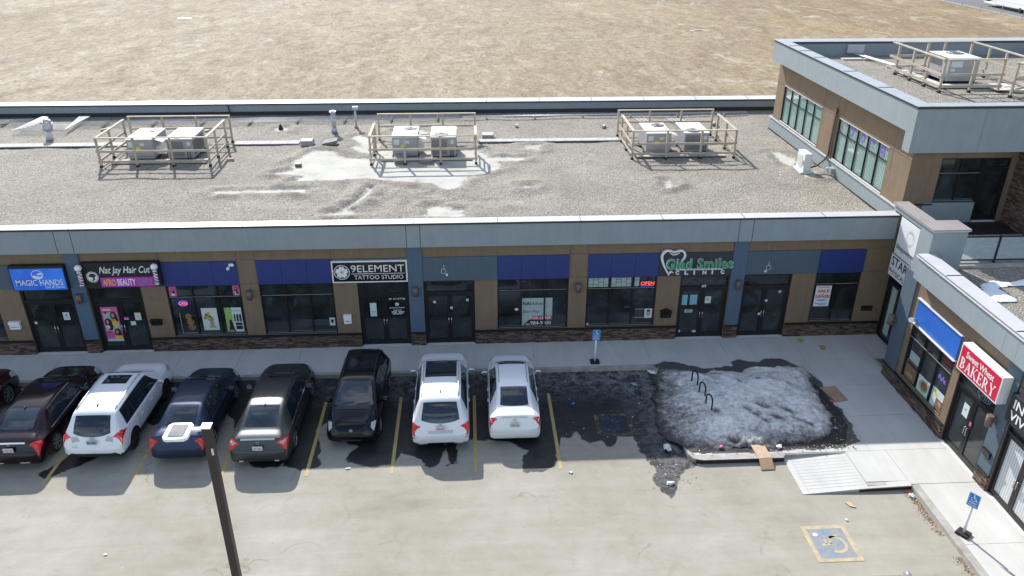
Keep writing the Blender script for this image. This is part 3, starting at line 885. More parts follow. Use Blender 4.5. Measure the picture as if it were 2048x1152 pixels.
def door(P, s0, s1, z0, z1, tz, parent, name='entrance_door', gmat='glass', rec=.12, single=False, transmat='glass', thr=True, hs=1.0):
    fw = .07
    mb = MB()
    dF, dB = -rec + .07, -rec - .03
    pbox(mb, P, s0, s0 + fw, dB, dF, z0, z1); pbox(mb, P, s1 - fw, s1, dB, dF, z0, z1)
    pbox(mb, P, s0 + fw, s1 - fw, dB, dF - .001, z1 - fw, z1); pbox(mb, P, s0 + fw, s1 - fw, dB, dF - .001, tz - .05, tz + .05)
    dr = mb.build(name, 'frame', parent)
    mb = MB(); pbox(mb, P, s0 + fw, s1 - fw, -rec - .012, -rec, tz + .05, z1 - fw); mb.build('transom_pane', transmat, dr)
    mid = (s0 + s1) / 2
    leaves = [(s0 + fw, s1 - fw)] if single else [(s0 + fw, mid - .005), (mid + .005, s1 - fw)]
    for i, (a, b) in enumerate(leaves):
        mb = MB(); st = .095
        pbox(mb, P, a, a + st, -rec - .02, -rec + .035, z0, tz - .05); pbox(mb, P, b - st, b, -rec - .02, -rec + .035, z0, tz - .05)
        pbox(mb, P, a + st, b - st, -rec - .02, -rec + .034, z0, z0 + .2); pbox(mb, P, a + st, b - st, -rec - .02, -rec + .034, tz - .15, tz - .05)
        mb.build('door_leaf', 'frame', dr)
        mb = MB(); pbox(mb, P, a + st, b - st, -rec - .01, -rec + .004, z0 + .2, tz - .15); mb.build('door_pane', gmat, dr)
        hx = (b - st / 2) if i == 0 else (a + st / 2)
        mb = MB()
        p = lambda z, d: P(hx, d, z)
        mb.tube([p(1.05, -rec + .035), p(1.05, -rec + .1), p(1.32, -rec + .1), p(1.32, -rec + .035)], .012, 6)
        mb.build('handle', 'chrome', dr)
    if thr:
        mb = MB(); pbox(mb, P, s0 + .02, s1 - .02, -rec - .03, .06, z0 - .02, z0 + .012); mb.build('threshold', 'offwhite', dr)
    return dr

# ================================================================== LONG RETAIL BUILDING
RB = thing('retail_building', (-5, 9, 0), 'long single-storey tan and blue strip of shops with flat gravel roof', 'building')
DH, ZB, ZT, ZF, ZC, ZR = 2.95, 2.97, 3.96, 4.49, 5.47, 4.77
doors = [(-29.55, -27.6), (-27.07, -25.10), (-17.0, -15.05), (-14.5, -12.53), (-4.42, -2.47), (-1.9, .07), (8.12, 10.07), (10.63, 12.57)]
wins = [(-24.18, -21.4), (-20.7, -17.92), (-11.61, -8.83), (-8.13, -5.33), (.95, 3.73), (4.44, 7.2), (13.52, 15.34)]
pils = [(-27.6, -27.07), (-15.05, -14.5), (-2.47, -1.9), (10.07, 10.63)]
holes = [(a, b, .13, DH) for a, b in doors] + [(a, b, .76, ZB) for a, b in wins]
mb = MB()
wall_holes(mb, P_retail, -30, 16.49, .13, ZC - .12, holes, -.3, 0)
mb.box(-30, -29.7, .3, 19.5, 0, ZC - .12); mb.box(-30, 22, 19.2, 19.5, 0, ZC - .12); mb.box(21.7, 22, 14.5, 19.19, 0, ZC - .12)
mb.build('wall', 'tan', RB)
mb = MB(); mb.box(-29.6, 16.4, .4, .5, 0.1, 4.5); mb.build('interior_backing', 'black', RB)
mb = MB()
def notholes(a, b):
    out = [(a, b)]
    for h0, h1 in doors:
        new = []
        for x0, x1 in out:
            if h1 <= x0 or h0 >= x1: new.append((x0, x1)); continue
            if h0 > x0: new.append((x0, h0))
            if h1 < x1: new.append((h1, x1))
        out = new
    return out
for i, (a, b) in enumerate(notholes(-30, 16.42)):
    ledge(mb, P_retail, a + .003, b - .003, .13, .70, .06, 10 + i)
mb.build('stone_base', 'stone', RB, attr='tone')
mb = MB()
for a, b in notholes(-30, 16.42): mb = MB(); pbox(mb, P_retail, a, b, .002, .11, .70, .75); mb.build('stone_cap', 'frame', RB)
for a, b in pils:
    mb = MB(); pbox(mb, P_retail, a + .004, b - .004, .002, .07, .752, ZF); mb.build('pilaster', 'slate', RB)
# coloured band panels
def panel(a, b, mat, joints=()):
    mb = MB(); ed = [a + .004, *joints, b - .004]
    for p, q in zip(ed[:-1], ed[1:]): pbox(mb, P_retail, p + .004, q - .004, .002, .045, ZB + .004, ZT)
    mb.build('band_panel', mat, RB)
for a, b, m_, j in ((-29.55, -27.6, 'slate_grey', ()), (-27.07, -24.18, 'slate_grey', ()), (-24.18, -21.4, 'royal', (-22.3,)), (-20.7, -17.92, 'royal', (-19.8,)), (-17.92, -15.05, 'slate_grey', ()), (-14.5, -11.61, 'slate_dark', ()),
                    (-11.61, -8.83, 'royal', (-10.68, -9.75)), (-8.13, -5.33, 'royal', (-7.2, -6.25)), (-5.33, -2.47, 'slate_grey', ()), (-1.9, .95, 'slate_grey', ()),
                    (.95, 3.73, 'royal', (1.88, 2.8)), (4.44, 7.2, 'royal', (5.35, 6.27)), (7.2, 10.07, 'slate_dark', ()), (10.63, 13.52, 'slate_grey', ()), (13.52, 15.34, 'royal', ())):
    panel(a, b, m_, j)
# faint control joints in the stucco
mb = MB()
for x in (-20.7, -17.92, -11.66, -8.8, -8.15, -5.33, .94, 3.74, 4.43, 7.2, 13.52):
    pbox(mb, P_retail, x - .006, x + .006, .0005, .003, ZT + .01, ZF)
for a, b in ((-21.4, -20.7), (-8.83, -8.13), (3.73, 4.44)):
    pbox(mb, P_retail, a, b, .0005, .003, 2.985, 2.997); pbox(mb, P_retail, a, b, .0005, .003, 3.98, 3.992)
pbox(mb, P_retail, 15.34, 16.4, .0005, .003, 2.985, 2.997); pbox(mb, P_retail, 15.34, 16.4, .0005, .003, 3.98, 3.992)
mb.build('wall_joint', 'drip', RB)
for i, (a, b) in enumerate(wins):
    n = 2 if i == 6 else 3
    mull = [a + (b - a) * k / n for k in range(1, n)]
    window(P_retail, a, b, .76, ZB - .003, mull, 2.44, RB)
for a, b in doors:
    door(P_retail, a, b, .15, DH - .003, 2.39, RB)
# fascia in three planes with joints, copings
mb = MB()
jx = [-30, -27.6, -27.03, -15.03, -14.45, -2.42, -1.91, 10.07, 10.6, 16.15]
for a, b in zip(jx[:-1], jx[1:]): mb.box(a + .004, b - .004, -.3, 0, ZF, ZC - .06)
mb.box(-30, 16.15, -.295, .0, ZF + .01, ZC - .07)
mb.build('fascia', 'fascia', RB)
for x in jx[1:-1]: mb = MB(); mb.box(x - .011, x + .011, -.303, -.29, ZF + .002, ZC - .09); mb.build('fascia_joint', 'pole', RB)
mb = MB(); mb.box(-30, 16.14, -.34, -.302, ZC - .085, ZC - .016); mb.build('drip_edge', 'drip', RB)
mb = MB()
cj = [-30] + [-2.12 - 3.08 * k for k in range(9, 0, -1)] + [-2.12 + 3.08 * k for k in range(6)] + [16.16]
for i, (a, b) in enumerate(zip(cj[:-1], cj[1:])):
    mb.box(a + .006, b - .006, -.35, .14, ZC - .015, ZC)
    mb.box(a + .006, b - .006, .10, .14, ZC - .09, ZC - .016)
mb.build('coping', 'coping', RB)
mb = MB()
for x in cj[1:-1]: mb.obox((x, -.105, ZC - .006), (.014, 0, 0), (.0, .245, 0), (0, 0, .008))
mb.build('coping_seam', 'drip', RB)
mb = MB(); mb.box(-29.7, 16.1, 0, .1, 4.5, ZC - .095); mb.build('parapet', 'fascia', RB)
mb = MB()
mb.box(-30, 22, 18.72, 19.51, 4.5, ZC - .06)
mb.build('parapet', 'fascia', RB)
mb = MB(); mb.box(-30, 22, 18.66, 18.7, ZC - .09, ZC - .02); mb.box(-30, 22, 18.7, 18.719, 4.78, 5.0); mb.build('drip_edge', 'drip', RB)
mb = MB()
cr_ = [-30] + [1.03 - 3.1 * k for k in range(9, -1, -1)] + [4.1, 7.2, 10.3, 13.4, 16.5, 22]
for a, b in zip(cr_[:-1], cr_[1:]): mb.box(a + .01, b - .01, 18.64, 19.56, ZC - .018, ZC)
mb.build('coping', 'coping', RB)
mb = MB()
for x in cr_[1:-1]: mb.beam((x - .02, 18.64, ZC - .008), (x + .1, 19.56, ZC - .008), .03, .02)
mb.build('coping_seam', 'drip', RB)
mb = MB(); mb.box(-30, -29.7, .14, 18.64, 4.5, ZC); mb.build('parapet', 'fascia', RB)

# gravel roof with bare membrane patches
BARE = [
 [(-8.59, 9.55), (-7.75, 11.59), (-6.85, 11.38), (-6.08, 10.25), (-4.79, 9.95), (-4.5, 10.6), (-5.6, 11.2), (-6.2, 11.9), (-5.6, 12.6), (-6.3, 13.7), (-5.9, 14.3), (-5.19, 13.77), (-4.5, 12.4), (-4.5, 11.45), (0.5, 11.24), (1.08, 9.7), (1.63, 8.5), (0.79, 7.62), (0.09, 7.14), (-0.3, 6.2), (-0.58, 5.39), (-1.33, 5.29), (-1.8, 6.11), (-4.5, 6.78), (-5.4, 6.82), (-7.16, 6.75), (-8.12, 6.59), (-7.5, 7.4), (-9.0, 7.9), (-8.2, 8.4)],
 [(-4.43, 5.69), (-4.21, 5.61), (-4.19, 4.78), (-4.54, 4.17), (-4.68, 3.58), (-5.07, 2.73), (-5.25, 2.57), (-5.25, 3.31), (-4.92, 3.89), (-4.61, 4.79)],
 [(-1.79, 3.21), (-1.28, 3.43), (-0.76, 2.82), (-0.25, 2.91), (-0.21, 2.02), (-1.84, 2.09)],
 [(-11.2, 5.5), (-9.54, 5.68), (-7.0, 5.65), (-7.1, 5.1), (-9.02, 5.22), (-10.9, 5.1)],
 [(15.04, 10.45), (15.54, 9.75), (15.82, 8.51), (15.14, 7.99), (14.81, 8.55)],
 [(2.21, 5.7), (2.72, 5.75), (2.76, 5.33), (2.25, 5.3)],
 [(0.4, 9.96), (2.73, 9.99), (2.65, 9.45), (0.4, 9.2)],
 [(8.62, 6.2), (9.0, 6.33), (8.99, 5.37), (8.57, 5.1)],
 [(2.69, 12.0), (3.58, 12.0), (3.51, 11.11), (2.77, 11.23)],
 [(-10.6, 15.9), (-9.9, 16.0), (-9.8, 15.3), (-10.5, 15.2)],
 [(-4.2, 14.9), (-2.6, 15.2), (-1.9, 14.4), (-3.5, 14.1)], [(-5.9, 2.6), (-4.7, 3.0), (-4.6, 2.5), (-5.7, 2.3)],
 [(15.1, 6.2), (15.9, 6.2), (16.0, 7.3), (15.2, 7.4)]]
mb = MB(); mb.box(16.4, 21.8, 14.4, 18.72, 4.5, 4.77); mb.build('gravel_roof', 'gravel2', RB)
gx = np.arange(-29.7, 16.5, .115); gy = np.arange(.1, 18.75, .115)
X, Y = np.meshgrid(gx, gy)
bare = np.full(X.shape, -9.)
for pg in BARE: bare = np.maximum(bare, sdist(X, Y, pg))
bare = np.clip(bare, -1.2, .8)
Zg = ZR + (vnoise(X, Y, .8, 21) - .5) * .05
ridge = np.exp(-((bare + .35) / .28) ** 2)
Zg += ridge * (.02 + .14 * vnoise(X, Y, 1.9, 22))
mid = np.exp(-((X + 2.5) / 4.5) ** 2 - ((Y - 4.5) / 2.2) ** 2)
Zg += mid * .22 * (vnoise(X, Y, 1.3, 25) ** 2) + mid * .10 * (vnoise(X, Y, 3.1, 26) - .4)
Zg = np.where(bare > 0, np.minimum(Zg, ZR - .0 * X + .004), Zg)
Zg += (vnoise(X, Y, 7, 23) - .5) * .022 * (bare < .05)
grid_mesh('gravel_roof', gx, gy, Zg, 'gravel', {'bare': bare - .02 + np.clip(mid - .25, 0, 1) * .25 * 0}, parent=RB)

# ================================================================== TWO-STOREY BUILDING
UB = thing('yoga_building', (22, 7, 0), 'tan two-storey block with grey fascia, striped window rows and roof-top guardrails', 'building')
Z2, ZF2, YF, YR = 9.53, 8.50, -.1, 14.6
mb = MB()
w2 = [(8.59, 13.41, 5.56, 7.38), (2.0, 6.7, 5.53, 7.38)]
wall_holes(mb, P_upper, .301, 14.48, 4.5, ZF2 + .3, w2, -.3, 0)
fh = [(17.66, 20.36, 4.9, 7.47)]
wall_holes(mb, P_front, 16.787, 30, 4.5, 8.3, fh, -.3, 0)
mb.box(16.8, 30, 14.2, 14.48, 0, 8.8); mb.box(29.7, 30, .65, 14.2, 0, 8.8)
mb.build('wall', 'tan', UB)
mb = MB(); mb.box(16.95, 17.0, .9, 14.1, 4.8, 8.4); mb.box(17, 29.5, .9, 1.0, 4.8, 8.4); mb.build('interior_backing', 'black', UB)
mb = MB()  # grey sill wall under the windows, sloped ledge
pbox(mb, P_upper, .25, 14.75, .002, .045, 4.5, 5.42)
mb.build('sill_wall', 'fascia', UB)
mb = MB(); pbox(mb, P_upper, .2, 14.8, .002, .09, 5.421, 5.47); mb.build('sill_ledge', 'coping', UB)
mb = MB(); pbox(mb, P_upper, .3, 14.8, .046, .06, 4.76, 4.83); mb.build('base_flashing', 'drip', UB)
mb = MB()
for s in (13.5, 8.45, 6.95, 1.7): pbox(mb, P_upper, s - .008, s + .008, .0005, .004, 5.47 if s in (8.45, 6.95) else 6.6, 8.5)
for a, b in ((.3, 2.0), (6.7, 8.59), (13.41, 14.48)): pbox(mb, P_upper, a, b, .0005, .004, 7.385, 7.397)
mb.build('wall_joint', 'drip', UB)
for k, (a, b, z0, z1) in enumerate(w2):
    mull = [a + (b - a) * i / 5 for i in range(1, 5)]
    window(P_upper, a, b, z0, z1, mull, 6.79, UB, gmat='blinds', rec=.08, fw=.038)
    mb = MB(); pbox(mb, P_upper, a - .02, b + .02, -.04, .03, z0 - .03, z0 + .002); pbox(mb, P_upper, a, b, -.02, .01, z1 - .01, z1 + .02)
    mb.build('window_trim', 'trim_white', UB)
# upper fascia: left run, deeper front run that wraps the corner
mb = MB()
mb.box(16.05, 16.486, .42, YR, ZF2, Z2 - .06)
mb.box(16.05, 30.3, YF, .418, 7.80, Z2 - .06) if False else None
mb.box(16.05, 18.62, YF, .30, 7.80, Z2 - .06); mb.box(18.63, 22.9, YF, .30, 7.80, Z2 - .06); mb.box(22.91, 30.3, YF, .30, 7.80, Z2 - .06)
mb.box(16.05, 16.486, .301, .419, 7.80, Z2 - .06)
mb.box(16.05, 30.3, 13.8, YR - .001, ZF2, Z2 - .06) if False else None
mb.box(16.487, 30.3, 13.85, YR, ZF2, Z2 - .06)
mb.box(29.9, 30.3, .31, 13.84, ZF2, Z2 - .06)
mb.box(16.487, 16.6, .31, 13.84, 8.7, Z2 - .06); mb.box(16.61, 29.9, .301, .36, 8.7, Z2 - .06)
mb.build('fascia', 'fascia', UB)
mb = MB()
jy = [YF - .04, 3.0, 6.2, 9.45, 11.2, 12.6, 13.78]
for a, b in zip(jy[:-1], jy[1:]): mb.box(16.0, 16.62, a + .006, b - .006, Z2 - .02, Z2)
mb.box(16.0, 30.3, 13.79, 14.72, Z2 - .019, Z2 + .001)
jx2 = [16.63, 19.9, 23.0, 26.2, 30.3]
for a, b in zip(jx2[:-1], jx2[1:]): mb.box(a, b - .012, YF - .04, .38, Z2 - .02, Z2)
mb.box(29.85, 30.35, .39, 13.78, Z2 - .02, Z2)
mb.build('coping', 'coping_grey', UB)
mb = MB()
mb.box(16.02, 30.3, YF - .035, YF - .003, Z2 - .1, Z2 - .021); mb.box(16.02, 16.047, YF, 14.6, Z2 - .085, Z2 - .021)
mb.box(16.63, 29.8, 13.80, 13.847, Z2 - .1, Z2 - .021)
for y in jy[1:-1]: mb.box(16.05, 16.66, y - .03, y + .03, Z2 + .0005, Z2 + .012)
mb.build('drip_edge', 'drip', UB)
mb = MB(); mb.box(16.6, 29.9, .36, 13.85, 8.72, 8.8); mb.build('gravel_roof', 'gravel2', UB)
# front: window-door unit and grey stub wall
window(P_front, 17.66, 19.34, 5.72, 7.465, [18.5], 6.85, UB, rec=.1)
door(P_front, 19.35, 20.36, 4.93, 7.465, 7.05, UB, rec=.1, single=True, thr=True)
mb = MB(); pbox(mb, P_front, 17.3, 19.34, -.1, .03, 4.9, 5.70); mb.build('stub_wall', 'fascia', UB)
mb = MB(); pbox(mb, P_front, 16.6, 17.66, .002, .05, 5.62, 5.68); mb.build('sill_ledge', 'drip', UB)
mb = MB(); mb.box(20.62, 22, -3.2, .29, 4.8, 7.79); mb.build('pier_core', 'black', UB)
mb = MB()
P_pier = lambda s, d, z: (20.62 - d, s, z)
SGN[P_pier] = -1
ledge(mb, P_pier, -3.2, .28, 4.9, 7.79, .05, 77)
P_pierf = lambda s, d, z: (s, -3.2 - d, z)
ledge(mb, P_pierf, 20.6, 22, 4.9, 7.79, .05, 78)
mb.build('stone_pier', 'stone', UB, attr='tone')

# ================================================================== EAST WING (bakery) with its corner tower and terrace
WB = thing('bakery_wing', (20, -15, 0), 'single-storey shop wing with corner tower, roof terrace and blue panel above the bakery windows', 'building')
wd = [(-8.95, -7.0), (-11.5, -9.58), (-13.45, -11.53), (-20.0, -18.05), (-22.5, -20.6)]
ww = [(-6.66, -4.02), (-17.1, -14.4), (-26, -23.4)]
mb = MB()
wall_holes(mb, P_wing, -40, -3.875, .13, 4.62, [(a, b, .13, 2.95) for a, b in wd] + [(a, b, .76, 2.97) for a, b in ww], -.3, 0)
wall_holes(mb, P_wing, -3.874, -2.95, .13, 4.62, [], -.3, -.002)
mb.box(15.66, 15.95, -2.95, -2.75, .13, 3.0)
mb.build('wall', 'tan', WB)
mb = MB(); mb.box(15.7, 15.8, -40, -3, .1, 4.6); mb.build('interior_backing', 'black', WB)
# recessed corner entry facing the walk
mb = MB(); mb.box(16.6, 16.75, -2.74, .3, .13, 4.75); mb.build('wall', 'tan', WB)
P_entry = lambda s, d, z: (16.6 - d, s, z)
SGN[P_entry] = -1
window(P_entry, -2.6, -.08, .16, 4.3, [-1.2], 2.75, WB, name='corner_glazing', rec=-.05)
window(P_entry, -1.16, -.14, .2, 2.7, [], None, WB, name='entrance_door', rec=-.1)
mb = MB(); pbox(mb, P_entry, -.80, -.42, .102, .106, .45, 2.5); mb.build('curtain', 'frost', WB)
mb = MB()
segs = [(-6.98, -2.93), (-9.57, -8.96), (-14.9, -13.47), (-18.03, -15), (-20.58, -20.02), (-40, -22.52)]
for i, (a, b) in enumerate(segs): ledge(mb, P_wing, a, b, .13, .64, .055, 200 + i)
P_wend = lambda s, d, z: (s, -2.75 + d, z)
mb.build('stone_base', 'stone', WB, attr='tone')
mb = MB()
for a, b in segs: mb = MB(); pbox(mb, P_wing, a, b, .001, .10, .64, .70); mb.build('stone_cap', 'frame', WB)
mb = MB(); pbox(mb, P_wing, -3.73, -2.95, .001, .06, .702, 4.55); mb.build('pilaster', 'slate_grey', WB)
mb = MB(); pbox(mb, P_wing, -9.56, -8.97, .001, .06, .702, 4.58); mb.build('pilaster', 'slate_grey', WB)
mb = MB()
ed = [-6.7, -5.85, -5.0, -4.1]
for a, b in zip(ed[:-1], ed[1:]): pbox(mb, P_wing, a + .004, b - .004, .001, .06, 3.0, 3.88)
mb.build('band_panel', 'royal_sunlit', WB)
mb = MB(); pbox(mb, P_wing, -6.74, -4.06, .001, .10, 3.882, 3.91); pbox(mb, P_wing, -6.74, -4.02, .001, .13, 2.965, 2.998)
mb.build('panel_flashing', 'trim_white', WB)
mb = MB(); pbox(mb, P_wing, -9.56, -6.99, .001, .05, 3.0, 3.9); mb.build('band_panel', 'slate_dark', WB)
mb = MB(); pbox(mb, P_wing, -13.45, -9.6, .001, .05, 3.0, 3.9); mb.build('band_panel', 'slate_dark', WB)
for i, (a, b) in enumerate(ww):
    w = window(P_wing, a, b, .76, 2.96, [a + (b - a) / 3, a + (b - a) * 2 / 3], 2.38, WB, rec=.08)
for i, (a, b) in enumerate(wd):
    door(P_wing, a, b, .15, 2.945, 2.39, WB, gmat='stripefilm' if i in (1, 2) else 'glass', rec=.1)
mb = MB()
fj = [-40, -30, -21.6, -21.1, -9.41, -8.83, -3.86]
for a, b in zip(fj[:-1], fj[1:]): mb.box(15.02, 15.349, a + .004, b - .004, 4.59, 5.41)
mb.box(15.03, 15.349, -40, -3.87, 4.6, 5.405)
mb.build('fascia', 'fascia', WB)
mb = MB(); mb.box(14.99, 15.017, -40, -3.84, 5.37, 5.452); mb.build('drip_edge', 'coping_brown', WB)
mb = MB(); mb.box(14.972, 14.989, -40, -3.83, 5.36, 5.40); mb.build('drip_highlight', 'trim_white', WB)
mb = MB()
cjw = [-40, -34.5, -31.4, -28.3, -25.2, -22.1, -19, -15.9, -12.8, -9.2, -5.6, -3.875]
for a, b in zip(cjw[:-1], cjw[1:]): mb.box(14.975, 15.53, a + .006, b - .006, 5.453, 5.47)
mb.build('coping', 'coping', WB)
mb = MB()
for y in cjw[1:-1]: mb.box(15.0, 15.56, y - .02, y + .02, 5.4705, 5.482)
mb.build('coping_seam', 'drip', WB)
mb = MB(); mb.box(15.349, 15.5, -40, -3.875, 4.6, 5.452); mb.box(15.501, 34, -40, -39.7, 0, 5.45); mb.box(33.7, 34, -39.7, .6, 0, 5.45); mb.build('parapet', 'fascia', WB)
# wing gravel roof
mb = MB(); mb.box(15.5, 33.7, -39.7, -3.6, 4.6, 4.77); mb.build('gravel_roof', 'gravel2', WB)
# terrace floor, kerb, glass rail
mb = MB(); mb.box(16.76, 33.7, -1.1, .29, 4.6, 4.9); mb.build('terrace_floor', 'pole', WB)
mb = MB(); mb.box(16.76, 33.7, -3.34, -1.1, 4.6, 4.84); mb.build('terrace_floor', 'paver_dark', WB)
mb = MB(); mb.box(16.76, 33.7, -1.26, -1.1, 4.841, 4.93); mb.box(16.5, 33.7, -3.62, -3.42, 4.6, 4.86); mb.build('terrace_kerb', 'kerb', WB)
rail = MB()
rail.box(16.72, 33, -3.37, -3.33, 5.80, 5.84); rail.box(16.72, 33, -3.37, -3.33, 4.93, 4.97)
for x in (18.1, 20.2, 22.3, 24.4): rail.box(x - .03, x + .03, -3.38, -3.32, 4.84, 5.86)
rr_ = rail.build('terrace_rail', 'frame', WB)
mb = MB()
for a, b in ((16.74, 18.06), (18.14, 20.16), (20.24, 22.26), (22.34, 24.36)): mb.box(a, b, -3.354, -3.346, 4.98, 5.79)
mb.build('rail_pane', 'clearglass', rr_)
# corner tower
mb = MB()
mb.box(15.349, 16.55, -3.87, -3.10, 4.55, 6.25)
mb.box(15.349, 15.80, -3.09, -1.23, 6.06, 6.25)
mb.box(15.36, 15.79, -3.099, -3.089, 6.07, 6.24)
pbox(mb, P_wing, -3.872, -3.10, 0.001, .0015, 4.5, 4.6)
tw = mb.build('corner_tower', 'fascia', WB)
mb = MB()
pl = [(15.29, -3.93), (16.61, -3.93), (16.61, -3.04), (15.86, -3.04), (15.86, -1.17), (15.29, -1.17)]
mb.prism(pl, lambda u, v, d: (u, v, d), 6.28, 6.33)
mb.build('tower_cap', 'coping_brown', tw, fix=True)
mb = MB(); mb.prism([(15.30, -3.92), (16.6, -3.92), (16.6, -3.05), (15.85, -3.05), (15.85, -1.18), (15.3, -1.18)], lambda u, v, d: (u, v, d), 6.252, 6.279)
mb.build('tower_cap_drip', 'trim_white', tw, fix=True)
mb = MB(); mb.box(16.2, 16.6, .14, .3, 4.77, 5.46); mb.build('parapet', 'fascia', WB)
# snow left on the wing roof
sp_ = [(16.55, -5.09), (16.84, -4.83), (17.09, -4.7), (17.77, -4.78), (18.4, -4.6), (19.0, -4.8), (18.6, -5.05), (17.81, -5.1), (17.3, -5.15), (17.08, -5.29), (17.2, -5.6), (17.25, -6.0), (17.15, -6.26), (16.8, -6.18), (16.5, -6.22), (16.3, -5.7)]
gx = np.arange(16.0, 19.3, .05); gy = np.arange(-6.5, -4.4, .05)
X, Y = np.meshgrid(gx, gy)
sd = sdist(X, Y, sp_) + (vnoise(X, Y, 4, 31) - .5) * .12
sn = grid_mesh('roof_snow', gx, gy, 4.775 + .08 * (1 - np.exp(-np.clip(sd, 0, 1) / .12)) + .02 * vnoise(X, Y, 5, 32), 'cleansnow', {}, mask=sd > 0)
tag(sn, 'clean white snow patch lying on the gravel roof above the bakery', 'snow patch')
MT['food'] = plain('food_photo', (.17, .10, .05), .5, var=1.0, scale=14)

# ================================================================== SIGNS
def sg(name, P, s, z, label, cat='sign', group=None):
    return thing(name, P(s, 0, z), label, cat, group)
# blue salon light box
t = sg('shop_sign', P_retail, -16, 3.0, 'bright blue light box with a white hand emblem over the salon door')
mb = MB(); pbox(mb, P_retail, -17.0, -15.02, .06, .26, 3.0, 4.0); mb.build('sign_case', 'black', t)
def blue_grad():
    m, nt, b = nodes('blue_sign_face')
    c = ramp(nt, noise(nt, pos(nt), 1.2, 3), [(.3, (.012, .09, .50)), (.7, (.035, .19, .72))])
    nt.links.new(c, b.inputs['Base Color']); b.inputs['Roughness'].default_value = .3
    nt.links.new(c, b.inputs['Emission Color']); b.inputs['Emission Strength'].default_value = .2
    return m
MT['bluebox'] = blue_grad()
mb = MB(); pbox(mb, P_retail, -16.96, -15.06, .261, .275, 3.04, 3.90); mb.build('sign_face', 'bluebox', t)
lettering('MAGIC HANDS', P_retail, -16.84, 3.22, 1.68, .24, .276, 'white', t, bold=.005)
lettering('Spa & Salon', P_retail, -15.85, 3.08, .72, .12, .276, 'white', t, shear=.35)
mb = MB(); ringpoly(mb, P_retail, -16.0, 3.66, .185, .165, .276, .284, seg=28, sx=1.15)
pshape([(-.19, -.05), (-.1, -.02), (0, -.07), (.1, -.08), (.2, -.03), (.16, -.12), (.05, -.17), (-.1, -.17), (-.18, -.12)], P_retail, -16, 3.66, .276, .285, mb)
pshape([(-.02, .02), (.08, .07), (.2, .05), (.22, .01), (.12, .0), (.03, -.02)], P_retail, -16, 3.66, .276, .285, mb)
mb.build('emblem', 'white', t, fix=True)
# dark hair-cut sign
t = sg('shop_sign', P_retail, -13, 3.1, 'black sign with white script above a magenta strip, between two barber poles')
mb = MB(); pbox(mb, P_retail, -14.42, -11.6, .05, .22, 3.08, 4.06); mb.build('sign_case', 'black', t)
lettering('Nat Jay Hair Cut', P_retail, -13.79, 3.55, 1.86, .36, .222, 'white', t, shear=.35, bold=.008)
mb = MB(); pbox(mb, P_retail, -13.80, -11.86, .222, .245, 3.09, 3.47)
MT['magenta'] = plain('magenta_panel', (.33, .03, .33), .35, var=.05, emit=.12)
mb.build('sign_strip', 'magenta', t)
MT['gold'] = plain('gold_vinyl', (.8, .45, .04), .4, var=0)
MT['greygreen'] = plain('muted_green_vinyl', (.16, .24, .27), .4, var=0)
lettering('AFRO', P_retail, -13.73, 3.14, .46, .27, .247, 'gold', t, bold=.02)
lettering('BEAUTY', P_retail, -13.20, 3.14, .66, .27, .247, 'white', t, bold=.02)
lettering('SUPPLY', P_retail, -12.47, 3.14, .56, .27, .247, 'greygreen', t, bold=.02)
mb = MB(); disc(P_retail, -14.07, 3.5, .22, .222, .232, mb); mb.build('roundel', 'white', t, fix=True)
mb = MB(); ringpoly(mb, P_retail, -14.07, 3.5, .2, .185, .233, .236, seg=24)
pshape([(-.1, .1), (-.02, .15), (.08, .13), (.15, .05), (.1, .02), (.06, -.05), (.1, -.09), (.04, -.12), (.0, -.17), (-.03, -.15), (.02, -.06), (0, 0), (-.08, .0), (-.13, .03)], P_retail, -14.07, 3.5, .233, .238, mb)
mb.build('roundel_print', 'ink', t, fix=True)
# barber poles
def barber(s, label):
    t = sg('barber_pole', P_retail, s, 3.2, label, 'barber pole', 'barber poles beside the hair cut sign')
    m, nt, b = nodes('barber_stripes')
    g = N(nt, "ShaderNodeNewGeometry"); sp = N(nt, "ShaderNodeSeparateXYZ"); nt.links.new(g.outputs['Position'], sp.inputs[0])
    k = math_(nt, 'FRACT', math_(nt, 'ADD', math_(nt, 'MULTIPLY', sp.outputs[2], 4.2), math_(nt, 'MULTIPLY', sp.outputs[0], 3.2)))
    nt.links.new(ramp(nt, k, [(0, (.55, .03, .03)), (.25, (.8, .8, .8)), (.5, (.03, .12, .45)), (.75, (.8, .8, .8))], 'CONSTANT'), b.inputs['Base Color'])
    MT['stripes'] = m
    c = lambda z: P_retail(s, .34, z)
    mb = MB(); mb.cyl(c(3.27), c(3.72), .075, seg=18); mb.build('striped_cylinder', 'stripes', t)
    mb = MB(); mb.cyl(c(3.17), c(3.27), .06, .105, seg=18); mb.cyl(c(3.72), c(3.80), .105, .08, seg=18); mb.beam(P_retail(s, .05, 3.24), c(3.24), .05, .05); mb.beam(P_retail(s, .05, 3.75), c(3.75), .05, .05)
    mb.build('chrome_cap', 'chrome', t)
    bm = bmesh.new(); bmesh.ops.create_uvsphere(bm, u_segments=20, v_segments=12, radius=.13)
    bmesh.ops.translate(bm, vec=Vector(c(3.92)) - ORG[t.name], verts=bm.verts)
    for f in bm.faces: f.smooth = True
    me = bpy.data.meshes.new('globe'); bm.to_mesh(me); bm.free(); me.materials.append(MT['white'])
    o = bpy.data.objects.new('globe', me); col.objects.link(o); o.parent = t
barber(-14.45, 'striped barber pole with white globe on the blue pilaster end of the hair cut sign')
barber(-11.72, 'striped barber pole with white globe next to the royal blue panel')
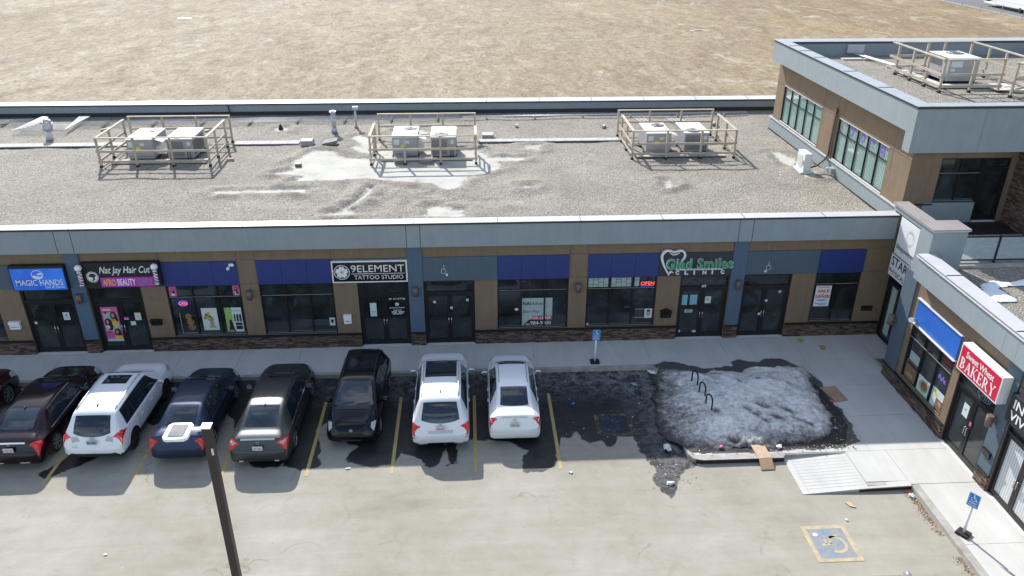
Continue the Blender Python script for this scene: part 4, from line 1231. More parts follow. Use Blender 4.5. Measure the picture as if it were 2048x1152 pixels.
# tattoo studio sign
t = sg('shop_sign', P_retail, -3.9, 3.0, 'black sign with white rim and round white blossom emblem over the tattoo studio door')
mb = MB(); pbox(mb, P_retail, -5.31, -2.47, .05, .12, 3.0, 3.9); mb.build('sign_rim', 'white', t)
mb = MB(); pbox(mb, P_retail, -5.255, -2.525, .121, .13, 3.055, 3.845); mb.build('sign_face', 'blackgloss', t)
lettering('9ELEMENT', P_retail, -4.58, 3.44, 2.0, .29, .131, 'white', t)
lettering('TATTOO STUDIO', P_retail, -4.48, 3.14, 1.85, .17, .131, 'white', t)
mb = MB(); pbox(mb, P_retail, -4.58, -2.58, .131, .137, 3.365, 3.385)
ringpoly(mb, P_retail, -4.93, 3.45, .30, .275, .131, .138, seg=36)
for k in range(5):
    a = math.pi / 2 + k * 2 * math.pi / 5
    pts = []
    for u, v in ((0, .02), (.08, .10), (.105, .17), (.075, .225), (.025, .24), (0, .205), (-.025, .24), (-.075, .225), (-.105, .17), (-.08, .10)):
        ca, sa = math.cos(a - math.pi / 2), math.sin(a - math.pi / 2)
        pts.append((u * ca - v * sa, u * sa + v * ca))
    pshape(pts, P_retail, -4.93, 3.45, .131, .1385, mb)
mb.build('emblem', 'white', t, fix=True)
mb = MB()
for k in range(5):
    a = math.pi / 2 + k * 2 * math.pi / 5
    disc(P_retail, -4.93 + .095 * math.cos(a), 3.45 + .095 * math.sin(a), .012, .1386, .14, mb, seg=8)
    disc(P_retail, -4.93 + .06 * math.cos(a + .6), 3.45 + .06 * math.sin(a + .6), .01, .1386, .14, mb, seg=8)
disc(P_retail, -4.93, 3.45, .018, .1386, .14, mb, seg=10)
mb.build('emblem_dots', 'ink', t, fix=True)
# dental clinic sign
t = sg('shop_sign', P_retail, 8.6, 3.0, 'white tooth outline with green raised letters over the clinic door')
MT['green_face'] = plain('green_letter_face', (.03, .30, .14), .4, var=.03)
tooth = [(7.60, 3.05), (7.50, 3.22), (7.38, 3.45), (7.28, 3.72), (7.27, 3.90), (7.34, 4.03), (7.46, 4.09), (7.60, 4.07), (7.72, 4.03), (7.86, 4.07), (8.0, 4.08), (8.11, 4.01), (8.16, 3.88), (8.12, 3.74), (8.03, 3.62)]
wd_ = [.03, .06, .075, .085, .09, .09, .085, .07, .055, .07, .08, .08, .075, .06, .03]
mb = MB()
pts2 = [Vector((a, b)) for a, b in tooth]
# catmull smooth
sm, sw = [], []
for i in range(len(pts2) - 1):
    p0, p1, p2, p3 = pts2[max(i - 1, 0)], pts2[i], pts2[i + 1], pts2[min(i + 2, len(pts2) - 1)]
    for k in range(5):
        u = k / 5
        sm.append(.5 * ((2 * p1) + (-p0 + p2) * u + (2 * p0 - 5 * p1 + 4 * p2 - p3) * u * u + (-p0 + 3 * p1 - 3 * p2 + p3) * u ** 3)); sw.append(wd_[i] * (1 - u) + wd_[i + 1] * u)
sm.append(pts2[-1]); sw.append(wd_[-1])
def ribbon(mb, sm, sw, d0, d1):
    L = []
    for i, p in enumerate(sm):
        d = (sm[min(i + 1, len(sm) - 1)] - sm[max(i - 1, 0)]).normalized(); n = Vector((-d.y, d.x))
        L.append((p + n * sw[i] / 2, p - n * sw[i] / 2))
    for (a, b), (c, d) in zip(L[:-1], L[1:]):
        mb.prism([tuple(a), tuple(c), tuple(d), tuple(b)], lambda u, v, w: P_retail(u, w, v), d0, d1)
ribbon(mb, sm, sw, .05, .15)
sm3 = [Vector(p) for p in ((7.55, 4.0), (7.68, 3.92), (7.8, 3.93), (7.95, 4.0))]; ribbon(mb, sm3, [.02, .035, .035, .015], .05, .155)
sm4 = [Vector(p) for p in ((7.58, 3.06), (7.62, 3.18), (7.7, 3.2), (7.78, 3.14))]; ribbon(mb, sm4, [.03, .07, .05, .01], .05, .155)
mb.build('tooth_outline', 'white', t, fix=True)
lettering('Glad Smiles', P_retail, 7.45, 3.30, 2.64, .42, .05, 'white', t, bold=.03, ext=.09, spacing=1.08)
lettering('Glad Smiles', P_retail, 7.47, 3.32, 2.6, .40, .141, 'green_face', t, bold=.024, ext=.012, spacing=1.08)
mb = MB(); pbox(mb, P_retail, 7.84, 9.7, .05, .12, 3.245, 3.29); mb.build('underline_bar', 'offwhite', t)
for k, ch in enumerate('CLINIC'):
    x = 7.86 + k * .355
    lettering(ch, P_retail, x, 3.06, .045 if ch == 'I' else .14, .155, .05, 'white', t, bold=.03, ext=.08)
# white tenant sign hung on the corner tower
P_sgn = lambda s, d, z: (16.08 - d, s, z)
SGN[P_sgn] = -1
t = thing('tenant_sign', P_sgn(-1.3, 0, 3.2), 'tall white two-panel sign with sunburst hung under the corner tower', 'sign')
mb = MB(); pbox(mb, P_sgn, -2.7, -.62, -.12, 0, 3.18, 5.55); mb.build('sign_case', 'frame', t)
mb = MB(); pbox(mb, P_sgn, -2.68, -.64, .001, .015, 4.07, 5.53); pbox(mb, P_sgn, -2.68, -.55, .001, .015, 3.17, 4.02); mb.build('sign_face', 'white', t)
lettering('blisspowered', P_sgn, -.72, 4.25, 1.26, .25, .017, 'ink', t, bold=.006, ext=.004)
lettering('STARS', P_sgn, -.64, 3.60, 1.36, .36, .017, 'ink', t, bold=.012, ext=.004)
lettering('PHYSICAL', P_sgn, -.60, 3.26, 1.12, .19, .017, 'ink', t, ext=.004)
mb = MB()
for k in range(28):
    a = k * 2 * math.pi / 28
    for r0, r1, w_ in ((.21, .30 + .03 * (k % 2), .008),):
        c, s_ = math.cos(a), math.sin(a)
        pshape([(c * r0 - s_ * w_, s_ * r0 + c * w_), (c * r1 - s_ * w_ * .5, s_ * r1 + c * w_ * .5), (c * r1 + s_ * w_ * .5, s_ * r1 - c * w_ * .5), (c * r0 + s_ * w_, s_ * r0 - c * w_)], P_sgn, -1.48, 4.95, .0155, .019, mb)
MT['faintgrey'] = plain('faint_grey_print', (.35, .34, .33), .5, var=0)
mb.build('sunburst', 'faintgrey', t, fix=True)

# serif capitals and lower case for the bakery sign, drawn as strokes
t = thing('shop_sign', P_wing(-8.3, .3, 3.1), 'red projecting light box with white frame over the bakery door', 'sign')
MT['bakered'] = plain('deep_red_sign_face', (.52, .018, .045), .35, var=.04, emit=.06)
mb = MB(); pbox(mb, P_wing, -9.32, -7.28, .06, .38, 3.12, 4.02); mb.build('sign_case', 'white', t, bevel=.01)
mb = MB(); pbox(mb, P_wing, -9.27, -7.33, .381, .387, 3.17, 3.97); mb.build('sign_face', 'bakered', t)
def serif_text(s, P, s0, z0, w, h, d, mat, parent):
    G = {
     'B': (.72, [((.16, 0), (.16, 1), .17), ((.0, 1), (.4, 1), .07), ((0, 0), (.4, 0), .07), ('arc', .36, .76, .24, .24, .16), ('arc', .36, .27, .30, .27, .17), ((.2, .52), (.4, .52), .06)]),
     'A': (.86, [((.12, 0), (.43, 1), .07), ((.43, 1), (.74, 0), .17), ((.0, 0), (.26, 0), .06), ((.56, 0), (.9, 0), .06), ((.2, .34), (.66, .34), .06)]),
     'K': (.88, [((.16, 0), (.16, 1), .17), ((0, 1), (.32, 1), .06), ((0, 0), (.32, 0), .06), ((.2, .42), (.66, .98), .07), ((.32, .56), (.74, .02), .17), ((.52, 1), (.8, 1), .06), ((.58, 0), (.9, 0), .06)]),
     'E': (.74, [((.16, 0), (.16, 1), .17), ((0, 1), (.64, 1), .07), ((0, 0), (.68, 0), .07), ((.16, .52), (.5, .52), .06), ((.63, 1.02), (.63, .78), .07), ((.67, -.02), (.67, .24), .07), ((.5, .62), (.5, .42), .06)]),
     'R': (.84, [((.16, 0), (.16, 1), .17), ((0, 1), (.4, 1), .06), ((0, 0), (.32, 0), .06), ('arc', .36, .74, .26, .26, .16), ((.2, .48), (.4, .48), .06), ((.38, .48), (.7, .02), .17), ((.6, 0), (.88, 0), .06)]),
     'Y': (.84, [((.12, 1), (.42, .46), .16), ((.42, .46), (.7, 1), .07), ((.42, .5), (.42, 0), .17), ((0, 1), (.28, 1), .06), ((.56, 1), (.84, 1), .06), ((.26, 0), (.58, 0), .06)])}
    tot = sum(G[c][0] for c in s) + .1 * (len(s) - 1)
    kx = w / tot; x = 0; mb = MB(); sg_ = SGN[P]; lay = 0
    for c in s:
        adv, st = G[c]
        for e in st:
            lay += 1; d1 = d + .006 + (lay % 7) * .0004
            if e[0] == 'arc':
                _, cx, cy, rx, ry, th = e
                for i in range(12):
                    a0 = -math.pi / 2 + math.pi * i / 12; a1 = -math.pi / 2 + math.pi * (i + 1) / 12
                    q = []
                    for a, o in ((a0, 1), (a1, 1), (a1, 0), (a0, 0)):
                        rr = (rx, ry) if o else (rx - th, ry - .07)
                        q.append(((x + cx + rr[0] * math.cos(a)) * kx, (cy + rr[1] * math.sin(a)) * h))
                    mb.prism(q, lambda u, v, dd: P(s0 + sg_ * u, dd, z0 + v), d, d1)
            else:
                (x0, y0), (x1, y1), th = e
                if abs(y1 - y0) < .01:
                    q = [(x + x0, y0 - th / 2), (x + x1, y0 - th / 2), (x + x1, y0 + th / 2), (x + x0, y0 + th / 2)]
                else:
                    q = [(x + x0 - th / 2, y0), (x + x0 + th / 2, y0), (x + x1 + th / 2, y1), (x + x1 - th / 2, y1)]
                mb.prism([(a * kx, b * h) for a, b in q], lambda u, v, dd: P(s0 + sg_ * u, dd, z0 + v), d, d1)
        x += adv + .1
    return mb.build('lettering', mat, parent, fix=True)
serif_text('BAKERY', P_wing, -7.42, 3.25, 1.74, .34, .388, 'white', t)
lettering('Sweet Wheat', P_wing, -7.60, 3.67, 1.38, .21, .388, 'white', t, bold=.012)
# dark salon sign at the right edge
t = thing('shop_sign', P_wing(-10.4, .1, 2.8), 'dark rectangular sign with thin white letters over the striped doors', 'sign')
mb = MB(); pbox(mb, P_wing, -12.2, -9.58, .06, .2, 2.82, 3.72); mb.build('sign_case', 'drip', t, bevel=.006)
lettering('IN', P_wing, -9.78, 3.33, .42, .28, .201, 'white', t, bold=.01)
lettering('VIVO', P_wing, -9.74, 2.96, 1.0, .28, .201, 'white', t, bold=.01)

# ================================================================== WALL LAMPS, BOXES, CAMERAS
def wall_lamp(P, s, z, label, mat='bronze_lamp'):
    t = thing('wall_lamp', P(s, 0, z), label, 'wall lamp', 'bronze cylinder wall lamps')
    d = .24 if P is P_wing else .2
    mb = MB(); mb.cyl(P(s, d, z - .18), P(s, d, z + .18), .105, seg=20); mb.build('lamp_shade', mat, t)
    mb = MB(); pbox(mb, P, s - .05, s + .05, .07, d - .08, z - .06, z + .06); mb.build('bracket', mat, t)
wall_lamp(P_retail, -14.78, 2.6, 'bronze cylinder lamp on the blue pilaster left of the hair cut shop')
wall_lamp(P_retail, -8.48, 2.6, 'bronze cylinder lamp on the tan wall between the poster window and tattoo window')
wall_lamp(P_retail, -2.19, 2.6, 'bronze cylinder lamp on the blue pilaster right of the tattoo studio door')
wall_lamp(P_retail, 4.09, 2.62, 'bronze cylinder lamp on the tan wall right of the for-lease window')
wall_lamp(P_retail, 10.38, 2.6, 'bronze cylinder lamp on the blue pilaster right of the clinic door')
wall_lamp(P_wing, -3.05, 2.5, 'pale bronze cylinder lamp near the shaded corner entrance')
wall_lamp(P_wing, -9.12, 2.42, 'sunlit bronze cylinder lamp beside the bakery door')
def mailbox(P, s0, s1, z0, z1, mat, label, style=0):
    t = thing('mailbox', P((s0 + s1) / 2, 0, z0), label, 'mailbox')
    mb = MB(); pbox(mb, P, s0, s1, .002, .12, z0, z1 - (z1 - z0) * .38); mb.build('box_body', mat, t, bevel=.008)
    mb = MB()
    if style == 1:
        sg_ = SGN[P]; w = abs(s1 - s0)
        pshape([(-.03, 0), (w + .03, 0), (w + .02, .06), (w / 2 + .05, .16), (w / 2 - .05, .16), (-.02, .06)], P, s0 if sg_ > 0 else s1, z1 - (z1 - z0) * .38 + .002, .002, .15, mb)
    else:
        pbox(mb, P, s0 - .01, s1 + .01, .002, .14, z1 - (z1 - z0) * .36, z1)
    mb.build('lid', mat, t, fix=True, bevel=.006)
    mb = MB(); pbox(mb, P, s0 + .05, s1 - .05, .1201, .124, z0 + (z1 - z0) * .28, z0 + (z1 - z0) * .34); mb.build('slot', 'drip', t)
mailbox(P_retail, -17.67, -17.28, 1.3, 1.62, 'white', 'white mailbox with lid on the tan wall beside the salon door')
mailbox(P_retail, -12.39, -11.99, 1.34, 1.58, 'blackgloss', 'low black mailbox under the number 37')
mailbox(P_retail, -5.04, -4.75, 1.22, 1.6, 'white', 'square white mailbox left of the tattoo studio door')
mailbox(P_retail, 7.44, 7.86, 1.16, 1.52, 'blackgloss', 'black mailbox with peaked lid left of the clinic door', 1)
mailbox(P_wing, -9.42, -9.05, 1.2, 1.42, 'blackgloss', 'glossy dark mailbox on the pilaster beside the bakery door')
t = thing('wall_vent', P_retail(15.85, 0, 1.3), 'small black louvred vent on the tan wall near the corner', 'vent')
mb = MB(); pbox(mb, P_retail, 15.63, 16.08, .002, .03, 1.24, 1.46); mb.build('vent_frame', 'blackgloss', t)
mb = MB()
for k in range(4): pbox(mb, P_retail, 15.66, 16.05, .031, .05, 1.27 + k * .045, 1.29 + k * .045)
mb.build('louvre', 'drip', t)
def num(s, P, a, z, w, h, label, mat='offwhite'):
    tag(lettering(s, P, a, z, w, h, .003, mat, None, 'house_number'), label, 'number')
num('37', P_retail, -12.24, 2.27, .22, .18, 'faint raised number 37 on the tan wall above the low black mailbox', 'tan')
num('49', P_retail, 8.98, 2.43, .18, .12, 'white number 49 on the transom over the clinic door', 'white')
# cable loops with unused sign feeds
def feed(s, z, sgn_, label):
    t = thing('sign_cable', P_retail(s, .05, z), label, 'cable', 'loose sign cables on the blue-grey panels')
    mb = MB()
    pts = [P_retail(s + .09 * math.cos(a), .06 + .02 * math.sin(a * 2), z + .1 * math.sin(a)) for a in [i * 2 * math.pi / 18 for i in range(18)]]
    mb.tube(pts, .012, 6, closed=True); mb.tube([P_retail(s, .05, z + .26), P_retail(s + .02 * sgn_, .07, z + .17), P_retail(s + .06 * sgn_, .06, z + .09)], .01, 6)
    mb.build('cable_loop', 'offwhite', t)
    mb = MB(); mb.cyl(P_retail(s + .12 * sgn_, .05, z - .13), P_retail(s + .12 * sgn_, .12, z - .13), .05, seg=14); mb.build('junction_box', 'offwhite', t)
feed(-1.1, 3.38, 1, 'white cable loop and round box above the empty double door left of the lease window')
feed(11.53, 3.26, -1, 'white cable loop and round box above the empty double door right of the clinic')
t = thing('flood_light', P_retail(-9.02, .05, 3.8), 'small white twin flood light on the royal blue panel above the poster window', 'lamp')
mb = MB()
mb.cyl(P_retail(-9.1, .06, 3.75), P_retail(-9.12, .2, 3.70), .04, .06, 12); mb.cyl(P_retail(-8.97, .06, 3.86), P_retail(-8.93, .2, 3.86), .04, .06, 12); mb.build('lamp_head', 'white', t)
mb = MB(); pbox(mb, P_retail, -9.1, -8.96, .046, .08, 3.76, 3.87); mb.build('bracket', 'white', t)
t = thing('flood_light', P_wing(-4.25, .1, 2.98), 'sunlit white flood light on the ledge above the bakery windows', 'lamp')
mb = MB(); mb.cyl(P_wing(-4.18, .08, 3.1), P_wing(-4.3, .3, 3.16), .05, .09, 14); mb.build('lamp_head', 'white', t)
mb = MB(); mb.cyl(P_wing(-4.3, .06, 3.0), P_wing(-4.28, .14, 3.12), .03, .03, 10); mb.build('bracket', 'offwhite', t)

# ================================================================== POSTERS, NOTICES AND WINDOW SIGNS
def sheet(P, s0, s1, z0, z1, d, mat, name, label, cat='poster', group=None, extra=None):
    t = thing(name, P((s0 + s1) / 2, d, z0), label, cat, group)
    mb = MB(); pbox(mb, P, s0, s1, d, d + .006, z0, z1); mb.build('sheet', mat, t)
    if extra: extra(t, P, s0, s1, z0, z1, d + .0062)
    return t
def art(polys):
    def f(t, P, s0, s1, z0, z1, d):
        mats = sorted({p[0] for p in polys}); w, h = abs(s1 - s0), z1 - z0
        L = s0 if SGN[P] > 0 else max(s0, s1)
        for m_ in mats:
            mb = MB()
            for i, (mm, pts) in enumerate(polys):
                if mm == m_: pshape([(a * w, b * h) for a, b in pts], P, L, z0, d, d + .0006 + i * .0006, mb)
            mb.build('print', m_, t, fix=True)
    return f
def ell(cx, cy, rx, ry, n=12, a0=0):
    return [(cx + rx * math.cos(2 * math.pi * i / n + a0), cy + ry * math.sin(2 * math.pi * i / n + a0)) for i in range(n)]
def rect(a, b, c, d): return [(a, c), (b, c), (b, d), (a, d)]
D_ = -.114
sheet(P_retail, -14.26, -13.64, .57, 2.07, D_, 'pink', 'poster', 'tall pink hair poster with three women on the hair shop door', 'poster', None, art([
    ('paper', rect(.02, .98, .0, .07)), ('frost', rect(.08, .92, .3, .84)), ('paper', rect(.1, .6, .9, .94)),
    ('ink', ell(.70, .74, .21, .13)), ('ink', ell(.78, .64, .16, .1)), ('skin', ell(.66, .76, .10, .065)), ('gold', [(.52, .6), (.85, .6), (.8, .42), (.55, .42)]), ('skin', ell(.68, .62, .12, .04)),
    ('ink', ell(.30, .56, .22, .12)), ('ink', ell(.34, .44, .2, .12)), ('skin', ell(.25, .57, .09, .06)), ('paper', ell(.22, .42, .13, .06)),
    ('ink', ell(.74, .27, .2, .11)), ('ink', ell(.78, .2, .17, .09)), ('skin', ell(.70, .28, .09, .055)), ('gold', [(.5, .17), (.95, .17), (.98, .08), (.5, .08)]), ('red', ell(.24, .84, .1, .035)), ('red', ell(.22, .27, .12, .03))]))
sheet(P_retail, -15.7, -15.46, 1.55, 1.88, D_, 'paper', 'notice', 'pale green notice on the salon door with a cut lower corner', 'notice', None, art([('ink', rect(.4, .6, .55, .75)), ('faintgrey', rect(.15, .8, .35, .42))]))
t = thing('round_sticker', P_retail(-16.79, D_, 1.45), 'small round white sticker on the left salon door leaf', 'sticker'); mb = MB(); disc(P_retail, -16.79, 1.45, .06, D_, D_ + .006, mb); mb.build('disc', 'offwhite', t, fix=True)
sheet(P_retail, -13.03, -12.80, 1.48, 1.80, D_, 'paper', 'notice', 'yellow-headed notice, right-hand one on the hair shop door', 'notice', None, art([('gold', rect(.0, 1, .88, 1)), ('faintgrey', rect(.15, .8, .45, .52))]))
sheet(P_retail, -13.24, -13.05, 1.26, 1.43, D_, 'paper', 'notice', 'small pale notice lowest on the hair shop door', 'notice')
sheet(P_retail, -13.44, -13.26, 1.52, 1.63, -.08, 'pink', 'notice', 'tiny pink sticker beside the hair shop door handle', 'notice', None, art([('paper', rect(.1, .9, .1, .3))]))
sheet(P_retail, -11.55, -11.28, 2.47, 2.9, -.098, 'pink', 'poster', 'small pink portrait poster in the upper left pane beside the hair shop', 'poster', None, art([('ink', ell(.6, .5, .22, .25)), ('skin', ell(.55, .6, .12, .12)), ('paper', rect(.3, .75, .05, .3))]))
sheet(P_retail, -9.16, -8.9, 2.47, 2.9, -.098, 'pink', 'poster', 'small pink portrait poster in the upper right pane below the twin flood light', 'poster', None, art([('ink', ell(.45, .6, .25, .22)), ('skin', ell(.42, .65, .12, .1)), ('paper', rect(.25, .8, .05, .35)), ('ink', ell(.6, .25, .2, .15))]))
sheet(P_retail, -10.49, -9.9, .97, 1.94, -.098, 'paper', 'poster', 'pale poster of a woman with flowers in her hair in the middle pane', 'poster', None, art([
    ('skin', ell(.55, .50, .2, .13)), ('skin', rect(.45, .7, .16, .4)), ('leafgreen', ell(.35, .62, .22, .13)), ('red', ell(.3, .7, .12, .06)), ('gold', ell(.45, .78, .12, .06)), ('leafgreen', rect(.35, .8, .1, .2)), ('ink', ell(.6, .55, .03, .015)), ('red', ell(.18, .55, .08, .05)), ('ink', ell(.5, .62, .1, .03))]))
sheet(P_retail, -9.61, -8.97, .88, 1.94, -.098, 'leafgreen', 'poster', 'green and white price poster with black photographs in the right-hand pane', 'poster', None, art([
    ('paper', rect(.42, 1, .0, 1)), ('ink', rect(.5, .95, .42, .72)), ('ink', rect(.55, .95, .1, .38)), ('ink', [(.1, 0), (.5, 0), (.42, .25), (.35, .5), (.2, .5), (.18, .25)]), ('paper', rect(.55, .95, .25, .27)), ('skin', rect(.15, .4, .0, .08)), ('paper', rect(.6, .65, .42, .72)), ('paper', rect(.78, .82, .42, .72)), ('leafgreen', rect(.5, .9, .85, .88))]))
t = thing('model_photo', P_retail(-11.1, -.098, .9), 'dim framed photograph of two figures at the bottom of the left pane', 'poster')
mb = MB(); pshape(ell(.3, .68, .12, .14), P_retail, -11.3, .9, -.098, -.094, mb); pshape(ell(.33, .45, .15, .12), P_retail, -11.3, .9, -.098, -.093, mb); pshape(ell(.36, .22, .14, .13), P_retail, -11.3, .9, -.098, -.094, mb); mb.build('print', 'food', t, fix=True)
mb = MB(); pbox(mb, P_retail, -11.33, -11.31, -.098, -.092, .86, 1.75); pbox(mb, P_retail, -11.31, -10.75, -.098, -.092, .86, .875); mb.build('picture_frame', 'faintgrey', t)
# neon OPEN signs
t = thing('neon_sign', P_retail(-11.12, -.098, 2.1), 'oval red and blue neon OPEN sign in the hair shop window', 'neon sign')
lettering('OPEN', P_retail, -11.24, 2.10, .26, .12, -.09, 'neon_red', t, bold=.01)
mb = MB(); ringpoly(mb, P_retail, -11.11, 2.165, .115, .10, -.095, -.085, seg=30, sx=1.55); mb.build('neon_oval', 'neon_blue', t)
t = thing('neon_sign', P_retail(6.85, -.098, 2.55), 'red neon OPEN lettering over a blue line in the clinic window', 'neon sign')
lettering('OPEN', P_retail, 6.58, 2.545, .53, .15, -.088, 'neon_red', t, bold=.01)
mb = MB(); pbox(mb, P_retail, 6.58, 7.08, -.092, -.084, 2.505, 2.52); mb.build('neon_line', 'neon_blue', t)
mb = MB(); pbox(mb, P_retail, 6.54, 7.12, -.098, -.0935, 2.49, 2.73); mb.build('backing', 'black', t)
t = thing('neon_sign', P_wing(-8.25, -.09, 2.7), 'unlit oval OPEN sign hanging behind the transom of the bakery door', 'neon sign')
lettering('OPEN', P_wing, -7.98, 2.56, .5, .17, -.09, 'greygreen', t)
mb = MB(); ringpoly(mb, P_wing, -8.23, 2.64, .16, .15, -.095, -.088, seg=30, sx=2.1); mb.build('neon_oval', 'greygreen', t)
# frosted mosaic film across the clinic transoms
t = thing('window_film', P_retail(5.8, -.098, 2.5), 'frosted mosaic film across the top of the clinic window', 'window film')
mb = MB(); rr = random.Random(4)
for a, b in ((4.50, 5.32), (5.40, 6.24), (6.32, 7.14)):
    x = a; k = 0; mb = MB()
    while x < b - .05:
        w_ = min(.2, b - x); e = x + w_
        zz = [2.49, 2.49 + rr.choice((.12, .2, .28)), 2.49 + .42 - rr.choice((0, .0, .1)), 2.90]
        zz = sorted(set(round(z, 3) for z in zz))
        for p, q in zip(zz[:-1], zz[1:]):
            if q - p > .03 and not (x > 6.45 and p < 2.7 and x < 7.2): pbox(mb, P_retail, x + .008, e - .008, -.098, -.094, p + .008, q - .008)
        x = e; k += 1
    mb.build('film', 'frost', t)
# for-lease board and sale-or-lease poster
t = thing('lease_board', P_retail(2.5, -.098, .83), 'white for-lease board with red and black corner band leaning inside the window', 'sign')
mb = MB(); pbox(mb, P_retail, 1.92, 3.12, -.098, -.090, .84, 2.07); mb.build('board', 'frost', t)
mb = MB(); pshape([(.28, .26), (1.2, .26), (1.2, .44), (.40, .44)], P_retail, 1.92, .84, -.0895, -.0885, mb); mb.build('red_band', 'red', t, fix=True)
mb = MB(); pshape([(.04, 0.01), (1.2, 0.01), (1.2, .255), (.27, .255)], P_retail, 1.92, .84, -.0895, -.088, mb); mb.build('black_band', 'ink', t, fix=True)
lettering('FOR LEASE', P_retail, 2.26, 1.13, .82, .12, -.0882, 'white', t, bold=.02, ext=.003)
lettering('403', P_retail, 2.08, .88, .15, .07, -.0878, 'white', t, bold=.01, ext=.003)
lettering('984-9800', P_retail, 2.26, .88, .82, .16, -.0878, 'white', t, bold=.01, ext=.003)
lettering('NAI', P_retail, 1.96, 1.76, .30, .16, -.0895, 'ink', t, bold=.03, ext=.003)
lettering('Adven', P_retail, 2.29, 1.76, .47, .15, -.0895, 'ink', t, ext=.003)
lettering('Brian West', P_retail, 1.96, 1.42, .66, .12, -.0895, 'ink', t, shear=.2, ext=.003)
mb = MB(); pbox(mb, P_retail, 1.95, 3.05, -.0895, -.0885, 1.66, 1.668); mb.build('rule_line', 'faintgrey', t)
t = thing('sale_poster', P_retail(13.95, -.098, 1.45), 'white poster with red SALE OR LEASE lettering in the end window', 'poster')
mb = MB(); pbox(mb, P_retail, 13.65, 14.28, -.07, -.064, 1.44, 2.36); mb.build('sheet', 'white', t)
lettering('SALE', P_retail, 13.74, 2.06, .48, .14, -.0635, 'red', t, bold=.035, ext=.003)
lettering('OR', P_retail, 13.9, 1.98, .12, .045, -.0635, 'ink', t, ext=.003)
lettering('LEASE', P_retail, 13.69, 1.82, .56, .14, -.0635, 'red', t, bold=.035, ext=.003)
mb = MB()
for z in (2.30, 2.26): pbox(mb, P_retail, 13.72, 14.2, -.0638, -.062, z, z + .015)
mb.build('small_print', 'red', t)
mb = MB()
for z, a, b in ((1.72, 13.72, 14.18), (1.68, 13.8, 14.1), (1.56, 13.70, 14.2), (1.50, 13.85, 14.15)): pbox(mb, P_retail, a, b, -.0638, -.062, z, z + .025)
mb.build('small_print', 'neon_blue' if False else 'blue_sign', t)
# clinic door notices
txt = art([('faintgrey', rect(.12, .88, .82, .9)), ('faintgrey', rect(.12, .7, .66, .72)), ('faintgrey', rect(.12, .8, .5, .56)), ('faintgrey', rect(.12, .88, .06, .12))])
sheet(P_retail, 8.22, 8.51, 1.61, 2.06, D_, 'paper_blue', 'notice', 'blue notice nearest the hinge on the clinic door', 'notice', None, txt)
sheet(P_retail, 8.61, 8.90, 1.62, 2.06, D_, 'paper_blue', 'notice', 'blue notice nearest the middle of the clinic door', 'notice', None, txt)
sheet(P_retail, 9.22, 9.46, 1.67, 1.97, D_, 'paper', 'notice', 'pale green notice on the right leaf of the clinic door', 'notice', None, art([('ink', rect(.4, .6, .5, .7))]))
sheet(P_retail, 8.45, 8.76, 1.27, 1.40, D_, 'paper', 'open_plate', 'small white plate with black OPEN letters on the clinic door', 'sign', None,
      lambda t, P, s0, s1, z0, z1, d: lettering('OPEN', P, s0 + .03, z0 + .025, .25, .085, d, 'ink', t, bold=.03, ext=.002))
t = thing('round_sticker', P_retail(8.3, D_, .4), 'small round white sticker low on the clinic door', 'sticker'); mb = MB(); disc(P_retail, 8.3, .42, .06, D_, D_ + .006, mb); mb.build('disc', 'offwhite', t, fix=True)
sheet(P_retail, 8.84, 8.98, .37, .47, -.08, 'paper', 'notice', 'tiny white label at the foot of the clinic door', 'notice')
sheet(P_retail, 6.82, 7.13, 1.07, 1.49, -.098, 'paper', 'poster', 'small portrait poster at the lower right of the clinic window', 'poster', None, art([('skin', ell(.5, .5, .25, .25)), ('ink', ell(.5, .78, .25, .12)), ('pink', rect(.3, .7, .3, .36))]))
t = thing('framed_notice', P_retail(6.6, -.098, 1.1), 'dark framed notice beside the portrait poster in the clinic window', 'notice')
mb = MB(); pbox(mb, P_retail, 6.42, 6.78, -.098, -.092, 1.47, 1.49); pbox(mb, P_retail, 6.42, 6.78, -.098, -.092, 1.09, 1.11); mb.build('picture_frame', 'frost', t)
mb = MB(); pbox(mb, P_retail, 6.44, 6.76, -.098, -.094, 1.115, 1.465); mb.build('sheet', 'slate_dark', t)
sheet(P_retail, 4.47, 4.6, .82, .88, -.098, 'white', 'notice', 'tiny white label at the lower left of the clinic window', 'notice')
# tattoo studio window and door prints
sheet(P_retail, -4.02, -3.77, 1.41, 2.0, D_, 'paper', 'notice', 'narrow pale notice on the left tattoo studio door leaf', 'notice', None, art([('faintgrey', rect(.2, .85, .3, .4)), ('faintgrey', rect(.15, .85, .15, .2)), ('gold', rect(.2, .8, .34, .37))]))
t = thing('door_lettering', P_retail(-3, D_, 1.5), 'white address and blossom lettering on the right tattoo studio door leaf', 'lettering')
lettering('#41 3515 27ST NE', P_retail, -3.27, 2.12, .62, .075, D_, 'white', t, bold=.01)
lettering('WELCOME TO 9 ELEMENT', P_retail, -3.27, 1.74, .6, .05, D_, 'white', t)
mb = MB()
for a_, b_, z_ in ((-3.12, -2.8, 1.65), (-3.2, -2.98, 1.58), (-2.94, -2.7, 1.58), (-3.18, -3.0, 1.53), (-2.92, -2.72, 1.53), (-3.15, -2.78, 1.48)): pbox(mb, P_retail, a_, b_, D_, D_ + .004, z_, z_ + .022)
mb.build('small_print', 'white', t)
mb = MB()
for k in range(5):
    a = math.pi / 2 + k * 2 * math.pi / 5
    disc(P_retail, -2.97 + .045 * math.cos(a), 1.92 + .045 * math.sin(a), .035, D_, D_ + .004, mb, seg=10)
mb.build('blossom', 'white', t, fix=True)
